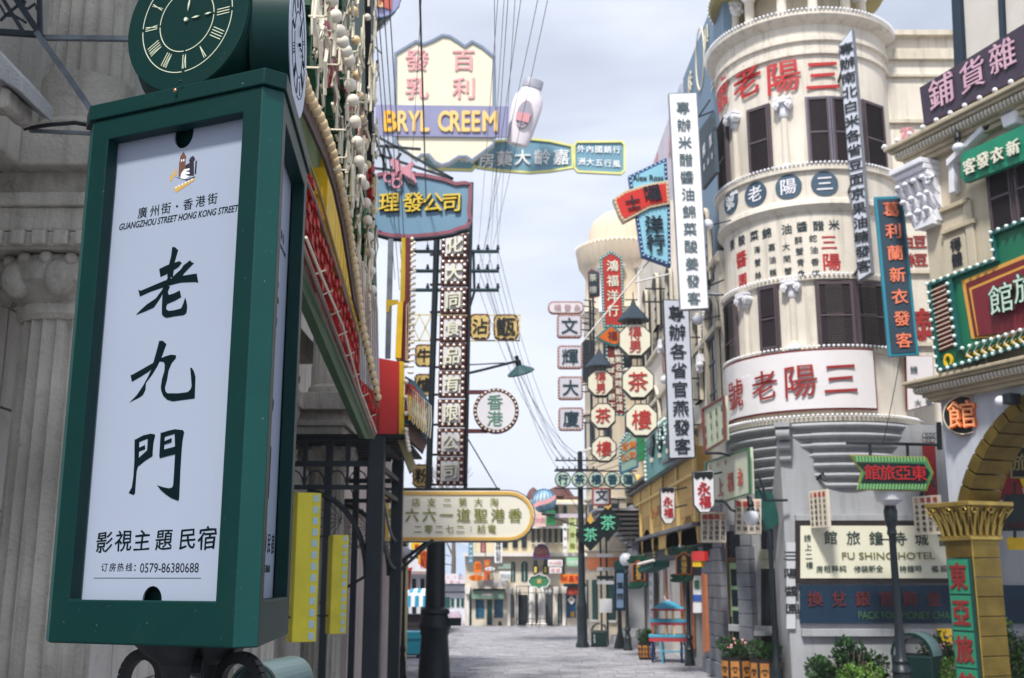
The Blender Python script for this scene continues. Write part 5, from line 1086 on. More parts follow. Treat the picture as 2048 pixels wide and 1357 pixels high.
# white curved name board
tA, zA0 = cyl(1446, 775, 1.99); tB, _ = cyl(1753, 765, 1.99); zt1, zb1 = cyl(1606, 700, 1.99)[1], cyl(1606, 822, 1.99)[1]
nb = MB(); 
for (R0, R1, e_, nm, mt_) in ((1.93, 1.975, .0, 'board_back', M('maroon_rim', (120, 40, 44), .5, .1)), (1.976, 1.99, .035, 'name_board', M('board_white', (226, 222, 224), .5, .05, 1, dirt=.1))):
    a0, a1 = tA+e_/2, tB-e_/2; m = MB().lathe([(R0, zb1+e_), (R1, zb1+e_), (R1, zt1-e_), (R0, zt1-e_), (R0, zb1+e_)], (0,0,0), 40, a0, a1)
    for a in (a0, a1): m.add([(R0*math.cos(a), R0*math.sin(a), zb1+e_), (R1*math.cos(a), R1*math.sin(a), zb1+e_), (R1*math.cos(a), R1*math.sin(a), zt1-e_), (R0*math.cos(a), R0*math.sin(a), zt1-e_)], [(0,1,2,3)])
    m.build(nm, mt_, TW.e)
for ch, px, py, s_ in (('三',1682,757,68),('陽',1600,762,66),('老',1527,772,58),('號',1469,790,58)): cyl_char(ch, px, py, s_, MAROON, R=1.99, off=.04, bold=.004, brush=.12)
# gallery on the roof: columns carrying a round canopy with an olive soffit
zg = TOPZ+.0; zcan = zg+1.25
for th in (-150, -118, -92, -60, -30, -178):
    a = math.radians(th); c = (1.45*math.cos(a), 1.45*math.sin(a), 0)
    e = bpy.data.objects.new('gallery_column', None); COL.objects.link(e); e.parent = TW.e; e.location = c
    MB().lathe([(.16, zg), (.16, zg+.12), (.11, zg+.16), (.105, zcan-.3)], (0,0,0), 24, flute=12, fd=.06).build('shaft', PLAST, e, smooth=True)
    m = MB().lathe([(.11, zcan-.32), (.16, zcan-.24), (.15, zcan-.12), (.2, zcan-.06), (.2, zcan)], (0,0,0), 14)
    for k in range(6): m.ball((.16*math.cos(k*1.05), .16*math.sin(k*1.05), zcan-.15), .07, 8, 6)
    m.build('capital', WHITEC, e, smooth=True)
OLS = M('olive_soffit', (150, 140, 96), .7, .12, .9, .2, dirt=.1)
MB().lathe([(0, zcan), (1.95, zcan), (2.0, zcan+.1), (1.95, zcan+.35), (1.5, zcan+.5), (0, zcan+.6)], (0,0,0), 64).build('canopy', OLS, TW.e, smooth=True)
MB().lathe([(.95, zg), (.95, zcan)], (0,0,0), 32).build('lantern_room', PLAST2, TW.e, smooth=True)
bulbs(TW, [(2.0*math.cos(t*.09), zcan+.1, 2.0*math.sin(t*.09)) for t in range(70)], .03, BULBW)
# straight front wall to the right, and the body behind
YW = 22.2; XW = lambda px, py: P(px, py, YW).x
wallz = P(1800, 75, YW).z
def lb(name, mat, x0, x1, y0, y1, z0, z1, **k): return MB().box(x0-TC[0], x1-TC[0], y0-TC[1], y1-TC[1], z0, z1).build(name, mat, TW.e, **k)
lb('front_wall', PLAST, 8.0, 15, YW, YW+4, zs['l4'], wallz)
lb('parapet_coping', PLAST2, 8.0, 15, YW-.16, YW+.1, wallz-.02, wallz+.1)
for a, b, o in (('b', 'c', .10), ('e', 'f', .08)):
    za, zb_ = zs[a], zs[b]; lb('string_course', PLAST2, 8.05, 15, YW-o, YW+.01, min(za, zb_)-.02, max(za, zb_)-.06)
for py in (245, 432, 545, 690): z_ = P(1840, py, YW).z; lb('string_course', PLAST2, 8.0, 15, YW-.08, YW+.01, z_-.04, z_+.04)
WF = Frame((TC[0], YW), 0)
def wchars(txt, pts, h, mat, bold=.02):
    for ch, (px, py) in zip(txt, pts):
        x, z = WF.at(px, py, -.02); s_ = WF.at(px, py-h/2)[1]-WF.at(px, py+h/2)[1]; me, w_, hh = gmesh(ch, mat, bold, .02, 0., .05)
        place('character', me, TW.e, (x, YW-TC[1]-.02, z), (math.pi/2, 0, 0), (s_*1.08,)*3)
wchars('豆豆', ((1840,484),(1842,520)), 26, MAROON); wchars('由絲', ((1814,484),(1817,520)), 26, MAROON); wchars('重園', ((1815,268),(1822,300)), 26, M('washout_pink'))
wchars('泰', ((1847,650),), 62, MAROON, .03); wchars('號', ((1828,705),), 20, INKT)
# lower walls: chamfered corner, shop front towards the street
XS = 4.6
YWL = 21.35; pl = [(XS, 26.0), (XS, 23.35), (5.27, 22.32), (5.29, YWL+.06), (5.53, YWL), (15, YWL), (15, 27), (8.5, 27)]
zlow = zs['l4b']+.0
MB().vprism([(a-TC[0], b-TC[1]) for a, b in pl], 0, zlow-.02).build('lower_walls', GREYW, TW.e)
MB().vprism([(a-TC[0], b-TC[1]) for a, b in [(6.2, 25.6), (6.2, 23.2), (9.0, 22.6), (15, YW+.3), (15, 27), (8.5, 27)]], zlow-.02, wallz-.3).build('upper_walls', PLAST, TW.e)
# corner pilaster and scroll bracket
cpx = bpy.data.objects.new('corner_bracket', None); COL.objects.link(cpx); cpx.parent = TW.e; cpx.location = (5.41-TC[0], 21.42-TC[1], 0); cpx.rotation_euler = (0, 0, math.radians(-22))
zbk = P(1575, 915, YWL).z; m = MB()
m.box(-.15, .15, -.42, .1, zlow-.1, zlow-.01); m.tube([(-.13, -.28, zlow-.22), (.13, -.28, zlow-.22)], .12, 14); m.tube([(-.12, -.16, zlow-.45), (.12, -.16, zlow-.45)], .10, 14); m.tube([(-.11, -.07, zlow-.68), (.11, -.07, zlow-.68)], .08, 14); m.box(-.10, .10, -.12, .1, zlow-.7, zlow-.1)
m.build('scroll', GREYW, cpx, smooth=True)
zl = P(1700, 1030, YWL).z
for (a, b) in (((5.53, YWL), (15, YWL)), ((XS, 23.35), (5.27, 22.32))):
    d = Vector((b[0]-a[0], b[1]-a[1])); L_ = d.length; e = bpy.data.objects.new('ledge', None)
    for zz, hh, oo, nm in ((zl, .12, .10, 'upper_ledge'), (P(1700, 1258, YWL).z, .14, .10, 'sill_ledge')):
        o = MB().box(-.04, L_, -oo, .0, zz-hh, zz).build(nm, GREYW, TW.e, bevel=.01); o.location = (a[0]-TC[0], a[1]-TC[1], 0); o.rotation_euler = (0, 0, math.atan2(d.y, d.x))
# hotel boards on the wall
HB = Thing('hotel_board', 'wide cream hotel board reading FU SHING HOTEL in a dark brown frame', 'sign', Frame((7, YWL), 0))
pts = rect(1592, 1043, 1925, 1166); board(HB, pts, 'frame', M('dark_brown', (44, 34, 34), .5, .1), .08, -.09); board(HB, inset(pts, 9), 'face', M('hotel_cream', (224, 222, 200), .5, .05, 1, dirt=.08), .02, -.11)
HKW = dict(y=-.12, bold=.008, ext=.01, brush=.06); IG = M('ink_green2', (36, 62, 56), .5, .08)
HB.line('館旅鐘時城富', (1661,1076), (1889,1079), 27, IG, **HKW); HB.line('請上二樓', (1615,1077), (1619,1131), 14, IG, **HKW)
HB.text('FU SHING HOTEL', (1777, 1112), 186, M('olive_dark', (110, 108, 60), .5), 14, y=-.125, bold=.008)
for t_, x0, x1 in (('房租粹純', 1639, 1686), ('修裝新全', 1715, 1759), ('特鐘時', 1806, 1837), ('備設', 1870, 1888)): HB.line(t_, (x0, 1139), (x1, 1138), 14, IG, **HKW)
BB = Thing('money_changer_board', 'deep blue painted board with dull red characters and small green English lettering', 'sign', Frame((7, YWL), 0))
board(BB, rect(1601, 1171, 2100, 1247), 'board', M('deep_teal_blue', (8, 44, 68), .6, .15, 2, .1, dirt=.3), .06, -.07)
BB.line('換兌銀首飾金', (1630,1198), (1868,1198), 30, M('dull_red', (92, 34, 38), .6, .2, 4), y=-.09, bold=.02, ext=.01, brush=.08); BB.text('PACK FOO MONEY CHANGER', (1830, 1231), 226, M('moss_letter', (70, 112, 62), .6, .2, 6), 15, y=-.09)
# little painted column of characters on the chamfer, and the street side shop front
CHF = Frame((XS, 23.35), u=(.67, -1.03)); SPn = Thing('painted_plate', 'narrow pale plate of black characters on the corner pilaster', 'plate', Frame((5.41, YWL-.0), -14))
board(SPn, rect(1573, 1085, 1591, 1258), 'plate', M('plate_pale', (190, 192, 196), .6, .06), .02, -.03); SPn.line('三陽醬園', (1581,1112), (1585,1218), 20, INKB, y=-.04, ext=.01, wf=1.4)
DR = Thing('shop_door_recess', 'dark recessed side door with pale posters behind the lamp post', 'door', CHF)
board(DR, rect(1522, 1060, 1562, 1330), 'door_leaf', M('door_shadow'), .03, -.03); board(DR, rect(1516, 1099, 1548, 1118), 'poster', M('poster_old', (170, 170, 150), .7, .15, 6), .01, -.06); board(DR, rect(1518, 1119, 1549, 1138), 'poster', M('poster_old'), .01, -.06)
for x in (1527, 1537, 1548, 1556): board(DR, rect(x, 1145, x+1.2, 1300), 'door_bar', DPOLE, .01, -.05)
board(DR, rect(1508, 1262, 1530, 1272), 'side_sill', GREYW, .25, -.25)
# ============================================================ right side of the street beyond the tower
RF = Frame((4.6, 23.35), u=(0, -1))
RSB = Thing('street_row_building', 'cream plastered row building left of the round tower with arched dark windows', 'building', RF)
zr = 9.3
RSB.put(MB().box(-12.5, -.0, .0, 3.4, 4.25, zr), 'wall', PLAST); RSB.put(MB().box(-12.5, -.02, .7, 3.4, 0, 4.25), 'ground_floor', GREYW)
for py in (575, 700, 850): z_ = RSB.at(1400, py)[1]; RSB.put(MB().box(-12.5, .2, -.12, .0, z_-.07, z_+.05), 'string_course', PLAST2)
def arch_win(T, px0, px1, py0, py1, name='arched_window', off=.0):
    x0, z1 = T.at(px0, py0, off); x1, z0 = T.at(px1, py1, off); w = (x1-x0)/2; cx = (x0+x1)/2; zs_ = z1-w*.9
    pts = [(x0, z0), (x1, z0)]+[(cx+w*math.cos(math.pi*k/10), zs_+w*.9*math.sin(math.pi*k/10)) for k in range(11)]
    o = T.put(MB().prism(pts, off-.03, off), name, DWIN)
    T.put(MB().ring([(cx+(a-cx)*1.09, b+(.06 if b > z0 else 0)) for a, b in pts], pts, off-.12, off-.031), 'arch_surround', PLAST2, parent=o)
    m = MB()
    for k in (.33, .66): m.box(x0+(x1-x0)*k-.02, x0+(x1-x0)*k+.02, off-.05, off-.031, z0, zs_+w*.7)
    for k in (.3, .6, .85): m.box(x0, x1, off-.052, off-.031, z0+(zs_-z0)*k-.02, z0+(zs_-z0)*k+.02)
    T.put(m, 'glazing_bars', M('bar_blue_grey', (70, 80, 96), .5), parent=o); return o
arch_win(RSB, 1417, 1447, 610, 835); arch_win(RSB, 1392, 1410, 640, 800); arch_win(RSB, 1310, 1322, 560, 650); arch_win(RSB, 1336, 1350, 545, 660); arch_win(RSB, 1290, 1300, 590, 690)
arch_win(RSB, 1400, 1428, 445, 560); arch_win(RSB, 1300, 1325, 790, 870)
for px, py in ((1411,735),(1392,720),(1360,640),(1330,700)): x, z = RSB.at(px, py); m = MB(); m.box(x-.14, x+.14, -.2, 0, z+.12, z+.3); [m.ball((x+a, -.14, z+b), .09, 8, 6) for a, b in ((-.08,.05),(.08,.05),(0,-.06),(0,.12))]; RSB.put(m, 'carved_capital', WHITEC, smooth=True)
for px, py in ((1396,640),(1415,450),(1330,760),(1310,850)): x, z = RSB.at(px, py, -.5); RSB.put(MB().ball((x, -.5, z), .12, 14, 9), 'globe_light', GLOBE, smooth=True); RSB.put(MB().tube([(x, -.4, z), (x, 0, z+.1)], .015, 5), 'light_arm', DPOLE)
for i in range(6): px = 1300+i*4.5; x, z = RSB.at(px+30, 715+i*3); RSB.put(MB().disc((x-.3, z-.1), .22, -.03, -.0, 16, .32), 'painted_disc', M('terracotta_disc', (196, 150, 134), .7, .1))
bulb_path(RSB, [(1400,690),(1404,640),(1412,600),(1425,588),(1440,590)], .1, .03, -.15, BULBW, single=False)
def facade_sign(lab, pts, mat, lines, lm, rimm=None, off=-.15, name='wall_sign', th=.08, bold=.012, wf=1.0):
    T = Thing(name, lab, 'sign', RF); board(T, pts, 'board', mat, th, off)
    if rimm: rim(T, pts, 3, 'rim', rimm, off-.03, off-.001)
    for t_, a, b, h in lines: T.line(t_, a, b, h, lm, y=off-.02, bold=bold, ext=.01, wf=wf)
    return T
# roof billboards
RB_ = Thing('roof_billboard', 'faded pinkish rooftop billboard sloping away behind the tall white sign', 'billboard', Frame((4.9, 23.35), u=(0, -1)))
o = board(RB_, [(1268,425),(1281,396),(1362,168),(1375,160),(1400,560),(1290,560)], 'board', M('faded_lilac_board', (206, 196, 206), .7, .16, .5, dirt=.1), .2); 
RB_.line('美麗', (1312,330), (1340,290), 40, WASHP, bold=.0, ext=.01, shear=.3)
board(RB_, [(1354,185),(1362,165),(1376,560),(1368,560)], 'edge_post', M('pale_blue_grey', (180, 190, 208), .6), .25, -.02)
RB2 = Thing('roof_billboard', 'slate blue rooftop billboard with white characters and an oval behind the tower', 'billboard', Frame((4.9, 23.35), u=(0, -1)))
board(RB2, [(1366,158),(1418,25),(1445,-20),(1452,300),(1440,560),(1380,560)], 'board', M('slate_billboard', (108, 134, 156), .6, .10, .6, dirt=.08), .2, -.04)
RB2.line('俱味', (1412,75), (1380,165), 44, WASHC, y=-.07, bold=.01); RB2.line('號三', (1432,120), (1425,165), 34, WASHC, y=-.07, bold=.01)
c = RB2.at(1404, 118); RB2.put(MB().ring(arc(c[0], c[1], .62, 0, 360, 30, .85)[:-1], arc(c[0], c[1], .56, 0, 360, 30, .79)[:-1], -.07, -.041), 'oval', WASHC)
facade_sign('dark slanted sign with white lettering squeezed between white sign and tower', [(1398,262),(1424,225),(1431,345),(1404,380)], M('slate_dark', (52, 70, 80), .6, .2, 5), (('陽醬', (1408,300), (1421,282), 26), ('蔴油香', (1408,335), (1424,312), 14)), WHITEC, off=-.3)
# yellow board and red rimmed boards
facade_sign('pale green board of small black characters with a red rim left of the tower', [(1402,818),(1447,792),(1450,880),(1407,906)], M('celadon_board', (206, 216, 186), .6, .08), (('三陽醬園', (1410,838), (1443,817), 14), ('號老陽三', (1411,860), (1444,840), 14), ('酒米油醋', (1412,882), (1445,864), 14)), INKT, M('maroon_rim'), off=-.6)
facade_sign('big cream green board with red characters reading right to left under the tower', [(1408,925),(1497,895),(1500,988),(1412,1015)], M('celadon_cream', (214, 220, 194), .6, .08), (('上福永', (1440,975), (1480,955), 38), ('街大號', (1420,935), (1450,925), 10)), M('brick_letter', (190, 70, 50), .5, .15), M('leaf_green_paint'), off=-.35, bold=.02, wf=1.4)
# ---- yellow balcony building
YBF = Frame((4.25, 27.4), u=(0, -1))
YB = Thing('yellow_balcony_building', 'ochre balcony storey with little arches over the dark shop fronts on the right', 'building', YBF)
YEO = M('ochre_plaster', (208, 172, 104), .8, .12, 1, .2, .25); YED = M('ochre_trim', (224, 196, 128), .75, .1)
def yb(pts, name, mat, y0, y1, **k): return board(YB, pts, name, mat, y1-y0, y0, **k)
zt_, zm_, zb_ = YB.at(1347, 922)[1], YB.at(1347, 1058)[1], YB.at(1340, 1092)[1]; x0 = YB.at(1265, 1060)[0]; x1 = 2.2
YB.put(MB().box(x0, x1, 0, .5, zm_, zt_), 'balcony_wall', YEO)
for zz, o_, h_ in ((zt_, .28, .10), (zt_-.16, .18, .07), (zt_-.62, .10, .07), (zm_, .14, .10)): YB.put(MB().box(x0-.05, x1, -o_, .01, zz-h_, zz), 'cornice', M('grey_cornice', (112, 112, 116), .7, .1) if o_ > .12 else YED, bevel=.01)
for k in range(6): a = x0+(x1-x0)*k/5; YB.put(MB().box(a-.09, a+.09, -.06, .01, zm_, zt_-.25), 'pilaster', YED); YB.put(MB().box(a-.16, a+.16, -.2, .05, zt_, zt_+.18).ball((a, -.08, zt_+.2), .12, 8, 5), 'roof_scroll', YED)
for k in range(5):
    a, b = x0+(x1-x0)*k/5+.12, x0+(x1-x0)*(k+1)/5-.12; c = (a+b)/2; w = (b-a)/2
    pts = [(a-.12, zb_-.05), (a, zb_-.05)]+[(c-w*math.cos(math.pi*j/8), zb_-.05+w*.55*math.sin(math.pi*j/8)) for j in range(9)]+[(b, zb_-.05), (b+.12, zb_-.05), (b+.12, zm_-.09), (a-.12, zm_-.09)]
    YB.put(MB().prism(pts, .0, .10), 'arch_valance', YEO); YB.put(MB().lathe([(.0,-.2),(.05,-.16),(.06,-.08),(.03,-.03),(.05,0)], (a-.12, .05, zb_-.05), 8), 'pendant', YED, smooth=True)
    YB.put(MB().box(a+.15, b-.15, -.012, .002, zm_+.2, zm_+.62), 'recess_panel', M('ochre_dark', (180, 146, 86), .8, .1))
YB.line('成記茶居', (1306,1028), (1338,1008), 20, M('burnt_gold', (190, 110, 50), .5, .2, 6), y=-.1, bold=.02, ext=.04, wf=1.6)
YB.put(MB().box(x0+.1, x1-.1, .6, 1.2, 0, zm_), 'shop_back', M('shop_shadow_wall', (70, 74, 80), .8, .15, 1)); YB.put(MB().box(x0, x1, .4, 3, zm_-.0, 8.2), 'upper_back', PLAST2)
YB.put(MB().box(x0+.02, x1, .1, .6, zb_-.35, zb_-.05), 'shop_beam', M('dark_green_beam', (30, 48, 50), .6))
OGR = M('orange_grain', (176, 104, 60), .6, .2, 6)
for px in (1268, 1290, 1309, 1345, 1362, 1383, 1410): a = YB.at(px, 1250)[0]; YB.put(MB().box(a-.12, a+.12, .3, .62, 0, zb_-.3), 'stone_pier', GREYW, bevel=.01)
for px in (1315, 1346, 1364): a = YB.at(px, 1250)[0]; YB.put(MB().box(a-.08, a+.08, .26, .3, .4, 2.3), 'couplet_board', OGR)
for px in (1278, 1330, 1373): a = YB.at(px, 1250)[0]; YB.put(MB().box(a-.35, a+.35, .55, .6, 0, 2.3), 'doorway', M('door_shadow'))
CP = Thing('couplet_board', 'tall orange wooden couplet board leaning on the wall beside the globe lamp', 'board', YBF)
board(CP, [(1402,1148),(1409,1150),(1414,1303),(1406,1306)], 'board', OGR, .06, -.05); VP_ = Thing('vertical_plaque', 'narrow plaque of dark characters behind the blue cart', 'plaque', YBF); board(VP_, [(1298,1140),(1305,1138),(1305,1250),(1299,1253)], 'board', M('plate_pale'), .04, .2); VP_.line('茶樓酒家大發', (1301,1150), (1302,1240), 10, INKB, y=.19, wf=1.5)
PST_ = Thing('window_poster', 'bright shop window poster with green dragon print and blue base beside the lamp', 'poster', Frame((4.3, 24.9), u=(.5, -1)))
board(PST_, rect(1386,1152,1402,1226), 'sheet', WHT, .03, -.02); board(PST_, rect(1386,1190,1402,1203), 'blue_base', M('signal_blue', (40, 90, 170), .5), .01, -.035); PST_.line('龍', (1393,1170), (1393,1170), 18, GSG, y=-.03); board(PST_, rect(1383,1103,1409,1122), 'red_cloth', M('signal_red'), .1, -.3); board(PST_, rect(1385,1122,1402,1134), 'yellow_cloth', YEL, .1, -.28)
# stone piers of the shop between balcony house and tower
SPB = Thing('stone_shop_front', 'grey stone shop front pier of coursed blocks beside the cart', 'shop front', RF)
SPB.put(MB().box(-3.5, -.0, .35, 1.5, 0, 4.6), 'recess_wall', GREYW)
STW = M('shop_stone', (124, 127, 134), .85, .14, 1.2, .35, .4, dirt=.15, bscale=30); rng = random.Random(4)
for (pa, pb) in ((1416, 1456),):
    a, b = SPB.at(pa, 1250)[0], SPB.at(pb, 1250)[0]
    for k in range(9):
        z0 = .35+k*.27; SPB.put(MB().box(a, b, -.1-rng.random()*.01, .35, z0+.006, z0+.264), 'stone', STW, bevel=.008)
    SPB.put(MB().box(a-.05, b+.05, -.15, .35, 0, .34), 'plinth', STW, bevel=.01); SPB.put(MB().box(a+.1, b-.1, -.04, .35, 2.79, 4.4), 'upper_pier', STW, bevel=.01)
CHB = Thing('corner_shop_door', 'pale green glazed door between grey block piers on the chamfered corner wall', 'door', CHF)
a, b = CHB.at(1489, 1250)[0], CHB.at(1516, 1250)[0]
for k in range(9): z0 = .35+k*.27; CHB.put(MB().box(a, b, -.16-rng.random()*.01, -.001, z0+.006, z0+.264), 'stone', STW, bevel=.008)
CHB.put(MB().box(a-.03, b+.03, -.2, -.001, 0, .34), 'plinth', STW, bevel=.01); CHB.put(MB().box(a+.05, b-.05, -.08, -.001, 2.79, 4.3), 'upper_pier', STW, bevel=.01)
a, b = CHB.at(1465, 1250)[0], CHB.at(1488, 1250)[0]; dr = CHB.put(MB().box(a, b, -.03, -.002, .05, 2.45), 'door', M('pistachio_paint', (150, 184, 140), .5, .08))
CHB.put(MB().box(a-.05, a, -.06, -.001, 0, 3.1).box(a, b, -.05, -.001, 2.46, 2.56), 'door_frame', M('frame_brown', (90, 62, 44), .5))
for k in range(5): CHB.put(MB().box(a+.05, b-.04, -.036, -.0305, .3+k*.42, .3+k*.42+.34), 'pane', DWIN, parent=dr)
CHB.put(MB().box(a+.01, a+.03, -.08, -.03, 1.1, 1.35), 'handle', DPOLE, parent=dr); CHB.put(MB().box(a, b, -.03, -.002, 2.57, 3.1), 'transom', DWIN)
# awning, kerb step
AWN = Thing('green_awning', 'small dark green scalloped awning on a pale bar over the tea shop', 'awning', Frame((3.9, 27.0), u=(.6, -1)))
board(AWN, [(1275,1136),(1308,1122),(1307,1134),(1277,1146)], 'cloth', M('awning_green', (24, 78, 72), .7, .15, 5), .5); a_, b_ = AWN.at(1276, 1129, -.03), AWN.at(1360, 1105, -.03); AWN.put(MB().tube([(a_[0], -.03, a_[1]), (AWN.at(1308,1121,-.03)[0], -.03, AWN.at(1308,1121,-.03)[1])], .035, 8), 'bar', TRIMW)
# ---- domed building and grey theatre further down
DB = Thing('domed_building', 'cream domed building with an olive ringed cornice at the far right of the street', 'building', Frame(P(1250, 900, 40).xy, 0))
k = 40/2172
def cz(py): return DB.at(1245, py)[1]
DB.put(MB().lathe([(1.45, 0), (1.45, cz(640)), (1.55, cz(632)), (1.4, cz(620)), (1.35, cz(560)), (1.5, cz(545)), (1.62, cz(536)), (1.72, cz(505)), (1.66, cz(500)), (1.25, cz(497)), (1.22, cz(470)), (1.05, cz(448)), (.7, cz(432)), (.3, cz(424)), (0, cz(420))], (0,0,0), 48), 'drum', M('dome_plaster', (216, 202, 178), .85, .12, .8, .2, .3), smooth=True)
bulbs(DB, [(1.74*math.cos(-t*.1), cz(503)+.02, 1.74*math.sin(-t*.1)) for t in range(34)], .035, BULBW); DB.put(MB().lathe([(1.70, cz(506)), (1.2, cz(545))], (0,0,0), 48), 'soffit', OLS, smooth=True)
for a in (-2.2, -1.7, -1.2): DB.put(MB().lathe([(.1, cz(640)), (.1, cz(560)), (.2, cz(556))], (1.5*math.cos(a), 1.5*math.sin(a), 0), 10), 'column', WHITEC, smooth=True)
DB.put(MB().box(.5, 3.5, -9, 4, 0, cz(560)), 'wing', PLAST); DB.put(MB().box(.3, 3.5, -9.1, 4, cz(900), cz(893)), 'ledge', PLAST2)
for (p0, p1, n_) in ((752, 700, 7), (900, 845, 7), (1062, 1012, 9), (1238, 1160, 7)):
    for j in range(n_):
        t = math.radians(-178+176*j/(n_-1)); w_ = DB.put(MB().box(-.14, .14, -.04, .03, cz(p0), cz(p1)), 'window', DWIN if p0 < 1200 else GWIN); w_.location = (1.45*math.cos(t), 1.45*math.sin(t), 0); w_.rotation_euler = (0, 0, t+math.pi/2)
        DB.put(MB().box(-.2, .2, -.1, .02, -.07, 0), 'sill', TRIMW, parent=w_, loc=(0, 0, cz(p0)))
for p0, o_ in ((690, .1), (830, .12), (960, .18), (1000, .1), (1100, .2)): DB.put(MB().lathe([(1.45, cz(p0)-.12), (1.45+o_, cz(p0)-.06), (1.45+o_, cz(p0)), (1.44, cz(p0)+.02)], (0,0,0), 48), 'string_course', PLAST2, smooth=True)
DB.put(MB().lathe([(1.5, cz(1140)), (1.52, cz(1118)), (1.44, cz(1116))], (0,0,0), 40, -3.0, -1.6), 'shop_fascia', M('terracotta'))
for k_ in range(5): DB.put(MB().box(.44, .5, -8+k_*1.8, -7+k_*1.8, cz(760), cz(690)), 'window', DWIN); DB.put(MB().box(.44, .5, -8+k_*1.8, -7+k_*1.8, cz(1000), cz(940)), 'window', DWIN)
GT = Thing('grey_theatre', 'grey stepped theatre corner with thin ledges behind the tea diamonds', 'building', Frame(P(1268, 1150, 37).xy, 0))
cz = lambda py: GT.at(1262, py)[1]
for i in range(9): GT.put(MB().box(-.05-.16*(i), 1.5, -.0-.10*i, 3, cz(1096-i*9), cz(1096-i*9)+.07), 'stepped_ledge', GREYW)
GT.put(MB().box(-.05, 1.6, .05, 3, 0, cz(1010)), 'wall', GREYW); GT.put(MB().box(-.25, .3, -.25, .6, 0, cz(1130)), 'pier', GREYW, bevel=.02); GT.put(MB().box(-.8, .2, -.9, .2, 0, .28).box(-.5, .2, -.6, .2, .28, .5), 'steps', GREYW)
# ============================================================ hanging signs, right
TEAL = M('teal_bulb_rim', (44, 116, 116), .5, .15, 5); BULBT = M('teal_white_bulb', (216, 236, 230), .3, .03); SGREY = M('sign_grey', (196, 201, 212), .5, .05, 1.2, dirt=.06)
def hang(name, lab, pts, D, face, edge, w_, ang=0, th=.12, group=None):
    cx = sum(p[0] for p in pts)/len(pts); cy = sum(p[1] for p in pts)/len(pts); T = Thing(name, lab, 'sign', Frame(P(cx, cy, D).xy, ang), group=group)
    board(T, pts, 'casing', edge, th, .0, bevel=.004); board(T, inset(pts, w_), 'face', face, .02, -.012); return T
def arm(T, p0, p1, r=.02, y=.05, mat=None, name='bracket'):
    a, b = T.at(*p0, y), T.at(*p1, y); T.put(MB().tube([(a[0], y, a[1]), (b[0], y, b[1])], r, 5), name, mat or DPOLE)
T = hang('vertical_sign', 'tall bright white vertical sign with thirteen grey characters left of the tower', [(1337,187),(1394,185),(1418,618),(1360,621)], 21.5, M('bright_white', (240, 240, 242), .5, .03, 1), M('edge_steel', (120, 126, 136), .4, .1), 2)
T.line('專辦米醋醬油錦菜酸姜發客', (1366,216), (1388,597), 25, M('teal_grey_letter', (78, 98, 104), .5, .08), y=-.03, bold=.006); arm(T, (1395,235), (1428,222)); arm(T, (1398,232), (1420,200)); arm(T, (1412,575), (1448,560)); arm(T, (1412,590), (1448,590)); arm(T, (1430,530), (1418,580))
T = hang('vertical_sign', 'grey vertical sign with bold black characters partly under the bright white one', [(1326,599),(1378,600),(1391,916),(1338,918)], 23.5, SGREY, BLACK, 2)
T.line('尊辦各省官燕發客', (1353,627), (1365,893), 31, INKB, y=-.03, bold=.012, brush=.06); [arm(T, (1382,y), (1400,y)) for y in (640,675,757,800,850)]; [arm(T, (1290,y), (1330,y)) for y in (578,604)]
LG = M('lantern_cream', (226, 222, 200), .45, .05, 2); LEDG = M('lantern_edge', (56, 44, 40), .5); LR = M('lantern_red', (180, 44, 36), .5, .1)
for (D, hood, cs, lab, ang) in ((23.0, (1265, 608, 640, 34), ((1270,680,33,'得男'),(1276,764,33,'茶'),(1283,840,33,'樓')), 'larger chain of three octagonal cream tea house lanterns under a dark hood', -5), (28.0, (1196, 705, 733, 29), ((1201,766,27,'得男'),(1206,832,26,'茶'),(1208,898,26,'樓')), 'smaller chain of three octagonal cream tea house lanterns further back', -5)):
    T = Thing('lantern_chain', lab, 'lantern', Frame(P(cs[1][0], cs[1][1], D).xy, ang), group='octagonal tea house lantern chains')
    for (cx, cy, r_, t_) in cs:
        o8 = [(cx+r_*1.06*math.cos(math.radians(22.5+45*j)), cy+r_*1.06*math.sin(math.radians(22.5+45*j))) for j in range(8)]
        bx = board(T, o8, 'lantern', LEDG, .34); board(T, inset(o8, 2.2), 'face', LG, .02, -.015)
        T.line(t_, (cx, cy-(r_*.4 if len(t_) > 1 else 0)), (cx, cy+r_*.4), r_*(.75 if len(t_) > 1 else 1.15), LR, y=-.03, bold=.008, brush=.06)
        z_ = T.at(cx, cy-r_)[1]; x_ = T.at(cx, cy)[0]
        for s_ in (-.12, 0, .12): T.put(MB().box(x_+s_-.012, x_+s_+.012, .15, .18, z_-.02, z_+.25), 'link_rod', DPOLE)
    hx, hy0, hy1, hr = hood; c = T.at(hx+2, hy0); zb__ = T.at(hx, hy1)[1]; R_ = T.at(hx+hr, hy1)[0]-T.at(hx, hy1)[0]
    T.put(MB().lathe([(R_, zb__-.0), (R_*.98, zb__+.03), (R_*.2, c[1]), (.03, c[1]+.12), (0, c[1]+.12)], (c[0], .17, 0), 6, math.radians(8), math.radians(368)), 'hood', M('hood_navy', (34, 52, 66), .45, .1)); T.put(MB().box(c[0]-.01, c[0]+.01, .16, .18, c[1], c[1]+.3), 'rod', DPOLE)
T = Thing('blue_arrow_sign', 'light blue sign with a red arc band reading Alex Ross by the white sign', 'sign', Frame(P(1290, 430, 24).xy, 0))
LBL = M('light_blue_face', (140, 198, 218), .45, .06); NVB = M('navy_rim', (36, 82, 140), .5, .1)
p1 = [(1257,352),(1333,316),(1338,400),(1266,412)]; p2 = [(1270,420),(1340,405),(1342,533),(1283,512)]
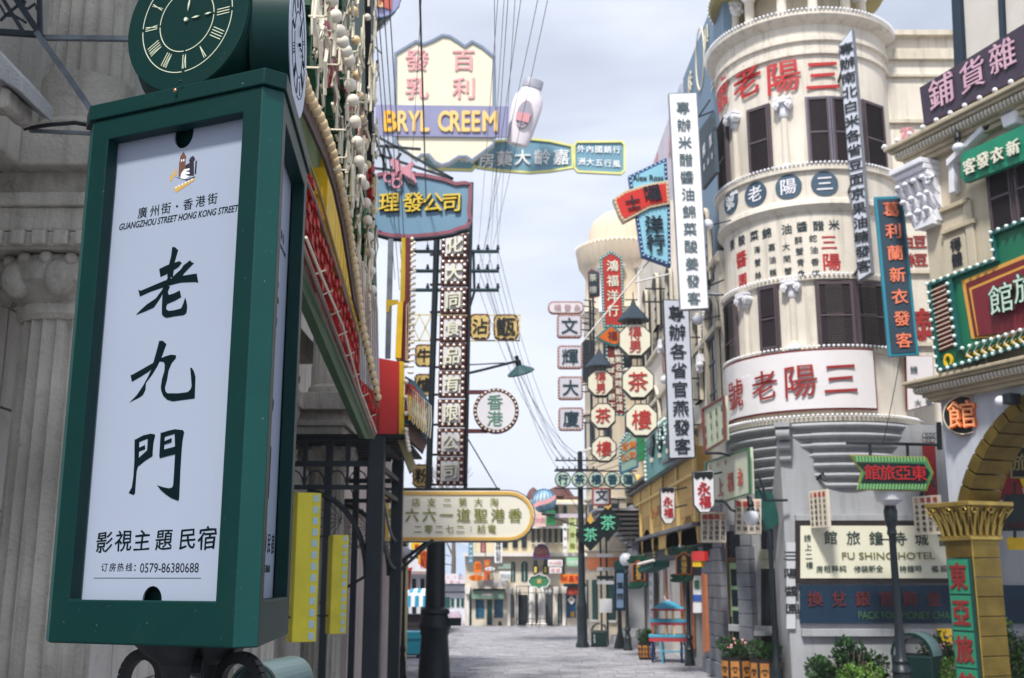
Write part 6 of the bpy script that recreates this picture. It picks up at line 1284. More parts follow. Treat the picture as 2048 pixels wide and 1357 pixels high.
for p in (p1, p2): board(T, p, 'casing', NVB, .2); board(T, inset(p, 6), 'face', LBL, .02, -.012); bulbs(T, walk(T.poly(inset(p, 3), -.02), .11), .022, BULBT, y=-.02)
pr = [(1226,398),(1250,382),(1290,370),(1336,361),(1340,408),(1300,416),(1247,444),(1238,430)]; board(T, pr, 'red_casing', M('beige_rim', (212, 186, 150), .5, .1), .24, -.06); board(T, inset(pr, 5), 'red_face', M('scarlet', (206, 46, 36), .45, .08), .02, -.075); bulbs(T, walk(T.poly(inset(pr, 2), -.08), .1), .018, BULB, y=-.08)
NK = M('letter_black_blue', (26, 34, 46), .4, .1)
for ch, x, y, s_ in (('士',1266,405,28),('囉',1305,386,32)): T.line(ch, (x, y), (x, y), s_, NK, y=-.11, bold=.015, ext=.03, rot=-.18)
T.line('洋行', (1308,449), (1311,486), 34, NK, y=-.06, bold=.022, ext=.04); T.text('Alex Ross', (1296, 356), 62, NK, 12, y=-.03, bold=.02); arm(T, (1300,520), (1160,690), .018, .3, TRIMW); arm(T, (1270,565), (1340,548), .025, .1, TRIMW)
T = hang('vertical_sign', 'red vertical sign with cream characters and teal bulb rim topped by a point', [(1200,516),(1222,502),(1245,516),(1250,655),(1207,655)], 31, M('brick_face', (176, 48, 38), .5, .1), TEAL, 5)
T.line('鴻福洋行', (1225,532), (1226,622), 22, LET, y=-.03, bold=.014, brush=.06); bulbs(T, walk(T.poly(inset([(1200,516),(1222,502),(1245,516),(1250,655),(1207,655)], 2.5), -.02), .09), .025, BULBT, y=-.02)
p = [(1190,676),(1222,648),(1250,672),(1250,682),(1230,694),(1205,684)]; board(T, p, 'roof_casing', TEAL, .1, -.1); board(T, inset(p, 4), 'roof_face', M('burnt_orange'), .02, -.115); T.line('福', (1225,672), (1225,672), 18, DRED, y=-.13)
p = [(1212,690),(1246,690),(1252,832),(1214,828)]; board(T, p, 'lower_casing', TEAL, .1, .0); board(T, inset(p, 3), 'lower_face', DRED, .02, -.012); T.line('歐美名牌時新洋貨', (1236,704), (1239,815), 13, LET, y=-.03); T.line('環球百子餅干', (1222,722), (1224,812), 13, LET, y=-.03); bulbs(T, walk(T.poly(inset(p, 1.5), -.02), .12), .025, BULBT, y=-.02); arm(T, (1250,600), (1275,600))
T = Thing('box_column_sign', 'column of four grey boxes with bulb rims carrying the characters of a mansion name', 'sign', Frame(P(1140, 745, 30).xy, 0))
PKR = M('pinkish_rim', (150, 84, 84), .5, .1)
for ch, cx, cy in (('文',1139,652),('輝',1140,714),('大',1141,776),('廈',1142,838)):
    p = rrect(cx-25, cx+25, cy-23, cy+23, 6, 3); board(T, p, 'sign_box', PKR, .2); board(T, inset(p, 3.5), 'face', M('lilac_grey', (204, 202, 210), .5, .04), .02, -.012); T.line(ch, (cx, cy), (cx, cy), 31, M('teal_ink', (28, 60, 72), .5), y=-.03, bold=.012); bulbs(T, walk(T.poly(inset(p, 1.6), -.01), .085), .02, BULB, y=-.01); arm(T, (cx+24,cy-6), (cx+42,cy-6)); arm(T, (cx+24,cy+8), (cx+42,cy+8))
arm(T, (1180,600), (1184,880), .04)
T = hang('capsule_sign', 'small pale capsule sign with faded characters above the four grey boxes', rrect(1096,1168,603,628,11,4), 30, M('faded_white', (222, 216, 218), .5, .04), PKR, 3); T.line('棧發永', (1115,615), (1155,616), 13, M('dusty_pink', (190, 160, 166), .5), y=-.03); bulbs(T, walk(T.poly(rrect(1098,1166,605,626,10,4), -.01), .085), .018, BULB, y=-.01)
T = hang('corner_sign', 'small dark blue curved sign with pale characters at the domed building edge', [(1175,545),(1182,537),(1200,545),(1200,592),(1178,597)], 34, M('slate_dark'), PKR, 2); T.line('茶樓', (1186,556), (1186,580), 14, LET, y=-.03)
# iron brackets beside it
T = Thing('iron_scaffold', 'tangle of dark iron brackets behind the box column sign', 'bracket', Frame(P(1185, 640, 33).xy, 0))
for y in range(600, 700, 12): arm(T, (1168, y), (1192, y+5), .02)
arm(T, (1186,595), (1188,740), .04); board(T, rect(1166,680,1190,760), 'dark_box', M('navy_box', (30, 38, 46), .5), .6)
# tea house round letters on the pole with telegraph arms
g = G(1165, 1296); T = Thing('tea_house_pole', 'black pole carrying five round tea house letters and spiked telegraph arms', 'pole', Frame((g.x, g.y), 0)); k = g.y/2172; z = lambda py: T.at(1165, py)[1]
T.put(MB().lathe([(13*k,0),(13*k,.1),(10*k,.2),(10*k,z(1222)),(11*k,z(1218)),(9*k,z(1208)),(7.5*k,z(1200)),(6*k,z(1080)),(5*k,z(905)),(3*k,z(903))], (0,0,0), 16), 'post', DPOLE, smooth=True)
for y in (922, 940): a, b = T.at(1110, y), T.at(1196, y); T.put(MB().tube([(a[0], -.1, a[1]), (b[0], -.1, b[1])], .025, 6), 'crossarm', DPOLE); [T.put(MB().box(T.at(x, y)[0]-.02, T.at(x, y)[0]+.02, -.12, -.08, a[1], a[1]+.1), 'spike', DPOLE) for x in range(1114, 1196, 12)]
for ch, x in zip('行茶樓香蓮', (1125, 1158, 1191, 1223, 1254)):
    c = T.at(x, 961); r_ = 16*k; T.put(MB().disc(c, r_, -.3, -.2, 28), 'disc_rim', M('rim_brown', (60, 44, 42), .5)); T.put(MB().disc(c, r_*.87, -.31, -.301, 28), 'disc_face', M('celadon', (178, 204, 190), .5, .05)); s_ = 21*k; T.char(ch, c[0], c[1], s_, M('deep_teal_ink', (16, 60, 84), .5), y=-.325, bold=.02, ext=.02)
for y in (944, 979): a, b = T.at(1108, y), T.at(1272, y); T.put(MB().box(a[0], b[0], -.28, -.2, a[1]-.02, a[1]+.02), 'rail', DPOLE)
arm(T, (1160,1055), (1090,1030), .02, -.1); arm(T, (1110,1030), (1083,1028), .05, -.1); arm(T, (1130,980), (1158,1022), .01, -.1); arm(T, (1195,980), (1168,1022), .01, -.1)
GRC = M('mint_letter', (110, 206, 170), .5, .1); DMD = M('diamond_black', (14, 30, 34), .45, .1)
for lab, cx, cy, rx, ry, dd, s_ in (('lower left black diamond with a mint tea character', 1181, 1070, 31, 33, -.35, 27), ('upper right black diamond with a mint tea character', 1216, 1046, 29, 38, -.15, 30)):
    T2 = Thing('diamond_sign', lab, 'sign', Frame((g.x, g.y+dd), 0), group='black tea diamonds'); board(T2, [(cx-rx,cy),(cx,cy-ry),(cx+rx,cy),(cx,cy+ry)], 'board', DMD, .08, bevel=.006); T2.line('茶', (cx, cy), (cx, cy), s_, GRC, y=-.02, bold=.008); board(T2, [(cx-7,cy-ry+4),(cx,cy-ry-12),(cx+7,cy-ry+4),(cx,cy-ry+12)], 'gold_top', M('gold_rim'), .03, -.04)
T = hang('hanging_box_sign', 'pale box sign with a bulb rim and dark character hanging over the diamonds', rrect(1184,1222,976,1012,5,3), 29.5, M('lilac_grey'), PKR, 4); T.line('文', (1203,990), (1203,990), 24, M('teal_ink'), y=-.03, bold=.01); arm(T, (1222,998), (1250,1000)); arm(T, (1237,1000), (1237,1020))
# distant globe, sign poles
lamp_post('globe lamp far back between the black tea pole and the posted sign', 1198, 1262, 1120, sc=.9); lamp_post('globe lamp left of the green framed shop sign', 1256, 1302, 1105, sc=1.0); lamp_post('large globe lamp standing beside the blue cart', 1380, 1332, 1078, sc=1.15)
for px, t_ in ((1204, 1080), (1216, 1050)):
    g2 = G(px, 1290 if px == 1216 else 1284); T = Thing('sign_pole', 'thin black pole with small direction boards, %s' % ('taller one' if px == 1216 else 'shorter one'), 'pole', Frame(g2.xy, 0)); T.put(MB().tube([(0,0,0),(0,0,T.at(px, t_)[1])], .035, 8), 'post', DPOLE)
    for y in (1108, 1135, 1152, 1162): board(T, rect(px-10, y, px+12, y+7), 'direction_board', M('plate_pale') if y != 1152 else DPOLE, .04, -.06)
    board(T, rect(px-5, 1198, px+8, 1226), 'notice', WHT, .03, -.08)
g2 = G(1240, 1298); T = Thing('posted_light_box', 'blue framed light box on a post with two dark characters', 'light box', Frame(g2.xy, -10))
board(T, rect(1229,1141,1251,1222), 'casing', M('deep_teal_blue'), .2); board(T, rect(1233,1147,1247,1216), 'face', M('sky_face', (150, 180, 212), .4, .05), .01, -.011); T.line('葉問', (1240,1172), (1240,1194), 13, INKB, y=-.02); T.put(MB().lathe([(.2,0),(.18,.1),(.07,.5),(.06,T.at(1240,1222)[1]+.02)], (0,.1,0), 10), 'post', DPOLE, smooth=True); c = T.at(1240, 1132); T.put(MB().disc(c, .2, .02, .12, 20), 'round_top', M('dark_teal_paint'))
def bin_(lab, px0, px1, py0, pyb, D=None):
    g2 = G((px0+px1)/2, pyb) if D is None else P((px0+px1)/2, 1150, D); T = Thing('litter_bin', lab, 'bin', Frame((g2.x, g2.y), -12 if D is None else -40)); k = g2.y/2172; w = (px1-px0)/2*k*(.9 if D is None else .66); z1 = T.at((px0+px1)/2, py0)[1]; BG = M('bin_green', (14, 44, 43), .4, .12, 5, dirt=.1)
    hb = z1*.66
    T.put(MB().box(-w, w, 0, w*1.5, .04, hb), 'body', BG, bevel=.02); T.put(MB().box(-w*1.02, w*1.02, -.02, w*1.52, 0, .05), 'foot', DPOLE)
    pts = [(w*1.02*math.cos(math.pi*j/14), hb+(z1-hb)*math.sin(math.pi*j/14)) for j in range(15)]; ip = [(a*.9, hb+(b-hb)*.88) for a, b in pts]
    for y_ in (0, w*1.4): m = MB(); [m.prism([pts[j], pts[j+1], ip[j+1], ip[j]], y_, y_+.05) for j in range(14)]; T.put(m, 'hood_rim', BG)
    m = MB(); [m.prism([pts[j], pts[j+1], ip[j+1], ip[j]], .051, w*1.4-.001) for j in range(4 if D is None else 0, 10)]; T.put(m, 'hood', M('bin_hood', (120, 148, 150), .3, .1, metal=.4), smooth=True)
    T.put(MB().box(-w*.85, w*.85, .1, w*1.3, hb, hb+.02), 'opening', M('door_shadow'))
    m = MB(); c0 = (-w*.55, hb*.72); s_ = w*.16
    for j in range(3): a = math.radians(90+120*j); b = math.radians(210+120*j); m.prism([(c0[0]+s_*math.cos(a), c0[1]+s_*math.sin(a)), (c0[0]+s_*math.cos(b), c0[1]+s_*math.sin(b)), (c0[0]+s_*.6*math.cos(b), c0[1]+s_*.6*math.sin(b)), (c0[0]+s_*.6*math.cos(a), c0[1]+s_*.6*math.sin(a))], -.006-.001*j, -.001)
    T.put(m, 'recycling_mark', WHT)
    for j, ch in enumerate('可回收'): T.char(ch, c0[0], c0[1]-s_*1.9-j*s_*1.5, s_*1.3, WHT, y=-.004, ext=.01)
    return T
bin_('dark green litter bin beside the black tea pole', 1181, 1214, 1247, 1295)
# yong fu pennant signs and cream menu boards
for lab, pts, D, cs in (('larger white pennant sign with two red characters and black scroll top', [(1386,944),(1428,940),(1429,1010),(1418,1025),(1400,1025),(1388,1010)], 22, ((1408,978,26),(1410,1004,24))), ('smaller white pennant sign with two red characters by the ochre balcony', [(1321,976),(1350,973),(1350,1036),(1343,1048),(1330,1048),(1322,1034)], 26.5, ((1336,1004,19),(1337,1026,19)))):
    T = hang('pennant_sign', lab, pts, D, M('pennant_white', (228, 226, 230), .5, .04), BLACK, 1.2, group='red and white pennant signs', ang=4)
    for ch, (x, y, s_) in zip('永福', cs): T.line(ch, (x, y), (x, y), s_, M('crimson', (176, 30, 44), .5, .08), y=-.03, bold=.02, brush=.06)
    x0, x1, y0 = pts[0][0]+2, pts[1][0]-2, pts[0][1]; w = (x1-x0)
    board(T, [(x0,y0+1),(x1,y0-1),(x1,y0+w*.28),(x1-w*.15,y0+w*.42),(x0+w*.62,y0+w*.25),(x0+w*.5,y0+w*.45),(x0+w*.38,y0+w*.25),(x0+w*.15,y0+w*.42),(x0,y0+w*.28)], 'scroll_top', BLACK, .01, -.025)
    [arm(T, (x1, y), (x1+26, y-6)) for y in (y0+5, y0+w*1.6)]
for lab, pts, D, ang in (('cream menu board under the larger pennant sign', rect(1403,1024,1453,1086), 22.6, 0), ('cream menu board behind the curled wall lamp', rect(1471,998,1523,1069), 21.8, 0)):
    T = hang('menu_board', lab, pts, D, M('menu_cream', (224, 214, 196), .5, .05), M('menu_edge', (150, 140, 128), .5), .6, group='cream menu boards', ang=ang); x0, x1, y0, y1 = pts[0][0]+7, pts[1][0]-7, pts[0][1], pts[2][1]
    T.line('園醬陽三', (x0, y0+10), (x1, y0+10), 11, LR, y=-.03, bold=.02)
    for r_, t_ in enumerate(('制豆芝各', '法油果種', '精豆鮮醬', '良腐菜料')): T.line(t_, (x0, y0+22+r_*(y1-y0-26)/3.6), (x1, y0+22+r_*(y1-y0-26)/3.6), 8.5, INKB, y=-.03, bold=.01)
for lab, px, py0, py1, ang, D in (('edge on cream menu board hanging from a curled bracket left of the hotel sign', 1637, 981, 1056, -72, 20.9), ('tilted cream menu board hanging beside the gold capital', 1853, 992, 1070, -58, 20.6)):
    T = Thing('menu_board', lab, 'sign', Frame(P(px, 1020, D).xy, ang), group='cream menu boards'); a, b = T.at(px, py0), T.at(px, py1); w = .30; T.put(MB().box(-w, w, 0, .06, b[1], a[1]), 'board', M('menu_cream'), bevel=.004)
    for i, ch in enumerate('三陽醬園'): T.char(ch, -w*.7+i*.14, a[1]-.08, .1, LR, y=-.01, ext=.01)
    for r_ in range(5):
        for i, ch in enumerate('各種豆油'): T.char(ch, -w*.7+i*.14, a[1]-.2-r_*.105, .08, INKB, y=-.01, ext=.01)
    e = T.fr; T3 = Thing('curled_bracket', 'black curled wall bracket %s' % ('left of the hotel sign' if px < 1700 else 'by the gold capital'), 'bracket', Frame(P(px-25, 960, D+.6).xy, 0)); q = lambda x, y: T3.at(x, y)
    T3.put(MB().tube([(q(px-30, py0+16)[0], .3, q(px-30, py0+16)[1]), (q(px-12, py0+14)[0], .1, q(px-12, py0+14)[1]), (q(px-8, py0-20)[0], -.1, q(px-8, py0-20)[1]), (q(px, py0-30)[0], -.3, q(px, py0-30)[1]), (q(px+2, py0-16)[0], -.35, q(px+2, py0-16)[1])], .035, 7), 'curl', DPOLE, smooth=True); m = MB().box(q(px-37, py0)[0], q(px-26, py0)[0], .2, .5, q(px, py0+23)[1], q(px, py0+9)[1]); T3.put(m, 'wall_plate', DPOLE)
# hanging lamp with curls
T = Thing('wall_lamp', 'white globe lamp hanging from a double curled black bracket over the menu board', 'lamp', Frame(P(1502, 1030, 21.2).xy, 0)); c = T.at(1500, 1036); T.put(MB().ball((c[0], -.1, c[1]), .155, 18, 12), 'globe', GLOBE, smooth=True); T.put(MB().lathe([(.11,.1),(.05,.2),(.07,.25),(.02,.4)], (c[0], -.1, c[1]), 12), 'cap', DPOLE, smooth=True)
for pts in ([(1498,1010),(1494,985),(1500,955),(1516,948),(1526,975),(1532,1000)], [(1500,975),(1515,975),(1530,1001),(1575,1001)], [(1498,930),(1497,990)], [(1410,907),(1440,907),(1462,912),(1472,928),(1492,930)], [(1430,1001),(1450,1005),(1462,1020),(1472,1024)]): T.put(MB().tube([(T.at(*p)[0], .0, T.at(*p)[1]) for p in pts], .025, 6), 'curl', DPOLE, smooth=True)
T = Thing('iron_post', 'slim leaning black lamp post in front of the shuttered side door', 'post', Frame(P(1546, 1200, 21.5).xy, 0)); zq = T.at(1536, 1062)[1]; T.put(MB().lathe([(.15,0),(.13,.1),(.10,.4),(.11,.46),(.07,.54),(.05,.9),(.045,zq-.4),(.07,zq-.3),(.04,zq)], (0,0,0), 12), 'post', DPOLE, smooth=True)
board(T, [(1515,980),(1545,985),(1560,1045),(1535,1062),(1520,1030)], 'green_umbrella', M('umbrella_green', (16, 76, 70), .5, .15, 4), .3, .3)
# green framed hanging shop boards
for lab, x0, x1, y0, y1, D in (('black arched shop board in green carved frame behind the large globe lamp', 1352,1384,1103,1150,25.2), ('black arched shop board in green carved frame by the smaller globe lamp', 1264,1290,1120,1163,29.5)):
    T = Thing('carved_sign', lab, 'sign', Frame(P((x0+x1)/2, y0, D).xy, 0), group='black boards in green carved frames'); w = x1-x0; GC = M('carved_green', (10, 66, 50), .5, .2, 6)
    sh_ = [(x0,y1),(x0,y0+10),(x0+w*.2,y0+7),(x0+w*.5,y0),(x1-w*.2,y0+7),(x1,y0+10),(x1,y1)]; board(T, sh_, 'frame', M('rust_orange', (196, 104, 54), .5, .1), .08); board(T, inset(sh_, 2), 'face', M('diamond_black'), .02, -.012); T.line('永福堂' if D < 27 else '茶食堂', ((x0+x1)/2, y0+14), ((x0+x1)/2, y1-9), 11, M('gold_rim'), y=-.03)
    for cx, cy, ww in (((x0+x1)/2, y0-1, w*.7), ((x0+x1)/2, y1+7, w*.62)):
        m = MB(); rr_ = random.Random(int(cx)); [m.ball((T.at(cx+rr_.uniform(-ww, ww), cy+rr_.uniform(-5, 5))[0], .03, T.at(cx, cy+rr_.uniform(-5, 5))[1]), .06, 6, 4, (1.6, .5, .8)) for _ in range(18)]; T.put(m, 'carving', GC, smooth=True, kind='stuff')
    arm(T, (x0+w*.5, y0-4), (x1+30, y0-14), .02)
# teal neon pictures
T = Thing('teal_neon_sign', 'teal neon sign of tall dancing figures in bulbs over the ochre balcony', 'sign', Frame((4.1, 27.5), u=(.1, -1)))
board(T, [(1289,880),(1330,838),(1360,830),(1362,915),(1294,962)], 'board', M('teal_board', (96, 150, 150), .5, .15, 3, dirt=.1), .15); rr_ = random.Random(2)
for i in range(4): px = 1300+i*16; T.put(MB().prism(T.poly([(px,908-i*9),(px+4,882-i*9),(px+2,866-i*9),(px+7,862-i*9),(px+9,890-i*9),(px+6,915-i*9)], -.02), -.06, -.01), 'figure', NK); T.put(MB().prism(T.poly([(px+1,918-i*9),(px+6,914-i*9),(px+6,924-i*9),(px+2,926-i*9)], -.02), -.05, -.01), 'figure', LG)
bulbs(T, [T.at(rr_.uniform(1292,1360), 0)[:1]+(T.at(1320, rr_.uniform(845, 900))[1],) for _ in range(90)], .05, BULBT, y=-.05); bulbs(T, walk(T.poly([(1290,884),(1330,840)], -.05), .12, False)+walk(T.poly([(1290,884),(1294,960)], -.05), .12, False), .05, BULBT, y=-.08)
T = hang('green_side_board', 'plain green board edge beside the teal neon sign', [(1274,874),(1289,872),(1291,918),(1276,925)], 29.5, M('bright_green'), GSG, 1)
T = hang('blue_sign', 'pale green notched sign with orange characters in a blue bulb rim', [(1238,930),(1240,885),(1252,865),(1276,868),(1277,935),(1240,950)], 31, M('sea_green', (136, 168, 156), .5, .1), M('rim_blue2', (50, 110, 150), .5), 4); T.line('百貨', (1250,894), (1265,890), 15, ORG, y=-.03); T.line('公司', (1250,915), (1265,911), 15, ORG, y=-.03)
bulbs(T, walk(T.poly([(1240,930),(1242,885),(1253,867),(1274,870)], -.05), .1, False), .03, BULBT, y=-.02)
# sign hung from the tower, and the blue framed one
sgf = Frame((6.66, 20.4), u=(.34, -.30)); T = Thing('slanted_tower_sign', 'narrow grey sign of bold black characters hung edgewise on the tower', 'sign', sgf)
pts = [(1677,90),(1704,57),(1743,546),(1716,563)]; board(T, pts, 'casing', M('edge_steel'), .14, .0); board(T, inset(pts, 1.6), 'face', SGREY, .02, -.012); T.line('專辦南北白米各省豆面京果油糖發客', (1692,98), (1727,532), 23, INKB, y=-.03, bold=.014, wf=1.25)
for p0, p1 in (((1667,68),(1682,84)),((1664,132),(1682,134)),((1684,362),(1700,364)),((1696,530),(1716,532))): T.put(MB().tube([(T.at(*p0)[0]-.3, .9, T.at(*p0)[1]), (T.at(*p1)[0], .1, T.at(*p1)[1])], .035, 5), 'bracket', DPOLE)
T = hang('vertical_sign', 'teal framed dark vertical sign with seven orange characters right of the tower', [(1749,394),(1806,392),(1838,709),(1778,713)], 18.6, M('board_dark_blue', (44, 66, 82), .5, .12, 2), M('teal_frame', (34, 136, 160), .45, .06), 5, ang=-8)
T.line('葛利蘭新衣發客', (1782,419), (1808,681), 29, M('coral_letter', (236, 130, 96), .5, .08), y=-.03, bold=.02); arm(T, (1806,410), (1850,412), .03); arm(T, (1840,400), (1848,420), .03)
T = hang('small_white_sign', 'small white sign with faded teal characters below the teal framed sign', [(1812,712),(1866,712),(1870,808),(1815,822)], 21.6, M('faded_white'), M('rim_maroon2', (110, 60, 60), .5), 1); T.line('請上', (1828,740), (1830,765), 14, M('teal_grey_letter'), y=-.03); T.line('大號', (1836,806), (1858,804), 13, M('teal_grey_letter'), y=-.03)
T = Thing('arrow_sign', 'black arrow shaped hotel sign with red characters and green ribbed borders on a bar', 'sign', Frame(P(1785, 945, 19.6).xy, -6))
ap = [(1700,910),(1853,915),(1867,946),(1853,983),(1715,980),(1723,943)]; board(T, ap, 'casing', M('olive_gold_edge', (150, 140, 50), .5, .1), .1); board(T, inset(ap, 2), 'ribbed_border', M('rib_green', (60, 130, 84), .5, .15, 8), .02, -.012)
ip_ = [(1714,925),(1848,928),(1860,946),(1849,967),(1722,965),(1732,944)]; board(T, ip_, 'face', M('diamond_black'), .02, -.03); T.line('館旅亞東', (1744,945), (1838,947), 30, M('neon_red', (176, 34, 40), .5, .08), y=-.045, bold=.01)
for i in range(22): x = 1712+i*6.4; T.put(MB().prism(T.poly([(x,912.5),(x+2,912.5),(x+4,924),(x+2,924)], -.03), -.03, -.02), 'rib', M('pale_rib', (150, 190, 130), .5)); T.put(MB().prism(T.poly([(x+4,968),(x+6,968),(x+4,979),(x+2,979)], -.03), -.03, -.02), 'rib', M('pale_rib'))
arm(T, (1692,886), (1880,890), .03); arm(T, (1740,888), (1741,914), .03); arm(T, (1815,888), (1816,915), .03); arm(T, (1878,845), (1880,900), .05)
for i in range(7): c = T.at(1850+(i % 4)*7, 872+(i//4)*8, .05); T.put(MB().tube([(c[0]+.05*math.cos(t*.7), .05, c[1]+.05*math.sin(t*.7)) for t in range(10)], .008, 4), 'ring', DPOLE)
RBN = Thing('red_banner', 'red vertical banner on the wall behind the arrow sign', 'banner', Frame((7, YWL), 0)); board(RBN, [(1845,887),(1870,885),(1876,1003),(1852,1003)], 'cloth', M('banner_red', (140, 28, 36), .6, .1), .03, -.05)
# ============================================================ ground
GROUND = M('pavement', (168, 166, 170), .9, .16, .8, .4, bscale=30, dirt=.35)
JOINT = M('paving_joint', (120, 119, 124), .95, .2, 2, .3)
m = MB().add([(-400,-60,-.02),(400,-60,-.02),(400,900,-.02),(-400,900,-.02)], [(0,1,2,3)]); m.build('ground', JOINT, kind='structure')
far = MB().add([(-400,52,-.004),(400,52,-.004),(400,900,-.004),(-400,900,-.004)], [(0,1,2,3)]); far.build('far_pavement', GROUND, kind='structure')
PAVE = [M('paver_a', (156, 156, 162), .85, .18, 1.0, .5, bscale=26, dirt=.3), M('paver_b', (154, 153, 159), .85, .2, 1.0, .5, bscale=26, dirt=.3), M('paver_c', (168, 167, 171), .85, .2, 1.0, .5, bscale=26, dirt=.3)]
rg_ = random.Random(21); rest = [MB() for _ in PAVE]; cnt = 0
PV = Thing('cobbled_street', 'grey stone paved street running between the buildings', 'street', Frame((0, 0), 0)); tag(PV.e, kind='structure')
y = 19.0
while y < 52:
    d = .26+.0*rg_.random(); x = -3.2+rg_.random()*.3
    while x < 9.5:
        w_ = rg_.uniform(.34, .5); k = rg_.choice((0, 0, 1, 1, 2)); h = rg_.uniform(0, .014); t = rg_.uniform(-.006, .006)
        vis = (y > 23.3 and -.155*y < x < .12*y+1.2)
        if cnt < 295 and vis and y < 26:
            b = MB().box(-w_/2+.010, w_/2-.010, -d/2+.008, d/2-.008, -.02, h); b.v = [(a, b_, c+(t if a > 0 and c > -.01 else 0)) for a, b_, c in b.v]
            b.build('paving_stone', PAVE[k], PV.e, loc=(x+w_/2, y+d/2, 0)); cnt += 1
        elif y < 26 or vis or y >= 26:
            n0 = len(rest[k].v); rest[k].box(x+.010, x+w_-.010, y+.008, y+d-.008, -.02, h)
        x += w_
    y += d
for b, mt_ in zip(rest, PAVE): PV.put(b, 'paving_stones', mt_, kind='stuff')
# ============================================================ arcaded hotel building at the right edge
AF = Frame((7.1, 17.8), u=(.385, -.923))
AB = Thing('arcade_hotel', 'cream hotel building at right with dentil cornices and a gold arch on a gold pillar', 'building', AF)
BEIGE = M('beige_plaster', (196, 184, 162), .85, .1, .9, .25, .35, dirt=.12); CORN = M('cornice_stone', (188, 176, 150), .8, .18, 2, .3, .4, dirt=.3); BLW = M('blue_white_render', (188, 193, 202), .85, .08, .8, .25, .25, dirt=.05)
zc1, zc1b = AB.at(1803, 766, -.4)[1], AB.at(1842, 806, -.2)[1]; zc2 = AB.at(1791, 287, -.4)[1]; zc2b = zc2-.42
XR = 4.6
AB.put(MB().box(0, XR, 0, 3, zc1, zc2), 'upper_wall', BEIGE)
def cornice_run(zt, zb, name):
    h = zt-zb; x0 = -.40
    for o, a, b in ((.42, 0, .16), (.36, .16, .3), (.28, .3, .62), (.2, .62, .8), (.14, .8, 1.0)):
        AB.put(MB().box(-o, XR, -o, 3, zt-h*b, zt-h*a-.001), name, CORN, bevel=.012)
    m = MB(); x = -.26
    while x < XR: m.box(x, x+.045, -.33, -.27, zt-h*.52, zt-h*.36).ball((x+.02, -.3, zt-h*.56), .026, 6, 4); x += .075
    AB.put(m, 'dentils', M('dentil_white', (206, 200, 186), .8, .1), kind='stuff')
cornice_run(zc1, zc1b, 'lower_cornice'); cornice_run(zc2, zc2b, 'upper_cornice')
bulbs(AB, [(-.42+.0, zc2+.03, -.4+k*.3) for k in range(6)]+[(x, zc2+.04, -.40) for x in [-.4+k*.31 for k in range(17)]], .042, BULBW, n=9, m=6)
# arch and spandrel wall below the lower cornice
p3 = [AB.at(1921, 985), AB.at(1962, 884), AB.at(2046, 792)]
(ax, az), (bx_, bz), (cx, cz_) = p3; dd = 2*(ax*(bz-cz_)+bx_*(cz_-az)+cx*(az-bz))
ux = ((ax*ax+az*az)*(bz-cz_)+(bx_*bx_+bz*bz)*(cz_-az)+(cx*cx+cz_*cz_)*(az-bz))/dd; uz = ((ax*ax+az*az)*(cx-bx_)+(bx_*bx_+bz*bz)*(ax-cx)+(cx*cx+cz_*cz_)*(bx_-ax))/dd
RO = math.hypot(ax-ux, az-uz); RI = RO-.2; zsp = AB.at(1935, 1002)[1]
TH = .62
th0 = math.asin(max(-1, min(1, (zsp-uz)/RO)))
outer = [(ux-RO*math.cos(th0+(math.pi-2*th0)*k/24), uz+RO*math.sin(th0+(math.pi-2*th0)*k/24)) for k in range(25)]
wp = [(0, zsp)]+outer+[(outer[-1][0]+1.0, outer[-1][1]), (outer[-1][0]+1.0, zc1b), (0, zc1b)]
AB.put(MB().prism(wp, .0, TH-.02), 'spandrel_wall', BLW)
GOLD = M('gold_paint', (138, 117, 56), .36, .28, 3, .35, dirt=.45, metal=.75, bscale=40, spec=.5); GOLDH = M('gold_bright', (190, 164, 88), .3, .2, 6, .3, dirt=.3, metal=.75)
for k in range(22):
    t0 = th0+(math.pi-2*th0)*k/22+.006; t1 = th0+(math.pi-2*th0)*(k+1)/22-.006
    q = lambda r, t: (ux-r*math.cos(t), uz+r*math.sin(t))
    AB.put(MB().prism([q(RI, t0), q(RO, t0), q(RO, (t0+t1)/2), q(RO, t1), q(RI, t1), q(RI, (t0+t1)/2)], -.03, TH+.03), 'voussoir', GOLD, bevel=.006)
# pillar, square to the wall, ridge at the corner facing the camera
xb = AB.at(1943, 1082)[0]; xa = AB.at(1889, 1082)[0]; wP = xb-xa
zcap0, zcap1 = AB.at(1943, 1078)[1], AB.at(1940, 1003)[1]
for k in range(12):
    z1 = zcap0-k*.30; z0 = max(0, z1-.292)
    if z1 > .02: AB.put(MB().box(xa+.0, xb, 0, wP, z0, z1), 'pillar_stone', GOLD, bevel=.010)
xa2, xb2 = outer[-1][0]-.1, outer[-1][0]-.1+wP; AB.put(MB().box(xa2, xb2, 0, wP, 0, zcap1), 'far_pillar', GOLD)
AB.put(MB().tube([(xb+.002, -.002, zcap0), (xb+.002, -.002, 0)], .012, 6), 'ridge', GOLDH)
cxp, cyp = (xa+xb)/2, wP/2; n_ = 8; cp_ = MB()
for k in range(n_):
    t0, t1 = k/n_, (k+1)/n_; r0 = wP/2+.02+.15*t0**1.6; r1 = wP/2+.02+.15*t1**1.6; z0 = zcap0+.05+(zcap1-zcap0-.12)*t0; z1 = zcap0+.05+(zcap1-zcap0-.12)*t1
    cp_.add([(cxp-r0,cyp-r0,z0),(cxp+r0,cyp-r0,z0),(cxp+r0,cyp+r0,z0),(cxp-r0,cyp+r0,z0),(cxp-r1,cyp-r1,z1),(cxp+r1,cyp-r1,z1),(cxp+r1,cyp+r1,z1),(cxp-r1,cyp+r1,z1)], [(0,1,5,4),(1,2,6,5),(2,3,7,6),(3,0,4,7)])
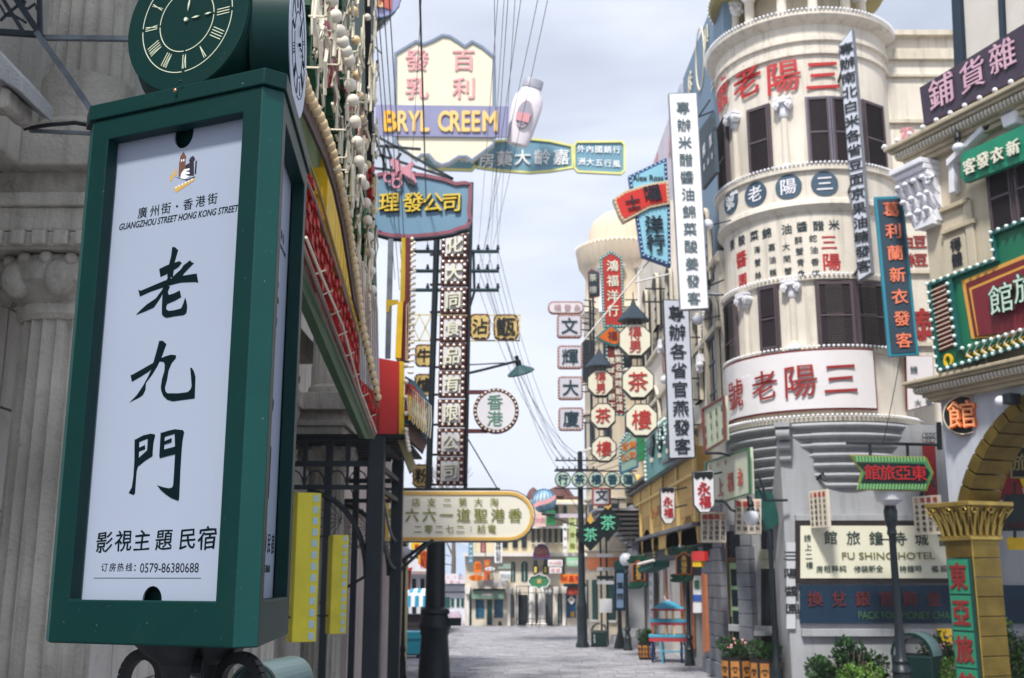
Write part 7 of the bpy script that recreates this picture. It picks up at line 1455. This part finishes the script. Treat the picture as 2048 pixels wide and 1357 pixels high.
cap = AB.put(cp_, 'capital', GOLD)
r_ = wP/2+.19; AB.put(MB().box(cxp-r_, cxp+r_, cyp-r_, cyp+r_, zcap1-.07, zcap1), 'abacus', GOLDH, parent=cap, bevel=.01); r_ = wP/2+.05; AB.put(MB().box(cxp-r_, cxp+r_, cyp-r_, cyp+r_, zcap0-.02, zcap0+.05), 'astragal', GOLDH, parent=cap, bevel=.015)
hC = zcap1-zcap0-.12
for f in range(2):
    for k in range(5):
        s_ = (k-2)/2*.8; m = MB()
        def pt(t, sx, o=.02):
            rr = wP/2+.02+.15*t**1.6+o; z = zcap0+.05+hC*t
            return (cxp+sx*rr, cyp-rr, z) if f == 0 else (cxp+rr, cyp+sx*rr, z)
        m.tube([pt(t, s_*(1-.15*t)) for t in (0, .3, .6, .8)], .028, 6, r1=.018); [m.tube([pt(t, s_+dx*(t+.1)) for t in (0, .35, .65, .92)], .014, 5) for dx in (-.22, .22)]
        if k % 2 == 0:
            c = pt(.86, s_*.95, .03); m.tube([(c[0]+(.05*math.cos(a*.8) if f == 0 else 0), c[1]+(0 if f == 0 else .05*math.cos(a*.8)), c[2]+.045*math.sin(a*.8)) for a in range(8)], .013, 5)
        AB.put(m, 'acanthus_leaf', GOLDH, parent=cap, smooth=True)
# green characters plate on the pillar
GPL = Thing('green_pillar_sign', 'green vertical sign of four framed red characters fixed to the gold pillar', 'sign', AF)
xs0, xs1 = GPL.at(1893, 1122, -.05)[0], GPL.at(1938, 1122, -.05)[0]; ztp = GPL.at(1915, 1117, -.05)[1]; ws = xs1-xs0
GPL.put(MB().box(xs0, xs1, -.05, -.004, ztp-4*.60, ztp), 'back_board', M('dark_teal_paint'))
for i, ch in enumerate('東亞旅館'):
    z1 = ztp-.02-i*.56; GPL.put(MB().box(xs0+.025, xs1-.025, -.06, -.045, z1-.53, z1), 'character_panel', M('panel_green', (46, 136, 104), .5, .1, 3)); GPL.char(ch, (xs0+xs1)/2, z1-.265, .44, M('oxide_red', (134, 44, 44), .5, .1), y=-.07, bold=.03, wf=.85)
# carved white capital at the upper left corner, pilaster recesses, shutters
m = MB(); zt_ = zc2b; kx = .0
for i, (o, h) in enumerate(((.40, .10), (.34, .09), (.28, .12))): m.box(-.12-o*.6, .42, -o, .1, zt_-.02-.1*(i+1), zt_-.02-.1*i-.004)
AB.put(m, 'corner_capital', WHITEC, bevel=.015, kind='stuff'); m = MB(); rr_ = random.Random(8)
for zt0_, h_, xs in ((.38, .34, (-.26, -.08, .12, .32)), (.66, .34, (-.2, .0, .2, .36)), (.92, .26, (-.1, .1, .28))):
    for x in xs:
        o_ = -.10-.12*(1-zt0_); p = [(x, -.06, zt_-zt0_-h_*.6), (x, o_-.02, zt_-zt0_-h_*.3), (x, o_-.08, zt_-zt0_+.02), (x, o_-.16, zt_-zt0_+.05), (x, o_-.19, zt_-zt0_-.02), (x, o_-.15, zt_-zt0_-.06)]
        p = p[:4]; s_ = rr_.uniform(.8, 1.15); m.tube([(q[0]+rr_.uniform(-.01,.01), q[1], q[2]) for q in p], .085*s_, 10, r1=.04*s_); m.ball((p[-1][0], p[-1][1]+.02, p[-1][2]-.02), .055*s_, 10, 7, (1.25, .8, .8)); [m.tube([(q[0]+dx, q[1]+.03, q[2]-.03) for q in p[:3]], .03, 6, r1=.02) for dx in (-.07, .07)]
for x in (-.3, .4): m.tube([(x+.10*math.cos(t*.62)*(1-t*.05), -.24, zt_-.40+.10*math.sin(t*.62)*(1-t*.05)) for t in range(16)], .03, 6)
for x in (-.26, .36): m.tube([(x, .0, zt_-.5-.1*k) for k in range(6)], .07, 8, r1=.04)
m.box(-.12, .4, -.12, .1, zt_-1.1, zt_-.3).box(-.05, .36, -.2, .05, zt_-1.16, zt_-1.04); AB.put(m, 'carved_scrolls', WHITEC, smooth=True, kind='stuff')
def ab_rect(px0, py0, px1, py1, name, mat, y0, y1):
    x0, z1 = AB.at(px0, py0, y0); x1, z0 = AB.at(px1, py1, y0); return AB.put(MB().box(x0, x1, y0, y1, z0, z1), name, mat, bevel=.006)
for (px0, py, px1) in ((1878, 418, 1936), (1882, 462, 1950)): x0, z1 = AB.at(px0, py, -.06); x1 = AB.at(px1, py, -.06)[0]; AB.put(MB().box(x0, x1, -.08, 0, z1-.08, z1), 'string_moulding', CORN, bevel=.01)
x0, z1 = AB.at(1888, 470, 0); x1 = AB.at(1932, 470)[0]; AB.put(MB().box(x0, x1, -.03, .0, zc1, z1-.1), 'pilaster_panel', BEIGE, bevel=.006); AB.put(MB().box(x1+.04, x1+.2, -.05, .0, zc1, z1+.4), 'pilaster', BEIGE, bevel=.01)
x0, z1 = AB.at(1975, 345, -.02); zb_ = AB.at(1985, 500, -.02)[1]; AB.put(MB().box(x0-.04, x0, -.03, 0, zb_-.1, z1+.5), 'window_reveal', M('ochre_strip'))
for k in range(2): louvre_window(AB.e, x0+k*.52, x0+.5+k*.52, zb_, z1+.35, 1, loc_y=-.02)
m = MB(); xw = AB.at(1915, 330)[0]; zw = AB.at(1915, 300)[1]; AB.put(MB().prism([(xw-.05, zw-.3), (xw+.75, zw+.02), (xw+.75, zw+.12), (xw-.05, zw-.18)], -.2, 0).prism([(xw-.1, zw-.75), (xw+.02, zw-.75), (xw+.05, zw-.25), (xw-.05, zw-.2)], -.15, 0), 'window_pediment', WHITEC, bevel=.01)
xk = AB.at(2030, 215)[0]; zk = AB.at(2030, 215)[1]; AB.put(MB().prism([(xk-.2, zk+.2), (xk+.25, zk+.2), (xk+.15, zk-.35), (xk-.1, zk-.35)], -.2, 0), 'keystone', WHITEC, bevel=.03)
PT_ = Thing.__new__(Thing); PT_.fr, PT_.b, PT_.e = AF, (0, 0, 0), AB.e; PT_.line('得體', (1911,490), (1914,520), 27, INKB, y=-.045, bold=.03, ext=.01)
# signs of the hotel
T = Thing('grocery_board', 'dark purple board with pink characters standing on the upper right cornice', 'sign', AF)
gp = [(1839,176),(2058,42),(2058,146),(1848,250)]; board(T, gp, 'board', M('dark_purple', (64, 54, 70), .6, .15, 2, dirt=.15), .08, -.3); PK = M('dusty_pink2', (212, 172, 190), .5, .1)
for ch, x, y in (('鋪',1882,183),('貨',1944,150),('雜',2004,112)): T.line(ch, (x, y), (x, y), 62, PK, y=-.33, bold=.004, wf=1.0)
T = Thing('new_clothes_sign', 'bright green board with raised cream characters over the shuttered window', 'sign', AF)
gp = [(1922,312),(1926,306),(2055,246),(2055,318),(1930,366),(1922,356)]; board(T, gp, 'board', M('emerald', (22, 132, 100), .45, .1, 3), .1, -.3)
for ch, x, y in (('客',1939,333),('發',1966,321),('衣',1994,310),('新',2026,296)): T.line(ch, (x+1.5, y+1.5), (x+1.5, y+1.5), 30, M('dark_teal_paint'), y=-.31, bold=.03); T.line(ch, (x, y), (x, y), 30, LET, y=-.36, bold=.025, ext=.05)  # dark copy behind each raised letter painted as its shadow
T = Thing('green_neon_board', 'large green and maroon neon board edged with white bulbs above the lower cornice', 'sign', AF)
gp = [(1853,567),(1987,517),(1978,465),(2060,433),(2060,688),(1873,745)]; oo = -.36; EM2 = M('neon_green_board', (26, 108, 78), .5, .15, 2)
board(T, gp, 'board', EM2, .1, oo); rim(T, gp, 7, 'rim', M('teal_rim2', (24, 92, 88), .45, .1), oo-.06, oo-.001)
bulbs(T, [q for q in walk(T.poly(inset(gp, 2), oo-.07), .155)], .033, BULBT, y=oo-.085, single=True)
board(T, [(1862,578),(1890,566),(1908,692),(1880,705)], 'rod_panel', DRED, .02, oo-.02)
for k in range(14): t = k/13; T.put(MB().tube([(lambda q: (q[0], oo-.07, q[1]))(T.at(1861+18*t, 583+116*t, oo-.07)), (lambda q: (q[0], oo-.07, q[1]))(T.at(1890+16*t, 570+118*t, oo-.07))], .011, 5), 'neon_rod', TUBE)
board(T, [(1893,556),(1901,553),(1922,700),(1914,703)], 'inner_bar', M('teal_rim2'), .05, oo-.06); bulbs(T, [T.at(1895+16*t, 568+122*t, oo-.08) for t in [i/7 for i in range(8)]], .033, BULBT, y=oo-.085, single=True)
for pts, mt_, o_ in (([(1923,562),(2060,505),(2060,672),(1943,678)], M('amber_line', (214, 160, 70), .5, .1), .012), ([(1931,567),(2060,513),(2060,665),(1949,674)], DRED, .024), ([(1938,577),(2060,526),(2060,660),(1955,672)], M('amber_line'), .036), ([(1943,580),(2060,531),(2060,658),(1957,671)], M('maroon_field', (120, 36, 46), .5, .1, 2), .048)): board(T, pts, 'frame_line', mt_, .012, oo-o_)
for ch, x, y in (('館',2002,598),('旅',2052,574)): T.line(ch, (x, y), (x, y), 56, M('neon_letter_green', (22, 70, 56), .5, .1), y=oo-.10, bold=.045, ext=.06); T.line(ch, (x-1, y), (x-1, y), 60, M('pale_neon', (200, 222, 206), .4), y=oo-.17, bold=-.012, ext=.008)
board(T, [(1922,706),(2060,662),(2060,686),(1924,722)], 'chevron_band', M('dark_green_paint'), .02, oo-.03)
for k in range(9): x = 1935+k*15; y = 708-k*4.4; board(T, [(x,y),(x+8,y-5),(x+3,y+2),(x+10,y+6),(x+3,y+9),(x-5,y+4)], 'chevron', YEL, .01, oo-.045); T.put(MB().tube([(lambda q: (q[0], oo-.1, q[1]))(T.at(a, b, oo-.1)) for a, b in ((x+9,y-20),(x-2,y),(x+9,y+9))], .010, 5), 'neon_rod', M('white_tube'))
bulbs(T, [T.at(1925+k*14.5, 697-k*4.5, oo-.08) for k in range(10)], .033, BULBT, y=oo-.085, single=True)
c = T.at(1896, 722, oo-.03); T.put(MB().ring(arc(c[0], c[1], .09, 0, 360, 20, .12)[:-1], arc(c[0], c[1], .055, 0, 360, 20, .08)[:-1], oo-.04, oo-.001), 'yellow_ring', YEL)
T = Thing('round_neon_sign', 'round black neon sign with a red side rim and an orange character beside the arch', 'sign', Frame(P(1928, 830, 17.3).xy, -36))
c = T.at(1927, 831); r_ = T.at(1927, 791)[1]-c[1]; T.put(MB().disc(c, r_, 0, .16, 40), 'rim', M('rim_crimson', (136, 24, 36), .45, .1)); T.put(MB().disc(c, r_*.93, -.012, .0, 40), 'face', BLACK)
T.put(MB().ring(arc(c[0], c[1], r_*.97, 0, 360, 40)[:-1], arc(c[0], c[1], r_*.92, 0, 360, 40)[:-1], -.03, -.013), 'neon_ring', TUBE); T.char('館', c[0], c[1], r_*1.45, M('flame_orange', (224, 96, 32), .45, .1), y=-.06, bold=.04, ext=.05); T.char('館', c[0]-.01, c[1], r_*1.45, M('neon_peach', (240, 170, 120), .4), y=-.12, bold=0, ext=.004)
GLB = Thing('globe_light', 'white globe light on a black clamp fixed to the top of the gold arch', 'lamp', AF); q = GLB.at(2001, 803, -.2); GLB.put(MB().ball((q[0], -.2, q[1]), .085, 16, 10), 'globe', GLOBE, smooth=True); GLB.put(MB().box(q[0]+.07, q[0]+.22, -.24, 0, q[1]-.06, q[1]+.1), 'clamp', DPOLE, bevel=.01)
GL2 = Thing('globe_light', 'white globe light hanging from a black cord under the upper cornice', 'lamp', AF); q = GL2.at(1917, 296, -.3); GL2.put(MB().ball((q[0], -.3, q[1]), .10, 16, 10, (1, 1, .8)), 'globe', GLOBE, smooth=True); GL2.put(MB().lathe([(.05,.05),(.03,.12),(.06,.16),(.05,.25),(.02,.28),(.02,.42)], (q[0], -.3, q[1]), 10), 'socket', BLACK, smooth=True); GL2.put(MB().tube([(q[0]+.05, -.25, q[1]+.5), (q[0]+.25, -.2, q[1]+.3), (q[0]+.5, -.05, q[1]+.22)], .018, 6).ball((q[0]+.45, -.1, q[1]+.22), .08, 8, 6), 'cable', BLACK, smooth=True)
IB = Thing('iron_bracket', 'black iron arm under the carved corner capital holding the teal framed sign', 'bracket', Frame(P(1840, 408, 18.4).xy, 0)); arm(IB, (1808,406), (1848,404), .025, 0); arm(IB, (1808,412), (1850,418), .025, 0); arm(IB, (1842,396), (1848,424), .05, 0)
# tall framed structure above
FRS = Thing('roof_structure', 'black steel framed structure with beige panels rising over the purple board', 'structure', Frame((8.2, 18.6), u=(.385, -.923)))
for px0, px1 in ((1908, 1924), (2001, 2008)):
    FRS.put(MB().prism(FRS.poly([(px0-2, -60), (px1-2, -60), (px1+10, 215), (px0+10, 215)]), -.08, .06), 'steel_post', M('navy_steel', (28, 46, 62), .5, .1), bevel=.01)
board(FRS, [(1924,-60),(2001,-60),(2012,160),(1936,160)], 'panel', M('panel_beige', (206, 200, 192), .7, .06), .05, 0); board(FRS, [(2008,-60),(2070,-60),(2080,160),(2018,160)], 'panel', M('panel_beige'), .05, 0)
# things seen under the arch
UA = Frame((7.9, 19.6), -8)
T = Thing('hanging_sign', 'small black sign with gold rim hanging under the arch', 'sign', UA); board(T, rect(2022,893,2060,957), 'board', BLACK, .08); rim(T, rect(2022,893,2060,957), 3, 'rim', OLS, -.03, -.001); T.line('旅', (2042,925), (2042,925), 34, OLS, y=-.03); arm(T, (2038,870), (2038,893), .03)
T = Thing('hanging_sign', 'dark green trapezoid sign with dull red lettering under the arch', 'sign', UA); board(T, [(2012,990),(2060,988),(2064,1062),(2000,1062)], 'board', M('dark_green_beam'), .12, .2); T.line('大酒店', (2014,1050), (2044,1050), 12, M('dull_red'), y=.17); arm(T, (2030,965), (2030,990), .03)
T = Thing('hanging_sign', 'small yellow panel hanging below the dark green trapezoid sign', 'sign', UA); board(T, [(2014,1080),(2020,1074),(2056,1076),(2056,1100),(2018,1100)], 'board', YEL, .06, .1); arm(T, (2030,1062), (2030,1076), .03, .1)
T = Thing('red_yellow_canopy', 'red and yellow rounded panel behind the arch opening', 'panel', UA); board(T, [(1990,1000),(1990,968),(1998,948),(2014,938),(2030,934),(2044,975),(2050,1000)], 'red_panel', M('banner_red'), .06, .5); board(T, [(2030,934),(2060,930),(2060,985),(2046,975)], 'yellow_panel', YEL, .06, .48)
YT = Thing('yellow_board', 'yellow triangular board leaning on the wall under the blue painted board', 'board', Frame((7, YWL), 0)); board(YT, [(1873,1258),(1902,1258),(1906,1298),(1890,1290)], 'board', YEL, .05, -.15)
# ============================================================ lamp, bin, plants in front of the hotel wall
g = P(1790, 1150, 19.9); T = Thing('street_lamp', 'black lamp post with white globe below the arrow shaped sign', 'street lamp', Frame((g.x, g.y), 0), group='black globe street lamps'); z1 = T.at(1783, 1012)[1]; k = g.y/2172
T.put(MB().lathe([(.24,0),(.24,.1),(.17,.14),(.15,.5),(.18,.54),(.16,.60),(.11,.66),(.13,.72),(.09,.78),(.085,1.2),(.07,1.3),(.06,z1-.55),(.09,z1-.5),(.075,z1-.4),(.11,z1-.3),(.12,z1-.1),(.10,z1)], (0,0,0), 20), 'post', DPOLE, smooth=True); T.put(MB().box(-.22, .26, -.02, .02, z1-.62, z1-.59), 'cross_bar', DPOLE); T.put(MB().lathe([(.10,0),(.24,.10),(.27,.25),(.25,.36),(.15,.46),(0,.5)], (0, 0, z1), 22), 'globe', GLOBE, smooth=True)
bin_('large green litter bin with a metal hood behind the lamp post and shrubs', 1750, 1870, 1266, 1420, 20.3)
LEAFC = [M('leaf_dark', (44, 76, 44), .6, .35, 6), M('leaf_mid', (64, 104, 52), .6, .3, 6), M('leaf_light', (124, 164, 72), .55, .3, 6), M('petal_pink', (220, 160, 160), .6, .1)]
def shrub(lab, x, y, z0, rx, rz, n, mats, ls=.05, seed=1, name='shrub', group=None, flowers=0, ry=None):
    T = Thing(name, lab, 'shrub', Frame((x, y), 0), group=group); rr = random.Random(seed); ry = ry or rx*.7
    st = MB()
    for k in range(7): a = rr.uniform(0, 6.28); st.tube([(0,0,z0), (rx*.35*math.cos(a), ry*.35*math.sin(a), z0+rz*.6), (rx*.7*math.cos(a), ry*.7*math.sin(a), z0+rz*1.3)], .012, 4)
    T.put(st, 'stem', M('bark')); bs = [MB() for _ in mats]; lob = [(rr.uniform(-.6,.6)*rx, rr.uniform(-.6,.6)*ry, z0+rz*rr.uniform(.5,1.3), rr.uniform(.3,.55)) for _ in range(9)]
    for i in range(n):
        cx, cy, cz__, s = rr.choice(lob); v = Vector((rr.gauss(0,1), rr.gauss(0,1), rr.gauss(0,1))).normalized()*rr.uniform(.6,1.05)
        p = Vector((cx+v.x*rx*s, cy+v.y*ry*s, max(z0+.02, cz__+v.z*rz*s))); d = (v+Vector((rr.uniform(-.6,.6), rr.uniform(-.6,.6), rr.uniform(-.3,.6)))).normalized(); w = d.cross(Vector((rr.random(), rr.random(), rr.random()))).normalized(); L_ = ls*rr.uniform(.7,1.4)
        bs[rr.randrange(len(mats))].add([p, p+d*L_*.5+w*L_*.3, p+d*L_, p+d*L_*.5-w*L_*.3], [(0,1,2,3)])
    for b, mt_ in zip(bs, mats): T.put(b, 'foliage', mt_, kind='stuff')
    if flowers: m = MB(); [m.ball((rr.uniform(-.7,.7)*rx, -ry*rr.uniform(.3,.9), z0+rz*rr.uniform(1.0,1.7)), .03, 6, 4) for _ in range(flowers)]; T.put(m, 'flowers', LEAFC[3], kind='stuff')
    return T
D1 = [LEAFC[0], LEAFC[0], LEAFC[1]]; D2 = [LEAFC[1], LEAFC[2], LEAFC[2]]
xx = lambda px, D: (px-1024)/2172/1.04*D
shrub('dark leafy shrub at the foot of the corner wall', xx(1660, 20.95), 20.95, .1, .42, .40, 1500, D1, .07, 1, group='dark shrubs along the hotel wall'); shrub('taller dark shrub in the middle below the hotel board', xx(1705, 20.95), 20.95, .1, .34, .56, 1500, D1, .07, 2, group='dark shrubs along the hotel wall')
shrub('dark shrub touching the left side of the large bin', xx(1745, 20.9), 20.9, .1, .3, .42, 1200, D1, .06, 3, group='dark shrubs along the hotel wall'); shrub('bright green low shrub left of the large bin', xx(1722, 20.5), 20.5, .05, .42, .34, 1800, D2, .05, 4, group='bright shrubs along the hotel wall'); shrub('bright green low shrub between bin and gold pillar', xx(1885, 20.4), 20.4, .05, .4, .4, 1800, D2, .05, 5, group='bright shrubs along the hotel wall')
shrub('dark flowering shrub between bin and gold pillar', xx(1875, 20.95), 20.95, .1, .4, .6, 1300, D1, .06, 6, flowers=10, group='dark shrubs along the hotel wall'); shrub('green shrub right of the gold pillar, upper light part', xx(2035, 20.4), 20.4, .1, .42, .75, 2200, D2+D1, .06, 7, group='bright shrubs along the hotel wall'); shrub('pale shrub peeping out by the drainpipe under the iron porch', -2.3, 15.0, 0, .3, .25, 700, D2, .05, 8)
MB().box(5.6, 12, 19.62, 19.74, 0, .12).build('kerb', M('kerb_stone', (160, 158, 160), .85, .15, 2, .3), bevel=.01, kind='structure'); MB().box(5.7, 12, 19.75, 21.34, 0, .07).build('planting_soil', M('soil', (60, 50, 42), .95, .3, 4), kind='structure')
# carved planters with flowers
OC = M('carved_orange', (176, 118, 58), .6, .2, 4); CD = M('planter_dark', (40, 36, 34), .6, .2)
for lab, px, pyb, w, h, seed in (('carved orange planter with trailing ivy and pink flowers left of the pale green door', 1470, 22.75, .30, .60, 11), ('carved dark planter with a curled pattern at the corner wall', 1528, 21.95, .30, .62, 12), ('small carved orange planter behind the blue cart', 1292, 30, .22, .45, 13)):
    g = P(px, 1250, pyb); T = Thing('carved_planter', lab, 'planter', Frame((g.x, g.y), -18), group='carved planters'); T.put(MB().lathe([(w*.85,0),(w,.05),(w,h-.05),(w*1.08,h)], (0,0,0), 8, math.radians(22.5), math.radians(382.5)), 'body', CD); 
    for kk in range(8):
        a = math.radians(45*kk); e = T.put(MB().prism([(-w*.28,.07),(w*.28,.07),(w*.28,h-.08),(-w*.28,h-.08)], -.012, .0), 'carved_panel', OC); e.location = (w*.935*math.cos(a), w*.935*math.sin(a), 0); e.rotation_euler = (0, 0, a+math.pi/2)
        m = MB(); [m.tube([(sx*(.02+.05*math.cos(t*.7))*w/.3, -.02, h*(.3+.3*j)+.05*math.sin(t*.7)) for t in range(8)], .008, 4) for sx in (-1, 1) for j in range(2)]; c2 = T.put(m, 'carving', CD, parent=e)
    shrub('leafy plant growing in the %s' % lab.split(' with')[0].split(' behind')[0]+(' by the cart' if seed == 13 else ''), g.x, g.y, h-.1, w*1.15, .26, 1500, [LEAFC[0], LEAFC[1]], .05, seed, 'potted_plant', flowers=8 if seed == 11 else 0, ry=w*1.1, group='plants in carved planters')
# blue vendor cart
g = G(1338, 1328); CT = Thing('vendor_cart', 'small blue and red tiered vendor cart with a pagoda roof on blue wheels', 'cart', Frame((g.x, g.y), -12)); k = g.y/2172; CB_ = M('cart_blue', (74, 162, 190), .45, .1, 4, dirt=.08); CR = M('cart_red', (176, 60, 70), .5, .1); z = lambda py: CT.at(1338, py)[1]; w = 38*k
CT.put(MB().box(-w, w, 0, .55, z(1276), z(1270)), 'lower_tray', CB_, bevel=.01); CT.put(MB().box(-w+.01, w-.01, .01, .54, z(1284), z(1276)-.001), 'tray_skirt', CR); CT.put(MB().box(-w*.92, w*.95, .02, .53, z(1246), z(1239)), 'upper_tray', CB_, bevel=.01); CT.put(MB().box(-w*.9, w*.93, .03, .52, z(1251), z(1246)-.001), 'tray_skirt', CR)
for sx in (-.78, -.1, .3, .8): CT.put(MB().box(w*sx-.02, w*sx+.02, .05, .09, z(1270), z(1246)).box(w*sx*.9-.02, w*sx*.9+.02, .05, .09, z(1239), z(1218)), 'tier_post', YED if abs(sx) < .5 else OGR)
c = (0, .27); zr, zt_ = z(1218), z(1203); CT.put(MB().add([(-w*.8,-.05,zr),(w*.85,-.05,zr),(w*.85,.6,zr),(-w*.8,.6,zr),(-w*.22,.2,zt_),(w*.22,.2,zt_),(w*.22,.35,zt_),(-w*.22,.35,zt_)], [(0,1,5,4),(1,2,6,5),(2,3,7,6),(3,0,4,7),(4,5,6,7),(3,2,1,0)]), 'roof', CB_); CT.put(MB().box(-w*.8, w*.85, -.05, .6, zr-.05, zr-.002), 'roof_edge', CR)
CT.put(MB().tube([(-.09,.27,zt_+.13),(-.05,.27,zt_+.01),(.05,.27,zt_+.01),(.09,.27,zt_+.13)], .025, 8), 'horn_finial', M('pale_pink_finial', (226, 196, 206), .5))
for sx in (-.42, .9): CT.put(MB().tube([(w*sx,0,z(1284)),(w*sx+.06,-.04,0)], .022, 6), 'leg', CB_); CT.put(MB().tube([(w*sx*.9,.5,z(1284)),(w*sx+.06,.55,0)], .022, 6), 'leg', CB_)
CT.put(MB().tube([(-w*.42,-.02,.30),(w*.92,-.02,.30)], .018, 6), 'brace', CB_)
for sx in (-.86, .62):
    wl = MB(); nW = 20; R_ = .29; wl.tube([(w*sx, .25+R_*math.cos(2*math.pi*j/nW), R_+R_*.92*math.sin(2*math.pi*j/nW)) for j in range(nW+1)], .022, 6)
    for j in range(8): a = math.pi*j/4; wl.tube([(w*sx,.25,R_),(w*sx,.25+R_*math.cos(a),R_+R_*.92*math.sin(a))], .010, 4)
    CT.put(wl, 'wheel', M('wheel_blue', (28, 80, 140), .5, .1))
# trash bin and glints behind the foreground post
T = Thing('litter_bin', 'round hooded green bin partly hidden under the foreground light box', 'bin', Frame(P(520, 1150, 5.6).xy, -10)); q = T.at(520, 1357); rb_ = T.at(556, 1357)[0]; z0 = T.at(520, 1326)[1]
zc_ = z0-rb_; T.put(MB().box(-rb_, rb_, 0, .5, 0, zc_), 'body', M('bin_green')); pts = arc(0, zc_, rb_, 0, 180, 16); ip2 = arc(0, zc_, rb_*.9, 0, 180, 16)
m = MB(); [m.prism([pts[j], pts[j+1], ip2[j+1], ip2[j]], .0, .5) for j in range(16)]; T.put(m, 'hood', M('bin_hood'), smooth=True); m = MB(); [m.prism([pts[j], pts[j+1], ip2[j+1], ip2[j]], -.03, -.001) for j in range(16)]; T.put(m, 'hood_rim', M('bin_green'))
# ============================================================ overhead wires
def wire(label, a, b, sag=.25, r=.012, n=14):
    T = Thing('overhead_wire', label, 'wire', Frame((a.x, a.y), 0), group='overhead wires'); b = b-Vector((a.x, a.y, 0)); a = Vector((0, 0, a.z))
    T.put(MB().tube([a.lerp(b, i/n)-Vector((0, 0, sag*4*(i/n)*(1-i/n))) for i in range(n+1)], r, 4), 'strand', WIRE)
WL = 'thin dark overhead wire sagging from the column pole to the tea house pole'
WN = ('leftmost of the central bunch', 'second from left of the bunch', 'middle one of the bunch', 'outer right but one', 'outermost right one', 'lowest strand at the left of the bunch', 'steep one right of the middle', 'thin one in the middle', 'thick one crossing the cream billboard', 'thin one beside the thick wire')
pole = [UP.fr.world(*(UP.at(px, py)[0], -.1, UP.at(px, py)[1])) for px, py in ((957,500),(975,500),(996,500),(957,539),(975,539),(996,539),(957,577),(975,577),(856,500),(815,500))]
for i, (px, D) in enumerate(((1000,9),(1012,9),(1034,9),(1088,9),(1108,9),(988,8),(1050,8.5),(1020,7.5),(838,8),(846,8.5))): wire('overhead wire down to the column pole, %s' % WN[i], P(px, -60, D), pole[i], .10 if i < 8 else .02, .004 if i != 8 else .013)
for i, (px, py, D) in enumerate(((744,-40,10),(752,-40,10),(764,-40,10),(776,-40,10))): wire('wire crossing the lilac round sign at top, %s from the left' % ('first', 'second', 'third', 'fourth')[i], P(px, py, D), P(790+i*9, 560+i*20, 21.5), .0, .008)
tp = [P(x, y, 28.6) for x, y in ((1114,918),(1126,918),(1150,918),(1176,918),(1114,936),(1138,936),(1160,936),(1186,936))]
for i in range(8): wire(WL, pole[i], tp[i], .55+.12*(i % 4), .0055)
for i in range(3): wire('short %s wire from the tea house pole to the teal neon sign' % ('upper', 'middle', 'lower')[i], P(1180+i*8, 930+i*6, 28.4), P(1290+i*10, 850+i*20, 26), .1, .010)
wire('stay wire from the column sign down to the address sign', P(934,875,20.4), P(996,980,19.6), 0, .012); wire('thin wire from the teal framed sign to the arrow sign bar', P(1801,712,18.6), P(1766,885,19.6), .05, .008)
# ============================================================ air
hz = MB().box(-60, 60, -8, 320, -1.2, 40); hm = bpy.data.materials.new('haze'); hm.use_nodes = True; t = hm.node_tree; t.nodes.clear()
hv = t.nodes.new('ShaderNodeVolumePrincipled'); hv.inputs['Density'].default_value = .0008; hv.inputs['Color'].default_value = (.9, .93, 1, 1); hv.inputs['Anisotropy'].default_value = .2
ho = t.nodes.new('ShaderNodeOutputMaterial'); t.links.new(hv.outputs[0], ho.inputs['Volume']); hz.build('haze', hm, kind='stuff')
